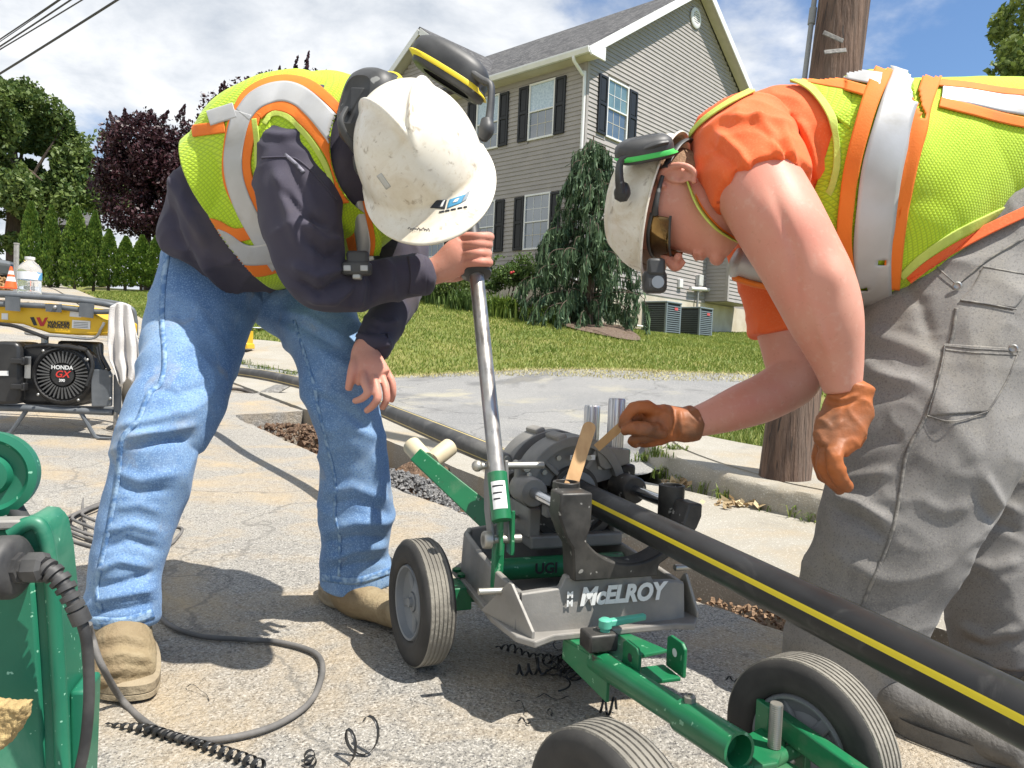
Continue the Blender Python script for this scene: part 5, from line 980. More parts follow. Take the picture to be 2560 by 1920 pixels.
# ---------------- pipes ----------------
m_pe = M('pipe_black', (.014, .014, .0145), .42, col2=(.028, .028, .028), vscale=6, bump=.06, bscale=90, dirt=dict(col=(.10, .097, .09), scale=11, a=.56, b=.78, amt=.7, dist=1.5), rvar=.12)
m_pe2 = M('pipe_dusty', (.045, .045, .046), .6, col2=(.085, .085, .085), vscale=7, bump=.1, bscale=70, dirt=dict(col=(.2, .195, .185), scale=9, a=.5, b=.72, amt=.7))
m_strp = M('stripe_yellow', (.72, .57, .02), .45, var=.12); m_strp2 = M('stripe_dusty', (.62, .5, .22), .55, var=.2)
PR = .0304
def pipe_stripe(path, ang, hw, r):                                     # thin band on the pipe's skin
    path = np.asarray(path); T = np.gradient(path, axis=0); T /= np.linalg.norm(T, axis=1)[:, None]; g = []
    for p, t in zip(path, T):
        sd = nrm(np.cross(t, MZ)); up = np.cross(sd, t); g.append([p + r * (sd * math.cos(a) + up * math.sin(a)) for a in np.linspace(ang - hw, ang + hw, 4)])
    return MB().grid(g)
np_ = catmull([ML(.716, .05, .338), ML(.720, .5, .350), ML(.722, 1.0, .360), ML(.724, 1.632, .368)], 60)
pn_ = empty('gas_pipe', np_[0], 'black plastic pipe with bright yellow stripe running to the lower right', 'pipe', 'plastic pipes being joined')
mk('pipe_wall', MB().tube(np_, PR, 40), m_pe, pn_)
mk('stripe', pipe_stripe(np_, math.pi - R_(18), .13, PR + .0004), m_strp, pn_); mk('stripe', pipe_stripe(np_, R_(60), .07, PR + .0004), m_strp, pn_)
fp_ = catmull([ML(.724, 1.642, .368), ML(.724, 1.80, .368), P(1140, 1100, 2.2), P(1000, 1042, 2.75), P(870, 990, 3.35), P(700, 946, 4.1), P(600, 930, 4.8), P(500, 920, 5.4)], 110)
pf_ = empty('gas_pipe', fp_[-1], 'dusty black plastic pipe with thin stripes curving off behind the jeans', 'pipe', 'plastic pipes being joined')
mk('pipe_wall', MB().tube(fp_, PR, 32), m_pe2, pf_)
for a in (math.pi - R_(-22), R_(100)): mk('stripe', pipe_stripe(fp_, a, .06, PR + .0006), m_strp2, pf_)
mk('joint_band', MB().tube([P(586, 929, 4.92), P(575, 928, 5.0)], PR + .006, 30), m_pe2, pf_)
sb0, sb1 = GH(640, 975), P(640, 950, 4.55)
mk('pipe_stand', MB().box(P(500, 958, 5.3) - (0, 0, .12), (.12, .12, .44)), m_ironl, None, 'small iron stand holding up the far dusty pipe', 'stand', bevel=.005)
# wooden sticks
m_wood = M('stick_wood', (.55, .34, .16), .6, col2=(.45, .26, .115), vscale=60, stretch=(1, 1, .12), bump=.2, bscale=120)
def stick(p0, p1, w, name, label, th=.0028):
    d = nrm(p1 - p0); L_ = np.linalg.norm(p1 - p0); e = nrm(np.cross(d, CAMP - p0)); n = 12
    poly = [(-w, 0), (w, 0), (w, L_ - w)] + [(w * math.cos(a), L_ - w + w * math.sin(a)) for a in np.linspace(.2, math.pi - .2, n)] + [(-w, L_ - w)]
    return mk(name, MB().prism(poly, th, p0, e, d), m_wood, None, label, 'stick', smooth=0, bevel=.0006)
stick(ML(.588, 1.30, .385), P(1477, 1056, 1.50), .0135, 'wooden_stick', 'wooden craft stick standing upright in the machine socket')
# ---------------- people: shared tools ----------------
def bodyloft(st, nu=72, nv=None, caps=True, sq=1.0, grow=0.):
    st = np.array([list(s) + [1.] * (5 - len(s)) for s in st], float); nv = nv or 16 * len(st)
    S = catmull(st, nv); C = np.array([P(*s[:3]) for s in S]); T = np.gradient(C, axis=0); T /= np.linalg.norm(T, axis=1)[:, None]
    ang = np.linspace(0, 2 * math.pi, nu, endpoint=False); ca, sa = np.cos(ang), np.sin(ang)
    ca = np.sign(ca) * np.abs(ca) ** sq; sa = np.sign(sa) * np.abs(sa) ** sq; out = []
    for c, t, s in zip(C, T, S):
        w = nrm(c - CAMP); a1 = nrm(np.cross(t, w)); a2 = np.cross(a1, t); r = s[3] * s[2] / FPX + grow
        out.append(c + r * ca[:, None] * a1 + (r * s[4]) * sa[:, None] * a2)
    mb = MB().grid(out, closed=True)
    if caps:
        k = len(out); n0 = mb.n; mb.add([C[0] - T[0] * (S[0][3] * S[0][2] / FPX) * .35, C[-1] + T[-1] * (S[-1][3] * S[-1][2] / FPX) * .35], [])
        mb.f += [(n0, (j + 1) % nu, j) for j in range(nu)] + [(n0 + 1, (k - 1) * nu + j, (k - 1) * nu + (j + 1) % nu) for j in range(nu)]; mb.m += [0] * (2 * nu)
    return mb
def join(*mbs):
    o = MB()
    for b in mbs: o.add(b.V(), b.f)
    return o
def seg_dist(Q, poly):
    best = np.full(len(Q), 1e9); tt = np.zeros(len(Q)); m = len(poly) - 1
    for i in range(m):
        a, b = np.array(poly[i], float), np.array(poly[i + 1], float); d = b - a; t = np.clip(((Q - a) @ d) / (d @ d + 1e-9), 0, 1); dist = np.linalg.norm(Q - a - t[:, None] * d, axis=1)
        k = dist < best; best[k] = dist[k]; tt[k] = (i + t[k]) / m
    return best, tt
def shape_cloth(V, Fc, folds=(), noise=None, ridges=None):
    Nn = normals_of(V, Fc); pr = proj(V); vis = np.clip(np.einsum('ij,ij->i', Nn, (CAMP - V) / np.linalg.norm(CAMP - V, axis=1)[:, None]) * 2.5, 0, 1); D = np.zeros(len(V))
    for (poly, w, amp) in folds:
        d, t = seg_dist(pr[:, :2], poly); D += amp * np.exp(-(d / w) ** 2) * np.clip(np.minimum(t, 1 - t) * 5 + .25, 0, 1) * vis
    for (amp, sc, ax) in (noise or []):
        ax = np.array(ax); D += amp * np.array([mnoise.noise(Vector(p)) for p in V * sc * ax])
    for (amp, sc, ax) in (ridges or []):
        ax = np.array(ax); n_ = np.array([mnoise.noise(Vector(p) + Vector((3, 7, 1))) for p in V * sc * ax]); D += amp * 1.5 * ((1 - np.abs(n_) * 1.8).clip(0, 1) ** 3)
    return V + Nn * D[:, None]
def cloth(name, mb, mats, parent, voxel=.005, it=4, folds=(), noise=None, ridges=None, post=3, label=None):
    me = remesh(mb, voxel, it); V, Fc = me_arrays(me); V = shape_cloth(V, Fc, folds, noise, ridges); nb = MB().add(V, Fc)
    if post: me2 = evalmesh(mesh_of('t', nb), [('SMOOTH', dict(factor=.5, iterations=post))]); V, Fc = me_arrays(me2); nb = MB().add(V, Fc)
    o = mk(name, nb, mats, parent, smooth=180, label=label); return o, nb.bvh()
def hit(bvh, px, py):
    d = Vector(ray(px, py)).normalized(); h = bvh.ray_cast(Vector(CAMP), d); return h
def ribbon(bvh, A, B, na, nb, off=.004, hull=None):
    A = catmull([(*a, 0) for a in A], na)[:, :2]; B = catmull([(*b, 0) for b in B], na)[:, :2]; V = []; idx = {}; F_ = []
    for i in range(na):
        for j in range(nb):
            q = A[i] + (B[i] - A[i]) * j / (nb - 1); h = hit(bvh, q[0], q[1])
            if h[0] is not None and abs(h[1] @ Vector(ray(*q)).normalized()) > .17: idx[(i, j)] = len(V); V.append(np.array(h[0]) + np.array(h[1]) * off * (1 if h[1] @ Vector(ray(*q)) < 0 else -1))
    for _ in range(4):
        V_ = [v.copy() for v in V]
        for (i, j), q in idx.items():
            nb_ = [V_[idx[k]] for k in ((i - 1, j), (i + 1, j)) if k in idx and np.linalg.norm(V_[idx[k]] - V_[q]) < .03]
            if len(nb_) == 2: V[q] = V_[q] * .4 + (nb_[0] + nb_[1]) * .3
    for i in range(na - 1):
        for j in range(nb - 1):
            k = [(i, j), (i, j + 1), (i + 1, j + 1), (i + 1, j)]
            if all(x in idx for x in k):
                q = [idx[x] for x in k]
                if max(np.linalg.norm(V[q[a]] - V[q[(a + 1) % 4]]) for a in range(4)) < .028: F_.append(tuple(q))
    if F_:
        par = list(range(len(V)))
        def find(x):
            while par[x] != x: par[x] = par[par[x]]; x = par[x]
            return x
        for f in F_:
            for q in f[1:]: par[find(q)] = find(f[0])
        cnt = {}
        for f in F_: cnt[find(f[0])] = cnt.get(find(f[0]), 0) + 1
        best = max(cnt, key=cnt.get); F_ = [f for f in F_ if find(f[0]) == best]; use = sorted({q for f in F_ for q in f}); rm = {q: i for i, q in enumerate(use)}; V = [V[q] for q in use]; F_ = [tuple(rm[q] for q in f) for f in F_]
        n_ = np.cross(V[F_[0][1]] - V[F_[0][0]], V[F_[0][3]] - V[F_[0][0]])
        if n_ @ (CAMP - V[F_[0][0]]) < 0: F_ = [f[::-1] for f in F_]
    mb = MB(); mb.add(V if V else [(0, 0, 0)], F_); return mb
def band(bvh, line, w, na=50, nb=6, off=.004):
    L_ = np.array(line, float); n = len(L_); T = np.gradient(L_, axis=0); T /= np.linalg.norm(T, axis=1)[:, None]; nn_ = np.stack([-T[:, 1], T[:, 0]], -1); w = np.interp(np.linspace(0, 1, n), np.linspace(0, 1, len(np.atleast_1d(w))), np.atleast_1d(w))[:, None] / 2
    return ribbon(bvh, L_ + nn_ * w, L_ - nn_ * w, na, nb, off)
def patch(name, mb, m, parent, th=.002): return mk(name, mb, m, parent, smooth=180, solid=th)
# cloth materials
m_skin = M('skin', (.62, .315, .232), .5, col2=(.60, .255, .185), vscale=7, vdet=4, sss=.06, bump=.25, bscale=330, spec=.35, dirt=[dict(col=(.62, .20, .15), scale=4, a=.48, b=.7, amt=.6), dict(col=(.66, .42, .33), scale=60, a=.55, b=.7, amt=.35), dict(col=(.46, .21, .14), scale=150, a=.60, b=.68, amt=.4)])
m_denim = M('denim', (.082, .172, .35), .85, col2=(.22, .335, .49), vscale=5.5, vdet=5, bump=.35, bscale=520, contrast=(.36, .66), dirt=[dict(col=(.33, .43, .55), scale=16, a=.54, b=.74, amt=.4), dict(col=(.36, .33, .25), scale=7, a=.60, b=.74, amt=.55)], speck=[dict(col=(.22, .36, .56), scale=330, a=.50, b=.66, det=1.), dict(col=(.10, .20, .40), scale=300, a=.54, b=.68, det=1.)], sheen=.05)
m_denimd = M('denim_seam', (.27, .40, .56), .85, col2=(.09, .19, .38), vscale=60, bump=.6, bscale=200, contrast=(.42, .58))
m_navy = M('navy_cotton', (.040, .036, .060), .85, col2=(.058, .051, .072), vscale=6, bump=.3, bscale=320, dirt=dict(col=(.10, .078, .062), scale=6, a=.55, b=.76, amt=.5), sheen=.06)
m_lime = M('vest_lime', (.50, .69, .018), .75, col2=(.42, .62, .012), vscale=7, bump=.4, bscale=180, dirt=dict(col=(.23, .28, .03), scale=8, a=.60, b=.78, amt=.55), weave=dict(scale=62, amt=.55, col=(.20, .33, .012), dist=.6, a=.02, b=.30, bump=.4), sheen=.15)
m_limeb = M('vest_binding', (.56, .66, .14), .75, col2=(.46, .56, .09), vscale=14, bump=.4, bscale=200)
m_vor = M('vest_orange', (.83, .205, .02), .75, col2=(.74, .165, .016), vscale=11, bump=.35, bscale=260, dirt=dict(col=(.38, .15, .04), scale=9, a=.6, b=.77, amt=.5))
m_vsil = M('vest_silver', (.52, .52, .52), .42, metal=.25, col2=(.44, .435, .42), vscale=8, bump=.15, bscale=240, dirt=dict(col=(.30, .265, .20), scale=6, a=.56, b=.78, amt=.7))
m_boot = M('boot_leather', (.20, .145, .08), .75, col2=(.29, .225, .13), vscale=10, bump=.6, bscale=110, dirt=[dict(col=(.40, .33, .21), scale=9, a=.50, b=.72, amt=.8), dict(col=(.09, .06, .035), scale=14, a=.6, b=.74, amt=.6)])
m_sole = M('boot_sole', (.24, .19, .125), .9, col2=(.33, .27, .18), vscale=13, bump=.5, bscale=80, dirt=dict(col=(.09, .07, .05), scale=18, a=.58, b=.7, amt=.8))
m_hat = M('hat_white', (.78, .755, .69), .4, col2=(.72, .67, .56), vscale=5, bump=.06, bscale=60, dirt=[dict(col=(.50, .39, .23), scale=11, a=.45, b=.72, amt=.55, dist=1.2), dict(col=(.25, .18, .11), scale=46, a=.60, b=.68, amt=.6), dict(col=(.58, .50, .36), scale=90, a=.55, b=.66, amt=.45)], coat=.12)
m_hblk = M('muff_black', (.032, .033, .034), .5, col2=(.068, .068, .068), vscale=14, bump=.1, bscale=90, speck=dict(col=(.22, .22, .21), scale=30, a=.68, b=.71))
m_hyel = M('muff_yellow', (.78, .60, .03), .45, var=.15)
# ---------------- worker in jeans ----------------
h_grip = [dict(k=0)]
def finger(pts, r): return bodyloft([(x, y, d, rr, 1.) for (x, y, d), rr in zip(pts, np.interp(np.linspace(0, 1, len(pts)), np.linspace(0, 1, len(r)), r))], 18, 8 * len(pts))
LW_ARM = [(738, 282, 1.67, 66), (736, 338, 1.605, 97), (742, 424, 1.56, 94), (758, 542, 1.53, 92), (776, 640, 1.52, 84), (802, 706, 1.53, 72), (890, 713, 1.58, 58), (1000, 695, 1.63, 47), (1064, 683, 1.66, 40)]
LW_ARM2 = [(960, 480, 1.85, 80), (1000, 620, 1.82, 64), (1000, 722, 1.80, 52), (960, 800, 1.72, 46), (925, 866, 1.655, 40)]
LW_LEG1 = [(560, 620, 1.88, 128, .85), (525, 730, 1.83, 126, .85), (495, 820, 1.76, 120, .9), (476, 900, 1.69, 112, .95), (456, 981, 1.62, 112), (425, 1041, 1.57, 111), (389, 1101, 1.54, 96), (382, 1162, 1.53, 92), (355, 1258, 1.52, 92), (337, 1342, 1.51, 89), (313, 1439, 1.50, 86), (306, 1556, 1.49, 78)]
LW_LEG2 = [(670, 680, 1.95, 118, .8), (770, 775, 1.92, 100, .85), (815, 851, 1.85, 92), (842, 909, 1.80, 95), (850, 969, 1.76, 93), (865, 1050, 1.77, 80), (877, 1101, 1.79, 80), (888, 1186, 1.82, 84), (893, 1282, 1.85, 87), (887, 1373, 1.88, 82), (892, 1453, 1.90, 87)]
LW_TOR = [(588, 668, 1.75, 165, .70), (606, 590, 1.75, 183, .72), (655, 522, 1.745, 210, .72), (710, 474, 1.73, 236, .72), (785, 442, 1.705, 234, .74), (850, 415, 1.67, 218, .80), (915, 392, 1.61, 178, .9), (965, 385, 1.57, 95, 1.)]
def thin(st, f): return [(a[0], a[1], a[2], a[3] * f) + tuple(a[4:]) for a in st]
hand1 = [bodyloft([(1064, 683, 1.66, 33), (1090, 676, 1.66, 34, .85), (1118, 662, 1.655, 40, .62), (1146, 640, 1.65, 44, .5), (1166, 622, 1.65, 40, .4)], 32, 50)]
for y0, x0, rr in ((592, 1160, 12.5), (611, 1156, 13), (634, 1154, 13), (656, 1158, 11.5)): hand1.append(finger([(x0 - 24, y0 + 10, 1.66), (x0, y0 + 2, 1.648), (x0 + 34, y0, 1.63), (x0 + 60, y0, 1.645), (x0 + 63, y0 + 2, 1.685), (x0 + 40, y0 + 4, 1.705)], [rr * .95, rr * 1.08, rr * .95, rr, rr * .9, rr * .8]))
hand1.append(finger([(1105, 690, 1.66), (1140, 690, 1.69), (1175, 678, 1.72), (1205, 668, 1.72)], [16, 15, 13, 11]))
hand2 = [bodyloft([(922, 862, 1.65, 33, .8), (915, 885, 1.635, 37, .55), (920, 915, 1.615, 44, .42), (934, 945, 1.61, 46, .36)], 32, 50)]
hand2 += [finger([(893, 892, 1.63), (884, 918, 1.605), (877, 946, 1.60), (871, 974, 1.61)], [15, 13.5, 11.5, 9.5]), finger([(910, 925, 1.61), (911, 955, 1.582), (920, 980, 1.572), (905, 996, 1.58), (886, 1003, 1.60)], [12, 11, 10.5, 9.5, 8]), finger([(930, 932, 1.612), (939, 962, 1.585), (944, 994, 1.575), (932, 1014, 1.582), (915, 1028, 1.60)], [11.5, 10.5, 10.5, 9.5, 8]), finger([(950, 932, 1.62), (963, 965, 1.60), (966, 998, 1.595), (955, 1022, 1.605)], [11, 10, 9.5, 8]), finger([(964, 925, 1.635), (979, 952, 1.625), (983, 980, 1.625), (978, 1004, 1.635)], [10, 9, 8.5, 7.5])]
head1 = bodyloft([(935, 370, 1.62, 75), (985, 400, 1.57, 68), (1020, 430, 1.54, 85), (1045, 470, 1.53, 88), (1055, 540, 1.54, 66)], 40, 60)
body1 = join(bodyloft(thin(LW_TOR, .8)), bodyloft(thin(LW_ARM, .74), 32), bodyloft(thin(LW_ARM2, .74), 32), bodyloft(thin(LW_LEG1, .72), 40), bodyloft(thin(LW_LEG2, .72), 40), head1, *hand1, *hand2)
w1 = mk('person', remesh(body1, .0029, 3), m_skin, None, 'stooping worker in white hard hat, yellow vest, navy shirt and blue jeans gripping the lever', 'person', smooth=180)
# knuckle and nail detail comes from the mesh itself; clothes next
fj = []
for (poly, w, a) in [([(300, 1070), (400, 1045), (470, 1020)], 16, .014), ([(330, 1118), (420, 1100), (480, 1092)], 13, -.012), ([(310, 1095), (400, 1080), (490, 1060)], 12, .012), ([(395, 900), (470, 870), (560, 850)], 22, .008), ([(370, 960), (440, 985), (530, 960)], 16, -.008), ([(295, 1180), (350, 1200), (440, 1180)], 15, .008), ([(300, 1215), (350, 1232), (420, 1222)], 12, -.008), ([(262, 1330), (330, 1310), (400, 1330)], 15, .009), ([(260, 1372), (320, 1350), (400, 1375)], 13, -.010), ([(240, 1430), (300, 1400), (370, 1415)], 14, .012), ([(240, 1465), (310, 1455), (385, 1430)], 12, -.011), ([(235, 1500), (310, 1485), (380, 1470)], 13, .011), ([(240, 1528), (320, 1520), (380, 1505)], 9, -.008), ([(290, 1270), (350, 1262), (400, 1280)], 14, .006), ([(480, 740), (520, 820), (560, 880)], 20, .006), ([(440, 760), (470, 850), (460, 920)], 18, -.006),
                     ([(690, 800), (760, 850), (830, 900), (900, 930)], 16, .009), ([(700, 775), (780, 800), (860, 850)], 13, .008), ([(690, 790), (770, 825), (850, 872)], 10, -.008), ([(770, 960), (850, 985), (920, 1040)], 16, .010), ([(775, 985), (850, 1020), (930, 1075)], 12, -.009), ([(800, 1080), (870, 1060), (950, 1100)], 18, .006), ([(815, 1230), (880, 1215), (970, 1250)], 15, .008), ([(815, 1262), (890, 1250), (970, 1285)], 12, -.008), ([(815, 1330), (890, 1300), (970, 1310)], 15, .010), ([(815, 1355), (890, 1340), (968, 1345)], 11, -.009), ([(820, 1400), (890, 1375), (970, 1365)], 13, .011), ([(820, 1425), (900, 1410), (970, 1395)], 10, -.008), ([(930, 1130), (945, 1200), (960, 1270)], 14, .006)]: fj.append((poly, w * .8, a * .72))
jeans, bj = cloth('jeans', join(bodyloft(LW_LEG1, 80), bodyloft(LW_LEG2, 80)), m_denim, w1, .0046, 3, fj, noise=[(.006, 6, (1, 1, 1)), (.0025, 17, (1, 1, 1.5))], ridges=[(.005, 5.5, (.8, .8, 1.4))], post=2)
patch('seam', band(bj, [(425, 600), (410, 700), (405, 800), (412, 900), (400, 960), (372, 985), (345, 1050), (305, 1100), (297, 1180), (278, 1290), (255, 1400), (240, 1470), (252, 1530)], 13, 150, 3, .0016), m_denimd, jeans, .0014)
patch('seam', band(bj, [(735, 800), (760, 880), (785, 960), (800, 1040), (820, 1120), (838, 1200), (838, 1290), (850, 1350), (848, 1440)], 7, 120, 3, .0016), m_denimd, jeans, .0014)
patch('hem', band(bj, [(228, 1552), (305, 1555), (383, 1534)], 24, 40, 4, .002), m_denimd, jeans, .0015); patch('hem', band(bj, [(805, 1443), (890, 1452), (975, 1427)], 18, 40, 4, .002), m_denimd, jeans, .0015)
fs = [([(690, 420), (720, 520), (750, 620)], 16, .008), ([(720, 400), (760, 500), (800, 590)], 14, -.007), ([(655, 330), (720, 345), (800, 330)], 14, .006), ([(760, 560), (810, 600), (850, 600)], 13, .010), ([(765, 600), (815, 640), (852, 632)], 11, -.010), ([(730, 660), (790, 690), (850, 668)], 14, .012), ([(740, 700), (800, 728), (860, 690)], 11, -.010), ([(770, 745), (830, 745), (880, 715)], 12, .009), ([(880, 665), (900, 710), (890, 760)], 12, .009), ([(910, 660), (930, 705), (925, 755)], 10, -.007), ([(960, 655), (970, 690), (975, 735)], 14, .006), ([(430, 430), (470, 520), (520, 620)], 20, .012), ([(420, 500), (450, 600), (520, 720)], 16, -.010), ([(500, 640), (560, 720), (600, 800)], 20, .012), ([(700, 470), (760, 540), (830, 575)], 12, -.008), ([(930, 800), (960, 815), (990, 800)], 10, .007), ([(915, 825), (945, 840), (975, 832)], 8, -.006)]
LW_SHT = LW_TOR
shirt, bs = cloth('shirt', join(bodyloft(LW_SHT, 110), bodyloft(LW_ARM, 80), bodyloft(LW_ARM2, 60)), m_navy, w1, .005, 3, [(p_, w_ * .8, a_ * 1.35) for p_, w_, a_ in fs], noise=[(.007, 7, (1, 1, 1)), (.003, 20, (1, 1, 1))], ridges=[(.007, 5, (1, 1, 1)), (.0035, 11, (1, 1, 1))], post=1)
patch('cuff', band(bs, [(1040, 640), (1046, 690), (1042, 735)], 42, 30, 8, .003), m_navy, shirt, .002); patch('cuff', band(bs, [(890, 845), (925, 856), (972, 850)], 34, 30, 6, .003), m_navy, shirt, .002)
patch('yoke_seam', band(bs, [(655, 395), (710, 393), (745, 400), (790, 440), (840, 500)], 4, 60, 2, .002), m_navy, shirt, .002)
patch('frayed_seam', band(bs, [(712, 386), (738, 408), (760, 432)], 9, 20, 3, .002), M('fray', (.26, .25, .3), .9, col2=(.08, .08, .1), vscale=70, contrast=(.45, .55)), shirt, .001)
# vest shell
vst = [(588, 540, 1.75, 200, .80), (648, 506, 1.742, 222, .77), (710, 472, 1.725, 242, .75), (785, 440, 1.70, 240, .78), (850, 414, 1.665, 224, .84), (912, 392, 1.605, 188, .93), (945, 388, 1.58, 140, 1.)]
VT = bodyloft(vst, 160, 150, caps=False, grow=.008); VV = shape_cloth(VT.V(), VT.f, [([(500, 420), (560, 520), (600, 600)], 20, .012), ([(540, 380), (600, 480), (640, 560)], 16, -.010), ([(490, 330), (520, 430), (530, 520)], 16, -.008), ([(520, 610), (600, 640), (690, 640)], 14, .008), ([(560, 690), (640, 700), (720, 690)], 16, .010), ([(640, 215), (600, 300), (590, 420)], 22, .006), ([(740, 240), (800, 300), (860, 420)], 20, .006), ([(690, 225), (720, 260), (760, 300)], 12, -.007)], noise=[(.005, 6, (1, 1, 1)), (.002, 20, (1, 1, 1))], ridges=[(.006, 4.5, (1, 1, 1))])
vmb = MB().add(VV, VT.f); vest = mk('vest', vmb, m_lime, w1, smooth=180, solid=.003); bv = vmb.bvh()
O_ = .0065
for nm, ln, w, mm in [('orange_band', [(590, 285), (576, 340), (569, 410), (574, 460), (592, 505)], [16, 16, 15, 16], m_vor), ('silver_band', [(612, 285), (598, 330), (588, 390), (592, 450), (614, 515), (652, 585), (702, 660)], [44, 42, 40, 44, 46], m_vsil), ('orange_band', [(645, 285), (632, 330), (622, 380), (620, 420), (630, 465), (652, 515), (672, 560)], [24, 22, 20, 24, 26], m_vor),
                      ('silver_band', [(612, 292), (640, 258), (682, 238), (728, 236), (778, 264), (825, 318), (858, 382), (878, 450), (888, 505)], [40, 44, 48, 50, 46], m_vsil), ('orange_band', [(592, 285), (620, 240), (668, 212), (725, 204), (785, 222), (838, 270), (878, 335)], [18, 20, 22, 20], m_vor), ('orange_band', [(650, 292), (672, 272), (708, 268), (748, 286), (795, 332), (830, 390), (850, 450), (860, 505)], [20, 28, 30, 28], m_vor),
                      ('orange_band', [(486, 330), (520, 325), (566, 320)], 26, m_vor), ('silver_band', [(528, 300), (560, 290), (592, 280)], 34, m_vsil),
                      ('orange_band', [(500, 556), (545, 566), (590, 586), (650, 572), (700, 560)], 30, m_vor), ('silver_band', [(508, 585), (560, 602), (610, 632), (660, 632), (720, 618)], 46, m_vsil), ('orange_band', [(535, 634), (590, 652), (640, 672), (700, 660), (740, 650)], 28, m_vor),
                      ('edge_binding', [(664, 312), (680, 290), (712, 290), (758, 326), (796, 378), (824, 440), (838, 500)], [10, 12, 11, 10], m_limeb), ('edge_binding', [(640, 300), (646, 350), (648, 400), (652, 450), (664, 500)], 12, m_limeb)]:
    patch(nm, band(bv, ln, np.atleast_1d(w) * 1.08, 90, 11, O_ + (.0012 if nm == 'silver_band' else .0)), mm, vest, .003)
# hanging front panel of the vest, right of the sleeve
fp1 = MB(); A_ = catmull([P(842, 470, 1.575), P(852, 540, 1.59), P(862, 605, 1.61), P(872, 640, 1.62)], 30); B_ = catmull([P(925, 470, 1.56), P(940, 540, 1.57), P(952, 600, 1.59), P(945, 640, 1.605)], 30)
def hang(u0, u1, o, n=10): return MB().grid([[A_[i] + (B_[i] - A_[i]) * u + nrm(CAMP - A_[i]) * (o + .012 * math.sin(math.pi * u) + .003 * math.sin(u * 14 + i * .12)) for u in np.linspace(u0, u1, n)] for i in range(30)], flip=True)
for nm, u0, u1, o, mm in (('front_panel', -.12, 1.05, 0, m_lime), ('orange_band', .05, .30, .003, m_vor), ('silver_band', .30, .70, .0035, m_vsil), ('orange_band', .70, .84, .003, m_vor), ('edge_binding', -.13, .04, .003, m_limeb)): patch(nm, hang(u0, u1, o), mm, vest, .0025)
# lamp clipped to the vest
fc_ = P(893, 672, 1.50); lampm = np.array([CR, -_fw, CU]).T
fl1 = empty('clip_lamp', fc_, 'small black clip-on lamp hanging from the vest hem', 'lamp')
mk('lamp_body', MB().box(fc_, (.058, .03, .026), lampm), m_hblk, fl1, bevel=.006)
for s in (-1, 1): mk('lens', MB().box(fc_ + CR * s * .017 - _fw * .0155 - CU * .001, (.016, .003, .012), lampm), m_gsil, fl1, bevel=.002)
mk('button', MB().box(fc_ - CU * .016, (.018, .02, .012), lampm), m_gsil, fl1, bevel=.003); mk('clip', MB().box(fc_ + CU * .022 + _fw * .006, (.045, .02, .03), lampm), m_hblk, fl1, bevel=.006)
# boots
def boot(px_s, sole_px, parent, d):
    pass
bt1 = cloth('boot', bodyloft([(308, 1480, 1.52, 62, .95), (306, 1540, 1.51, 66, 1.0), (304, 1595, 1.48, 70, 1.15), (307, 1640, 1.44, 74, 1.2), (310, 1680, 1.40, 74, .8), (312, 1703, 1.385, 62, .42)], 60, 90), m_boot, w1, .004, 3, [([(240, 1600), (310, 1588), (380, 1605)], 9, .005), ([(240, 1622), (310, 1610), (382, 1627)], 8, -.004), ([(245, 1645), (310, 1634), (385, 1650)], 9, .005), ([(250, 1668), (310, 1660), (380, 1670)], 8, -.003), ([(236, 1690), (312, 1700), (388, 1684)], 7, -.004)], noise=[(.003, 26, (1, 1, 1)), (.0015, 70, (1, 1, 1))], post=1)[0]
so1 = [G(222, 1732, 0), G(228, 1650), G(262, 1590), G(352, 1590), G(393, 1650), G(401, 1712), G(380, 1750), G(310, 1762), G(246, 1754)]
def sole(pts, h, parent):
    c = np.mean(pts, 0); ring = [(p - c) for p in catmull(np.vstack([pts, pts[:1]]), 60)[:-1]]
    prof_ = [(.94, .002), (1.0, .006), (1.0, h * .45), (.985, h * .5), (1.0, h * .55), (1.0, h), (.93, h + .004), (.0, h + .006)]
    return mk('sole', MB().grid([[c + r_ * s + np.array([0, 0, z]) for r_ in ring] for s, z in prof_], closed=True), m_sole, parent, smooth=40)
sole(np.array([p * (1, 1, 0) for p in so1]), .034, bt1)
bt2 = cloth('boot', bodyloft([(880, 1400, 1.90, 60, .9), (880, 1460, 1.90, 64, .9), (895, 1492, 1.87, 52, 1.2), (935, 1512, 1.82, 40, 1.3), (985, 1532, 1.76, 36, 1.2), (1025, 1550, 1.70, 26, 1.0)], 50, 80), m_boot, w1, .0045, 4, noise=[(.002, 30, (1, 1, 1))])[0]
so2 = np.array([G(796, 1500), G(800, 1478), G(850, 1470), G(930, 1490), G(1010, 1520), G(1050, 1560), G(1040, 1578), G(985, 1572), G(915, 1545), G(880, 1530), G(820, 1520)])
sole(so2, .032, bt2)
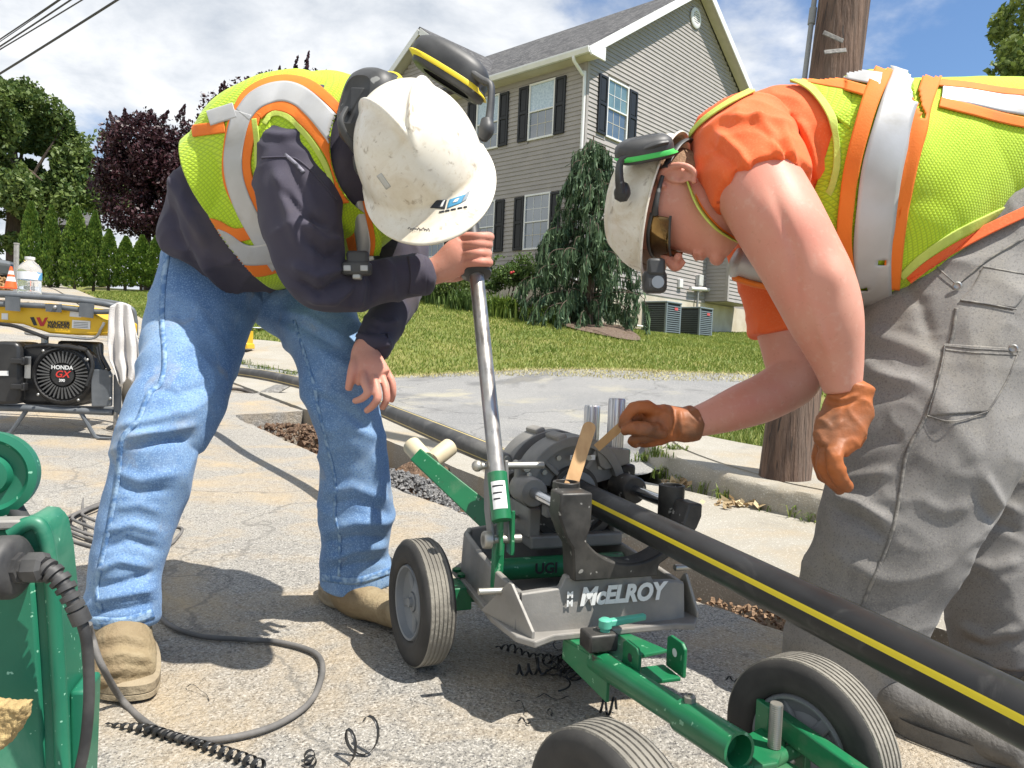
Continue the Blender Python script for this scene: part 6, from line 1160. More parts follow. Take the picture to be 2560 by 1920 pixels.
# hard hat with ear defenders
TC = -_fw
def hat_frame(f2d, beta):
    e = nrm(f2d[0] * CR + f2d[1] * CU); z = math.cos(beta) * TC - math.sin(beta) * e; y = math.sin(beta) * TC + math.cos(beta) * e; return np.array([np.cross(y, z), y, z]).T
def hard_hat(c, Mh, sc=1., peak=.062, vrid=.0105):
    nu, nv = 140, 70; g = []
    for j in range(nv):
        row = []
        for i in range(nu):
            a = i / nu * 2 * math.pi; ca, sa = math.cos(a), math.sin(a); fr = max(0, sa)
            ax, ay = .113, (.142 if sa > 0 else .132); t = j / (nv - 1)
            if t < .80:
                th = t / .80 * math.pi / 2; e = .86; r = math.sin(th) ** e; z = .142 * math.cos(th) ** .92 if th < math.pi / 2 - 1e-6 else 0.
            else:
                k = (t - .80) / .20; r = 1 + k * (.055 + peak / .142 * fr ** 1.6 * 1.0) + (.0 if k < .01 else 0); z = -.006 * min(1, k * 4) - k * (.006 + .016 * fr ** 2)
            x, y = ax * r * ca, ay * r * sa
            if t < .80:
                w = .064 * np.clip((.118 - y) / .17, 0, 1); m_ = 1 / (1 + math.exp((abs(x) - w) / .0025)); m2 = math.exp(-((abs(x) - w) / .006) ** 2); k2 = min(1, max(0, (.122 - y) / .02)) * min(1, max(0, (z - .025) / .03)); z += (vrid * .5 * m_ + vrid * m2) * k2
            row.append(np.array([x, y, z]))
        g.append(row)
    return MB().grid([[c + Mh @ (p * sc) for p in row] for row in g], closed=True, flip=True)
HM = hat_frame((.36, -.93), R_(44)); hc = P(1054, 412, 1.44)
hmb = hard_hat(hc, HM, 1.07); hat = mk('hard_hat', hmb, m_hat, w1, smooth=180, solid=.003); bh = hmb.bvh()
logo_d = M('hat_logo_black', (.02, .025, .035), .5); logo_b = M('hat_logo_blue', (.07, .33, .55), .5); logo_g = M('hat_logo_grey', (.27, .31, .35), .5)
patch('logo', ribbon(bh, [(1075, 520), (1088, 503), (1094, 500)], [(1112, 523), (1116, 505), (1117, 500)], 10, 6, .001), logo_d, hat, .0005)
patch('logo', ribbon(bh, [(1100, 518), (1104, 508), (1108, 501)], [(1106, 518), (1110, 508), (1113, 501)], 8, 3, .0016), m_wht, hat, .0005)
patch('logo', ribbon(bh, [(1117, 522), (1120, 508), (1124, 499)], [(1153, 508), (1160, 495), (1164, 486)], 10, 8, .001), logo_b, hat, .0005)
patch('logo', ribbon(bh, [(1153, 508), (1158, 496), (1162, 487)], [(1166, 500), (1172, 485), (1176, 474)], 8, 5, .001), logo_g, hat, .0005)
patch('logo', ribbon(bh, [(1131, 508), (1134, 503), (1138, 499)], [(1143, 505), (1146, 500), (1148, 496)], 6, 4, .0016), m_wht, hat, .0005)
for k, (x0, x1) in enumerate([(1098, 1111), (1113, 1124), (1127, 1140), (1144, 1156), (1159, 1168)]):
    y0 = 531 - (x0 - 1098) * .20; patch('logo_lettering', band(bh, [(x0, y0), (x1, y0 - (x1 - x0) * .2)], 4, 6, 2, .001), logo_d, hat, .0004)
m_mark = M('marker_ink', (.10, .09, .10), .7)
for k in range(9): x0 = 1020 + k * 6; patch('marker_note', band(bh, [(x0, 573 + (k % 3) * 2), (x0 + 4, 566 + (k % 2) * 5), (x0 + 6, 572 + k * .8)], 1.6, 6, 2, .0008), m_mark, hat, .0003)
patch('tape_patch', band(bh, [(948, 436), (972, 470)], 14, 8, 5, .001), M('grey_tape', (.5, .5, .47), .5), hat, .0005)
def ear_cup(c, ax, upv, a, b, h, parent, ring_m, flip_y=1):
    ax = nrm(ax); up = nrm(np.asarray(upv) - ax * np.dot(upv, ax)); sd = np.cross(up, ax); nu = 56; ang = np.linspace(0, 2 * math.pi, nu, endpoint=False)
    def rings(prof_): return [[c + ax * z + s * (sd * (np.sign(math.cos(t)) * abs(math.cos(t)) ** .75) * a + up * (np.sign(math.sin(t)) * abs(math.sin(t)) ** .75) * b * (1 - .10 * math.sin(t) * (z > 0))) for t in ang] for s, z in prof_]
    cup = mk('ear_cup', MB().grid(rings([(.98, .0), (1.0, .004), (1.0, h * .35), (.95, h * .62), (.80, h * .82), (.60, h * .93), (.57, h * .90), (.0, h * .92)]), closed=True), m_hblk, parent, smooth=50)
    mk('ear_cushion', MB().grid(rings([(.62, -h * .32), (.84, -h * .34), (.95, -h * .25), (.96, -.008), (.96, 0)]), closed=True), m_hblk, cup, smooth=60)
    mk('cup_ring', MB().grid(rings([(.97, -.006), (1.03, -.005), (1.035, .001), (1.0, .004)]), closed=True), ring_m, cup, smooth=60)
    e = [c + ax * (h * .94) + s * (sd * math.cos(t) * a + up * math.sin(t) * b) for s, t in ((.42, 2.5), (.42, .64), (.5, -1.57))]
    mk('cup_panel', MB().add(e + [q - ax * .008 for q in e], [(0, 1, 2), (5, 4, 3), (0, 3, 4, 1), (1, 4, 5, 2), (2, 5, 3, 0)]), m_hblk, cup, bevel=.004)
    return cup
muffs = mk('ear_muff_arm', MB().tube([P(938, 405, 1.435), P(905, 392, 1.41), P(868, 345, 1.385), P(852, 305, 1.38), P(866, 272, 1.40)], [.014, .010, .008, .008, .007], 10, smooth=30, flat=.7).tube([P(905, 392, 1.41), P(945, 368, 1.385), P(985, 338, 1.385), P(1006, 300, 1.40), P(1002, 262, 1.42)], [.009, .009, .009, .010, .009], 10, smooth=30, flat=.7), m_hblk, hat)
mk('slot_mount', bodyloft([(896, 388, 1.42, 16), (910, 415, 1.42, 26), (928, 430, 1.43, 24), (938, 437, 1.44, 14)], 28, 40), m_hblk, muffs, smooth=60)
ear_cup(P(940, 275, 1.445), nrm(-.52 * CR + .12 * CU + .80 * TC), nrm(.28 * CR + .9 * CU), .060, .078, .062, muffs, m_hyel)
c2_ = P(1126, 190, 1.54)
ear_cup(c2_, nrm(.46 * CR + .74 * CU + .12 * TC), nrm(.80 * CR - .60 * CU), .052, .088, .056, muffs, m_hyel)
mk('ear_muff_arm', MB().tube([P(1175, 178, 1.50), P(1205, 200, 1.49), P(1226, 212, 1.485), P(1228, 245, 1.48), P(1224, 290, 1.475), P(1220, 330, 1.47)], [.008, .010, .009, .009, .010, .013], 10, smooth=30, flat=.8), m_hblk, muffs)
mk('slot_mount', bodyloft([(1216, 300, 1.47, 14), (1216, 325, 1.465, 20), (1206, 350, 1.465, 12)], 24, 30), m_hblk, muffs, smooth=60)
mk('grip_disc', MB().lathe([(0, -.004), (.021, -.004), (.034, .0), (.035, .006), (.022, .012), (.019, .02), (.018, .13), (0, .135)], lt_ - ldir * .012, ldir, 30), m_hblk, fus, smooth=40)
# ---------------- worker in orange shirt ----------------
m_tee = M('tee_orange', (.85, .145, .03), .8, col2=(.76, .115, .022), vscale=8, bump=.3, bscale=300, sheen=.1, speck=dict(col=(.80, .16, .045), scale=260, a=.5, b=.7))
m_pant = M('work_trousers', (.195, .187, .178), .85, col2=(.25, .24, .228), vscale=5, bump=.3, bscale=420, dirt=[dict(col=(.33, .295, .225), scale=4, a=.5, b=.72, amt=.45), dict(col=(.11, .105, .10), scale=9, a=.54, b=.72, amt=.55), dict(col=(.30, .28, .24), scale=320, a=.54, b=.66, amt=.45, det=1.), dict(col=(.10, .095, .09), scale=280, a=.55, b=.66, amt=.45, det=1.)], sheen=.05)
m_pantd = M('trouser_seam', (.25, .235, .21), .85, col2=(.13, .125, .12), vscale=50, bump=.5, bscale=150, contrast=(.42, .58))
m_glove = M('glove_orange', (.42, .125, .032), .55, col2=(.29, .09, .028), vscale=9, bump=.3, bscale=130, dirt=[dict(col=(.17, .09, .05), scale=9, a=.44, b=.66, amt=.8), dict(col=(.62, .21, .05), scale=6, a=.56, b=.74, amt=.5)])
m_dboot = M('boot_dark', (.085, .08, .075), .7, col2=(.15, .14, .125), vscale=10, bump=.5, bscale=100, dirt=dict(col=(.26, .23, .19), scale=9, a=.55, b=.74, amt=.5))
m_hair = M('hair_short', (.20, .115, .06), .8, col2=(.30, .18, .10), vscale=90, bump=.8, bscale=260)
m_arm = m_skin
RW_TOR = [(1735, 440, 1.64, 55, .9), (1790, 425, 1.62, 120, .85), (1880, 425, 1.60, 182, .8), (1990, 450, 1.58, 230, .72), (2100, 472, 1.57, 262, .68), (2200, 476, 1.575, 264, .66), (2320, 440, 1.59, 222, .72), (2450, 412, 1.61, 186, .8), (2620, 402, 1.64, 176, .8)]
RW_ARM = [(1872, 400, 1.46, 100), (1900, 475, 1.39, 107), (1948, 560, 1.35, 106), (1995, 640, 1.335, 102), (2035, 722, 1.33, 98), (2065, 805, 1.335, 87), (2092, 895, 1.345, 64), (2107, 975, 1.35, 46)]
RW_ARM2 = [(1900, 600, 1.74, 70), (1930, 700, 1.73, 66), (1948, 800, 1.72, 62), (1972, 885, 1.71, 63), (1985, 945, 1.69, 66), (1925, 988, 1.66, 61), (1850, 1017, 1.62, 54), (1770, 1046, 1.585, 43), (1705, 1063, 1.56, 34)]
RW_LEG1 = [(2520, 520, 1.62, 200, .8), (2440, 690, 1.58, 215, .74), (2378, 850, 1.54, 218, .70), (2338, 1000, 1.51, 210, .70), (2310, 1115, 1.49, 212, .70), (2268, 1244, 1.48, 184, .72), (2224, 1361, 1.48, 172, .75), (2183, 1453, 1.49, 160, .78), (2140, 1570, 1.50, 152, .8), (2105, 1690, 1.52, 142, .8)]
RW_LEG2 = [(2640, 700, 1.78, 170), (2590, 900, 1.77, 150), (2550, 1100, 1.75, 130), (2515, 1260, 1.74, 116), (2490, 1400, 1.73, 110), (2490, 1530, 1.73, 112), (2500, 1635, 1.73, 104)]
# head in its own frame: F face, U crown, S the side we see
hU = nrm(-.87 * CR + .25 * CU - .42 * TC); hF = nrm(-CU - .29 * CR + .10 * TC); hF = nrm(hF - hU * (hF @ hU)); hS = np.cross(hU, hF); hS = hS if hS @ TC > 0 else -hS
hO = P(1706, 508, 1.52); HSC = 1.12
def HL(f, u, s): return hO + HSC * (hF * f + hU * u + hS * s)
us = np.array([-.118, -.108, -.098, -.085, -.07, -.058, -.046, -.03, -.012, .005, .02, .038, .055, .075, .095, .108, .116]); ff = np.array([.058, .082, .092, .095, .090, .093, .0925, .091, .088, .086, .096, .098, .094, .08, .054, .03, .002]); bb_ = -np.array([.045, .048, .05, .053, .058, .062, .066, .076, .088, .095, .099, .1, .098, .084, .056, .03, .002]); sw = np.array([.024, .034, .043, .051, .056, .059, .062, .066, .070, .073, .075, .076, .074, .065, .045, .026, .002])
uu = np.linspace(us[0], us[-1], 70); g = []
for u in uu:
    f, b, s = np.interp(u, us, ff), np.interp(u, us, bb_), np.interp(u, us, sw); m0 = (f + b) / 2; hl = (f - b) / 2; row = []
    for t in np.linspace(0, 2 * math.pi, 72, endpoint=False):
        ct, st_ = math.cos(t), math.sin(t); nar = 1 - (.22 * max(0, ct) ** 2 * np.clip((.0 - u) / .06, 0, 1)); row.append(HL(m0 + hl * np.sign(ct) * abs(ct) ** .9, u, s * st_ * nar))
    g.append(row)
skull = MB().grid(g, closed=True); n0 = skull.n; skull.add([HL(.02, us[0] - .003, 0), HL(0, us[-1] + .001, 0)], []); skull.f += [(n0, j, (j + 1) % 72) for j in range(72)] + [(n0 + 1, 69 * 72 + (j + 1) % 72, 69 * 72 + j) for j in range(72)]; skull.m += [0] * 144
HMX = np.array([hF, hU, hS]).T
def hb(c, r, nu=18, nv=12): return MB().ball(HL(*c), np.array(r) * HSC, nu, nv, HMX)
nose = MB().tube([HL(.088, .022, 0), HL(.102, .002, 0), HL(.114, -.014, 0), HL(.118, -.024, 0), HL(.104, -.033, 0)], np.array([.007, .0085, .0105, .0115, .008]) * HSC, 18, smooth=24)
feats = [nose, hb((.106, -.026, .012), (.0095, .0085, .008)), hb((.106, -.026, -.012), (.0095, .0085, .008)), hb((.094, -.053, 0), (.007, .0055, .021)), hb((.0925, -.063, 0), (.007, .006, .018)), hb((.090, -.09, 0), (.014, .014, .018)), hb((.0, -.082, .045), (.03, .018, .012))]
# ear
eC = (-.010, -.002, .074); tt_ = np.linspace(-1.0, 2.95, 26)
rim_ = [HL(eC[0] - .019 * math.sin(t) * (1.0) + .004 * math.cos(t), eC[1] + .031 * math.cos(t), eC[2] + .007 + .012 * max(0, math.sin(t))) for t in tt_]
ear = [MB().tube(rim_, np.array([.0045, .005, .0052, .005, .0055]) * HSC, 10, smooth=40), MB().tube([HL(eC[0] + .002, eC[1] - .026, eC[2] + .006), HL(eC[0] - .001, eC[1] - .034, eC[2] + .007)], .0065, 10), hb((eC[0] - .006, eC[1], eC[2] + .006), (.015, .027, .005)), MB().tube([HL(eC[0] - .010, eC[1] + .016, eC[2] + .008), HL(eC[0] - .012, eC[1] - .002, eC[2] + .009), HL(eC[0] - .004, eC[1] - .016, eC[2] + .008)], .0035, 8, smooth=14)]
neck = bodyloft([(1702, 520, 1.52, 66), (1745, 505, 1.55, 72), (1800, 470, 1.58, 88), (1850, 450, 1.60, 100)], 40, 50)
body2 = join(skull, *feats, *ear, neck, bodyloft(thin(RW_TOR, .85)), bodyloft(RW_ARM, 48), bodyloft(RW_ARM2, 48), bodyloft(thin(RW_LEG1, .7), 40), bodyloft(thin(RW_LEG2, .7), 40))
me2 = remesh(body2, .0033, 4)
V2, F2 = me_arrays(me2); Lq = (V2 - hO) @ HMX / HSC
def bump_at(c, r, amp):
    d = np.linalg.norm(Lq - np.array(c), axis=1); return amp * np.exp(-(d / r) ** 2)
N2 = normals_of(V2, F2); V2 = V2 + N2 * (bump_at((.112, -.032, .008), .005, -.006) + bump_at((.0985, -.0585, .010), .004, -.003) + bump_at((.0985, -.0585, .0), .004, -.004) + bump_at((eC[0] - .002, eC[1] - .004, eC[2] + .008), .007, -.008) + bump_at((.1, -.0585, .018), .004, -.003))[:, None]
pr2 = proj(V2); armz = pr2[:, 2] < 1.45
V2 = V2 + N2 * (.004 * np.exp(-(((pr2[:, 0] - 1990) / 60) ** 2 + ((pr2[:, 1] - 560) / 90) ** 2)) * armz + armz * (.006 * np.exp(-(((pr2[:, 0] - 1905) / 55) ** 2 + ((pr2[:, 1] - 520) / 60) ** 2)) - .006 * np.exp(-(((pr2[:, 0] - 1990) / 16) ** 2 + ((pr2[:, 1] - 690) / 60) ** 2)) + .007 * np.exp(-(((pr2[:, 0] - 2085) / 30) ** 2 + ((pr2[:, 1] - 690) / 45) ** 2)) - .004 * np.exp(-((pr2[:, 0] - 1960 - (pr2[:, 1] - 560) * .35) / 14) ** 2 - ((pr2[:, 1] - 570) / 80) ** 2) + .004 * np.exp(-((pr2[:, 0] - 2050 - (pr2[:, 1] - 820) * .3) / 12) ** 2 - ((pr2[:, 1] - 840) / 60) ** 2)) + .003 * np.array([mnoise.noise(Vector(p) * 7) for p in V2]))[:, None]
mbw = MB().add(V2, F2); Lf = np.array([Lq[f[0]] for f in F2]); hairm = ((Lf[:, 0] < .012 - .25 * (Lf[:, 1] - .02)) & (Lf[:, 1] > .006 - .9 * np.clip(-.012 - Lf[:, 0], 0, .05)) & (np.linalg.norm(Lf, axis=1) < .16) & (Lf[:, 1] > -.045)) & ~((np.abs(Lf[:, 0] - eC[0]) < .026) & (Lf[:, 1] < .034) & (Lf[:, 2] > .066)) & (Lf[:, 0] > -.13)
mbw.m = [int(h) for h in hairm]
w2 = mk('person', mbw, [m_skin, m_hair], None, 'worker in orange shirt, lime vest and grey trousers leaning in from the right', 'person', smooth=180)
# shirt
ft = [([(1790, 330), (1850, 380), (1890, 450)], 14, .007), ([(1770, 360), (1830, 410), (1860, 480)], 12, -.006), ([(1880, 290), (1930, 340), (1960, 400)], 14, .008), ([(1900, 320), (1950, 360), (1985, 410)], 11, -.008), ([(1950, 310), (1975, 370), (1990, 430)], 12, .008), ([(1820, 300), (1900, 300), (1990, 320)], 12, .007), ([(1750, 340), (1800, 300), (1870, 270)], 12, .005), ([(1990, 300), (2030, 380), (2040, 460)], 16, .007), ([(2010, 420), (2040, 460), (2060, 500)], 12, -.006)]
SLV = [(1842, 335, 1.52, 118, .9), (1866, 392, 1.455, 120, .95), (1892, 452, 1.40, 119), (1903, 478, 1.385, 118)]; SLV2 = [(1895, 580, 1.74, 85), (1925, 690, 1.73, 78), (1945, 780, 1.72, 74), (1952, 826, 1.718, 74)]
tee, bt_ = cloth('tee_shirt', join(bodyloft(RW_TOR, 110, caps=True), bodyloft(SLV, 80), bodyloft(SLV2, 60)), m_tee, w2, .0048, 3, [(p_, w_ * .8, a_ * 1.4) for p_, w_, a_ in ft], noise=[(.005, 7, (1, 1, 1)), (.0025, 20, (1, 1, 1))], ridges=[(.005, 5, (1, 1, 1)), (.003, 12, (1, 1, 1))], post=1)
patch('sleeve_hem', band(bt_, [(1792, 505), (1830, 500), (1890, 470), (1950, 432), (1992, 408)], 5, 50, 2, .0018), M('tee_hem', (.66, .11, .03), .8), tee, .001)
# vest: shell round the trunk, panels near the armhole
vst2 = [(2022, 456, 1.578, 240, .71), (2085, 470, 1.568, 264, .70), (2150, 476, 1.57, 268, .68), (2210, 476, 1.573, 267, .68), (2320, 438, 1.588, 228, .74), (2450, 404, 1.61, 187, .84), (2620, 390, 1.64, 172, .86)]
VT = bodyloft(vst2, 160, 120, caps=False, grow=.009); VV = shape_cloth(VT.V(), VT.f, [([(2380, 290), (2430, 380), (2460, 470)], 20, .010), ([(2340, 330), (2400, 430), (2420, 500)], 16, -.010), ([(2230, 620), (2300, 560), (2380, 520)], 16, .010), ([(2200, 220), (2230, 300), (2210, 420)], 24, .006), ([(2290, 560), (2350, 520), (2440, 470)], 14, -.008), ([(2110, 600), (2160, 660), (2180, 740)], 16, .008)], noise=[(.004, 5, (1, 1, 1)), (.0015, 18, (1, 1, 1))], ridges=[(.003, 4, (1, 1, 1))])
vmb2 = MB().add(VV, VT.f); vest2 = mk('vest', vmb2, m_lime, w2, smooth=180, solid=.003); bv2 = vmb2.bvh()
both = join(vmb2, MB().add(*me_arrays(tee.data))).bvh(); btx = join(vmb2, bodyloft(RW_LEG1, 80, grow=.012)).bvh()
patch('vest_panel', ribbon(bt_, [(1925, 208), (1990, 195), (2060, 190), (2130, 180)], [(2000, 212), (2050, 250), (2085, 300), (2120, 330)], 40, 14, .008), m_lime, vest2, .003)
patch('vest_panel', ribbon(bt_, [(2078, 315), (2088, 360), (2088, 410), (2076, 470), (2068, 500), (2085, 560), (2105, 640)], [(2130, 315), (2130, 360), (2130, 410), (2130, 470), (2130, 510), (2130, 560), (2130, 640)], 60, 8, .009), m_lime, vest2, .003)
for nm, ln, w, mm, bb2, of in [('orange_band', [(2206, 182), (2172, 260), (2148, 340), (2130, 410), (2115, 500), (2108, 590), (2118, 680), (2140, 745)], [40, 36, 36, 36], m_vor, both, .0125), ('silver_band', [(2268, 190), (2240, 270), (2215, 360), (2198, 430), (2186, 520), (2178, 620), (2180, 700), (2186, 755)], [84, 96, 96, 88], m_vsil, bv2, .0115), ('orange_band', [(2330, 196), (2300, 270), (2276, 360), (2262, 430), (2244, 530), (2232, 630), (2225, 715)], [44, 44, 42, 42], m_vor, bv2, .0110),
                             ('orange_band', [(1950, 200), (2040, 214), (2110, 224), (2170, 240)], [14, 22, 24], m_vor, both, .012), ('silver_band', [(2000, 190), (2070, 192), (2150, 202), (2196, 210)], [16, 26, 30], m_vsil, both, .012), ('silver_band', [(2352, 236), (2420, 245), (2500, 262), (2590, 276)], 44, m_vsil, bv2, .008), ('orange_band', [(2345, 262), (2420, 280), (2500, 300), (2590, 318)], 24, m_vor, bv2, .0085), ('orange_band', [(2340, 214), (2420, 222), (2500, 234), (2590, 242)], 16, m_vor, bv2, .0085),
                             ('edge_binding', [(1930, 203), (1978, 208), (2030, 236), (2070, 290), (2088, 350), (2090, 410), (2078, 470), (2060, 505)], [10, 18, 18, 14], m_limeb, bt_, .012), ('edge_binding', [(1960, 200), (1880, 230), (1795, 278), (1738, 325), (1714, 372), (1712, 405)], [12, 12, 9, 8], m_limeb, bt_, .006),
                             ('edge_binding', [(2250, 690), (2300, 645), (2380, 590), (2470, 545), (2580, 495)], [18, 22, 22], m_limeb, bv2, .006), ('shirt_hem', [(2270, 700), (2330, 655), (2400, 612), (2480, 570), (2590, 518)], 26, m_tee, btx, .004)]:
    patch(nm, band(bb2, ln, w, 90, 9, of), mm, vest2, .003)
# vest front edge hanging below the neck
A2 = catmull([P(1716, 430, 1.46), P(1748, 510, 1.43), P(1792, 566, 1.42), P(1840, 600, 1.44)], 30); B2 = catmull([P(1735, 440, 1.56), P(1775, 520, 1.55), P(1825, 575, 1.55), P(1885, 620, 1.55)], 30)
def hang2(u0, u1, o): return MB().grid([[A2[i] + (B2[i] - A2[i]) * u - CU * o - CR * o for u in np.linspace(u0, u1, 8)] for i in range(30)])
patch('front_panel', hang2(0, 1, .0), m_vor, vest2, .003); patch('edge_binding', hang2(-.2, .25, .003), m_limeb, vest2, .003)
pt_ = bodyloft([(1838, 655, 1.55, 34, 1.5), (1880, 668, 1.55, 36, 1.6), (1930, 680, 1.56, 36, 1.6), (1980, 690, 1.57, 34, 1.5)], 50, 50)
patch('front_band', pt_, m_vsil, vest2, .002); patch('front_band_edge', bodyloft([(1838, 694, 1.55, 8, 4.5), (1880, 708, 1.55, 8, 4.8), (1940, 720, 1.56, 8, 4.8)], 30, 30), m_vor, vest2, .001)
# trousers
fq = [([(2160, 830), (2250, 860), (2350, 900)], 22, .008), ([(2150, 900), (2230, 950), (2300, 960)], 18, .006), ([(2090, 1240), (2150, 1260), (2230, 1310)], 14, .014), ([(2085, 1275), (2150, 1300), (2220, 1350)], 12, -.012), ([(2090, 1200), (2160, 1190), (2240, 1180)], 16, .008), ([(2140, 1130), (2200, 1100), (2260, 1090)], 16, -.006), ([(2060, 1380), (2120, 1400), (2200, 1440)], 18, .006), ([(2330, 1000), (2400, 1080), (2440, 1160)], 26, .006), ([(2300, 1250), (2360, 1280), (2420, 1260)], 16, .005), ([(2450, 1180), (2500, 1260), (2550, 1280)], 14, .010), ([(2440, 1240), (2490, 1310), (2550, 1330)], 12, -.008), ([(2420, 1400), (2480, 1420), (2550, 1400)], 16, .008), ([(2400, 1560), (2460, 1590), (2550, 1570)], 14, .012), ([(2410, 1600), (2470, 1620), (2550, 1600)], 10, -.010), ([(2250, 700), (2300, 760), (2330, 860)], 18, -.006)]
trou, btr = cloth('trousers', join(bodyloft(RW_LEG1, 100), bodyloft(RW_LEG2, 70)), m_pant, w2, .0054, 3, fq, noise=[(.006, 5, (1, 1, 1)), (.0025, 18, (1, 1, 1))], ridges=[(.0045, 4.5, (1, 1, 1.3)), (.0015, 12, (1, 1, 1.2))], post=2)
patch('seam', band(btr, [(2392, 770), (2378, 850), (2345, 960), (2310, 1050), (2268, 1130), (2252, 1220), (2236, 1310), (2205, 1400), (2170, 1480), (2140, 1560)], 9, 150, 3, .002), m_pantd, trou, .0015)
patch('pocket', ribbon(btr, [(2362, 860), (2350, 930), (2322, 1040)], [(2546, 872), (2520, 940), (2468, 1030)], 40, 30, .003), m_pant, trou, .0025)
patch('pocket', ribbon(btr, [(2458, 668), (2430, 720), (2400, 752)], [(2580, 690), (2560, 740), (2535, 770)], 30, 24, .003), m_pant, trou, .0025)
for ln in ([(2360, 866), (2450, 874), (2546, 878)], [(2362, 876), (2450, 884), (2544, 888)], [(2362, 862), (2350, 930), (2318, 1040)], [(2318, 1040), (2385, 1054), (2468, 1030)], [(2468, 1030), (2510, 960), (2546, 875)], [(2456, 668), (2520, 680), (2590, 692)], [(2400, 752), (2470, 762), (2540, 775)], [(2325, 640), (2345, 670), (2392, 715)], [(2392, 715), (2470, 650), (2570, 590)]): patch('stitching', band(btr, ln, 4, 50, 2, .0038), m_pantd, trou, .0005)
for (px, py) in ((2393, 714), (2533, 871)):
    h = hit(btr, px, py); n_ = nrm(CAMP - np.array(h[0])); mk('rivet', MB().lathe([(.0028, 0), (.008, 0), (.0082, .002), (.006, .0035), (.0028, .001), (0, .001)], np.array(h[0]) + n_ * .006, n_, 18), m_gsil, trou)
# boots
bA = cloth('boot', bodyloft([(2200, 1700, 1.46, 66, .9), (2250, 1755, 1.43, 58, 1.1), (2330, 1795, 1.39, 54, 1.2), (2420, 1835, 1.34, 50, 1.2), (2500, 1865, 1.29, 44, 1.1), (2560, 1885, 1.26, 36, .9)], 50, 80), m_dboot, w2, .0045, 4, noise=[(.003, 20, (1, 1, 1))])[0]
mk('sole', MB().grid([[c_ + np.array([0, 0, z]) for c_ in catmull(np.vstack([q_, q_[:1]]), 50)[:-1]] for q_, z in ((np.array([G(x, y) for x, y in [(2190, 1780), (2230, 1740), (2340, 1755), (2470, 1800), (2580, 1850), (2620, 1890), (2580, 1925), (2470, 1915), (2360, 1880), (2250, 1835)]]), zz) for zz in (.0, .028))], closed=True, flip=True), m_dboot, bA, smooth=40)
cloth('boot', bodyloft([(2105, 1660, 1.54, 80, .9), (2090, 1720, 1.53, 74, 1.1), (2060, 1745, 1.50, 40, 1.6), (2010, 1750, 1.48, 30, 1.4)], 40, 50), m_dboot, w2, .005, 4)
cloth('boot', bodyloft([(2500, 1600, 1.74, 66, .9), (2495, 1650, 1.73, 60, 1.1), (2470, 1668, 1.70, 36, 1.4), (2430, 1672, 1.68, 26, 1.3)], 40, 50), m_dboot, w2, .005, 4)
# gloves
gl1 = join(bodyloft([(1736, 1057, 1.57, 44, .9), (1708, 1062, 1.56, 43, .85), (1690, 1060, 1.555, 44, .8), (1655, 1058, 1.548, 47, .6), (1620, 1052, 1.54, 42, .5)], 40, 50), finger([(1640, 1030, 1.54), (1605, 1019, 1.52), (1578, 1028, 1.515), (1562, 1052, 1.52), (1556, 1068, 1.528)], [19, 17, 15, 13.5, 11]), finger([(1655, 1080, 1.53), (1615, 1071, 1.505), (1580, 1072, 1.505), (1556, 1078, 1.515)], [18, 16, 14, 11.5]), finger([(1635, 1045, 1.56), (1595, 1040, 1.555), (1575, 1056, 1.55), (1568, 1074, 1.55)], [16, 15, 13, 11]), finger([(1640, 1090, 1.545), (1605, 1092, 1.53), (1584, 1102, 1.54), (1590, 1110, 1.56)], [16, 14.5, 13, 11]), finger([(1665, 1096, 1.555), (1630, 1104, 1.55), (1604, 1108, 1.56)], [15, 13, 11]))
g1, _b = cloth('glove', gl1, m_glove, w2, .003, 2, [([(1700, 1025), (1704, 1060), (1700, 1100)], 6, .004), ([(1688, 1022), (1690, 1060), (1686, 1100)], 5, -.003), ([(1675, 1020), (1680, 1050), (1672, 1090)], 6, .003), ([(1640, 1085), (1660, 1070), (1680, 1080)], 6, -.003)], noise=[(.0026, 35, (1, 1, 1)), (.001, 90, (1, 1, 1))], ridges=[(.002, 22, (1, 1, 1))], post=1)
gl2 = join(bodyloft([(2112, 962, 1.35, 54, .95), (2106, 990, 1.35, 52, .95), (2098, 1030, 1.34, 58, .7), (2076, 1082, 1.325, 58, .55), (2056, 1122, 1.315, 46, .5)], 44, 60), finger([(2075, 1110, 1.31), (2066, 1150, 1.295), (2078, 1188, 1.30), (2102, 1220, 1.325)], [21, 19.5, 18, 14]), finger([(2048, 1115, 1.325), (2040, 1158, 1.32), (2056, 1196, 1.33), (2084, 1228, 1.35)], [19, 18, 17, 13]), finger([(2035, 1105, 1.35), (2026, 1145, 1.36), (2036, 1180, 1.375), (2060, 1210, 1.39)], [17, 16, 15, 12]), finger([(2120, 1040, 1.34), (2128, 1080, 1.35), (2118, 1115, 1.36)], [20, 17, 14]))
gl2.v = [v_ + CR * .014 for v_ in gl2.v]; cloth('glove', gl2, m_glove, w2, .0034, 2, [([(2060, 985), (2105, 1000), (2150, 985)], 6, .004), ([(2058, 1000), (2105, 1014), (2148, 1000)], 5, -.003), ([(2045, 1040), (2080, 1070), (2110, 1050)], 8, .003), ([(2050, 1125), (2070, 1128), (2090, 1118)], 6, .003)], noise=[(.0024, 30, (1, 1, 1)), (.001, 90, (1, 1, 1))], ridges=[(.002, 20, (1, 1, 1))], post=1)
stick(P(1492, 1120, 1.585), P(1592, 1030, 1.545), .009, 'wooden_stick', 'wooden craft stick pinched in the orange glove behind the knobs')
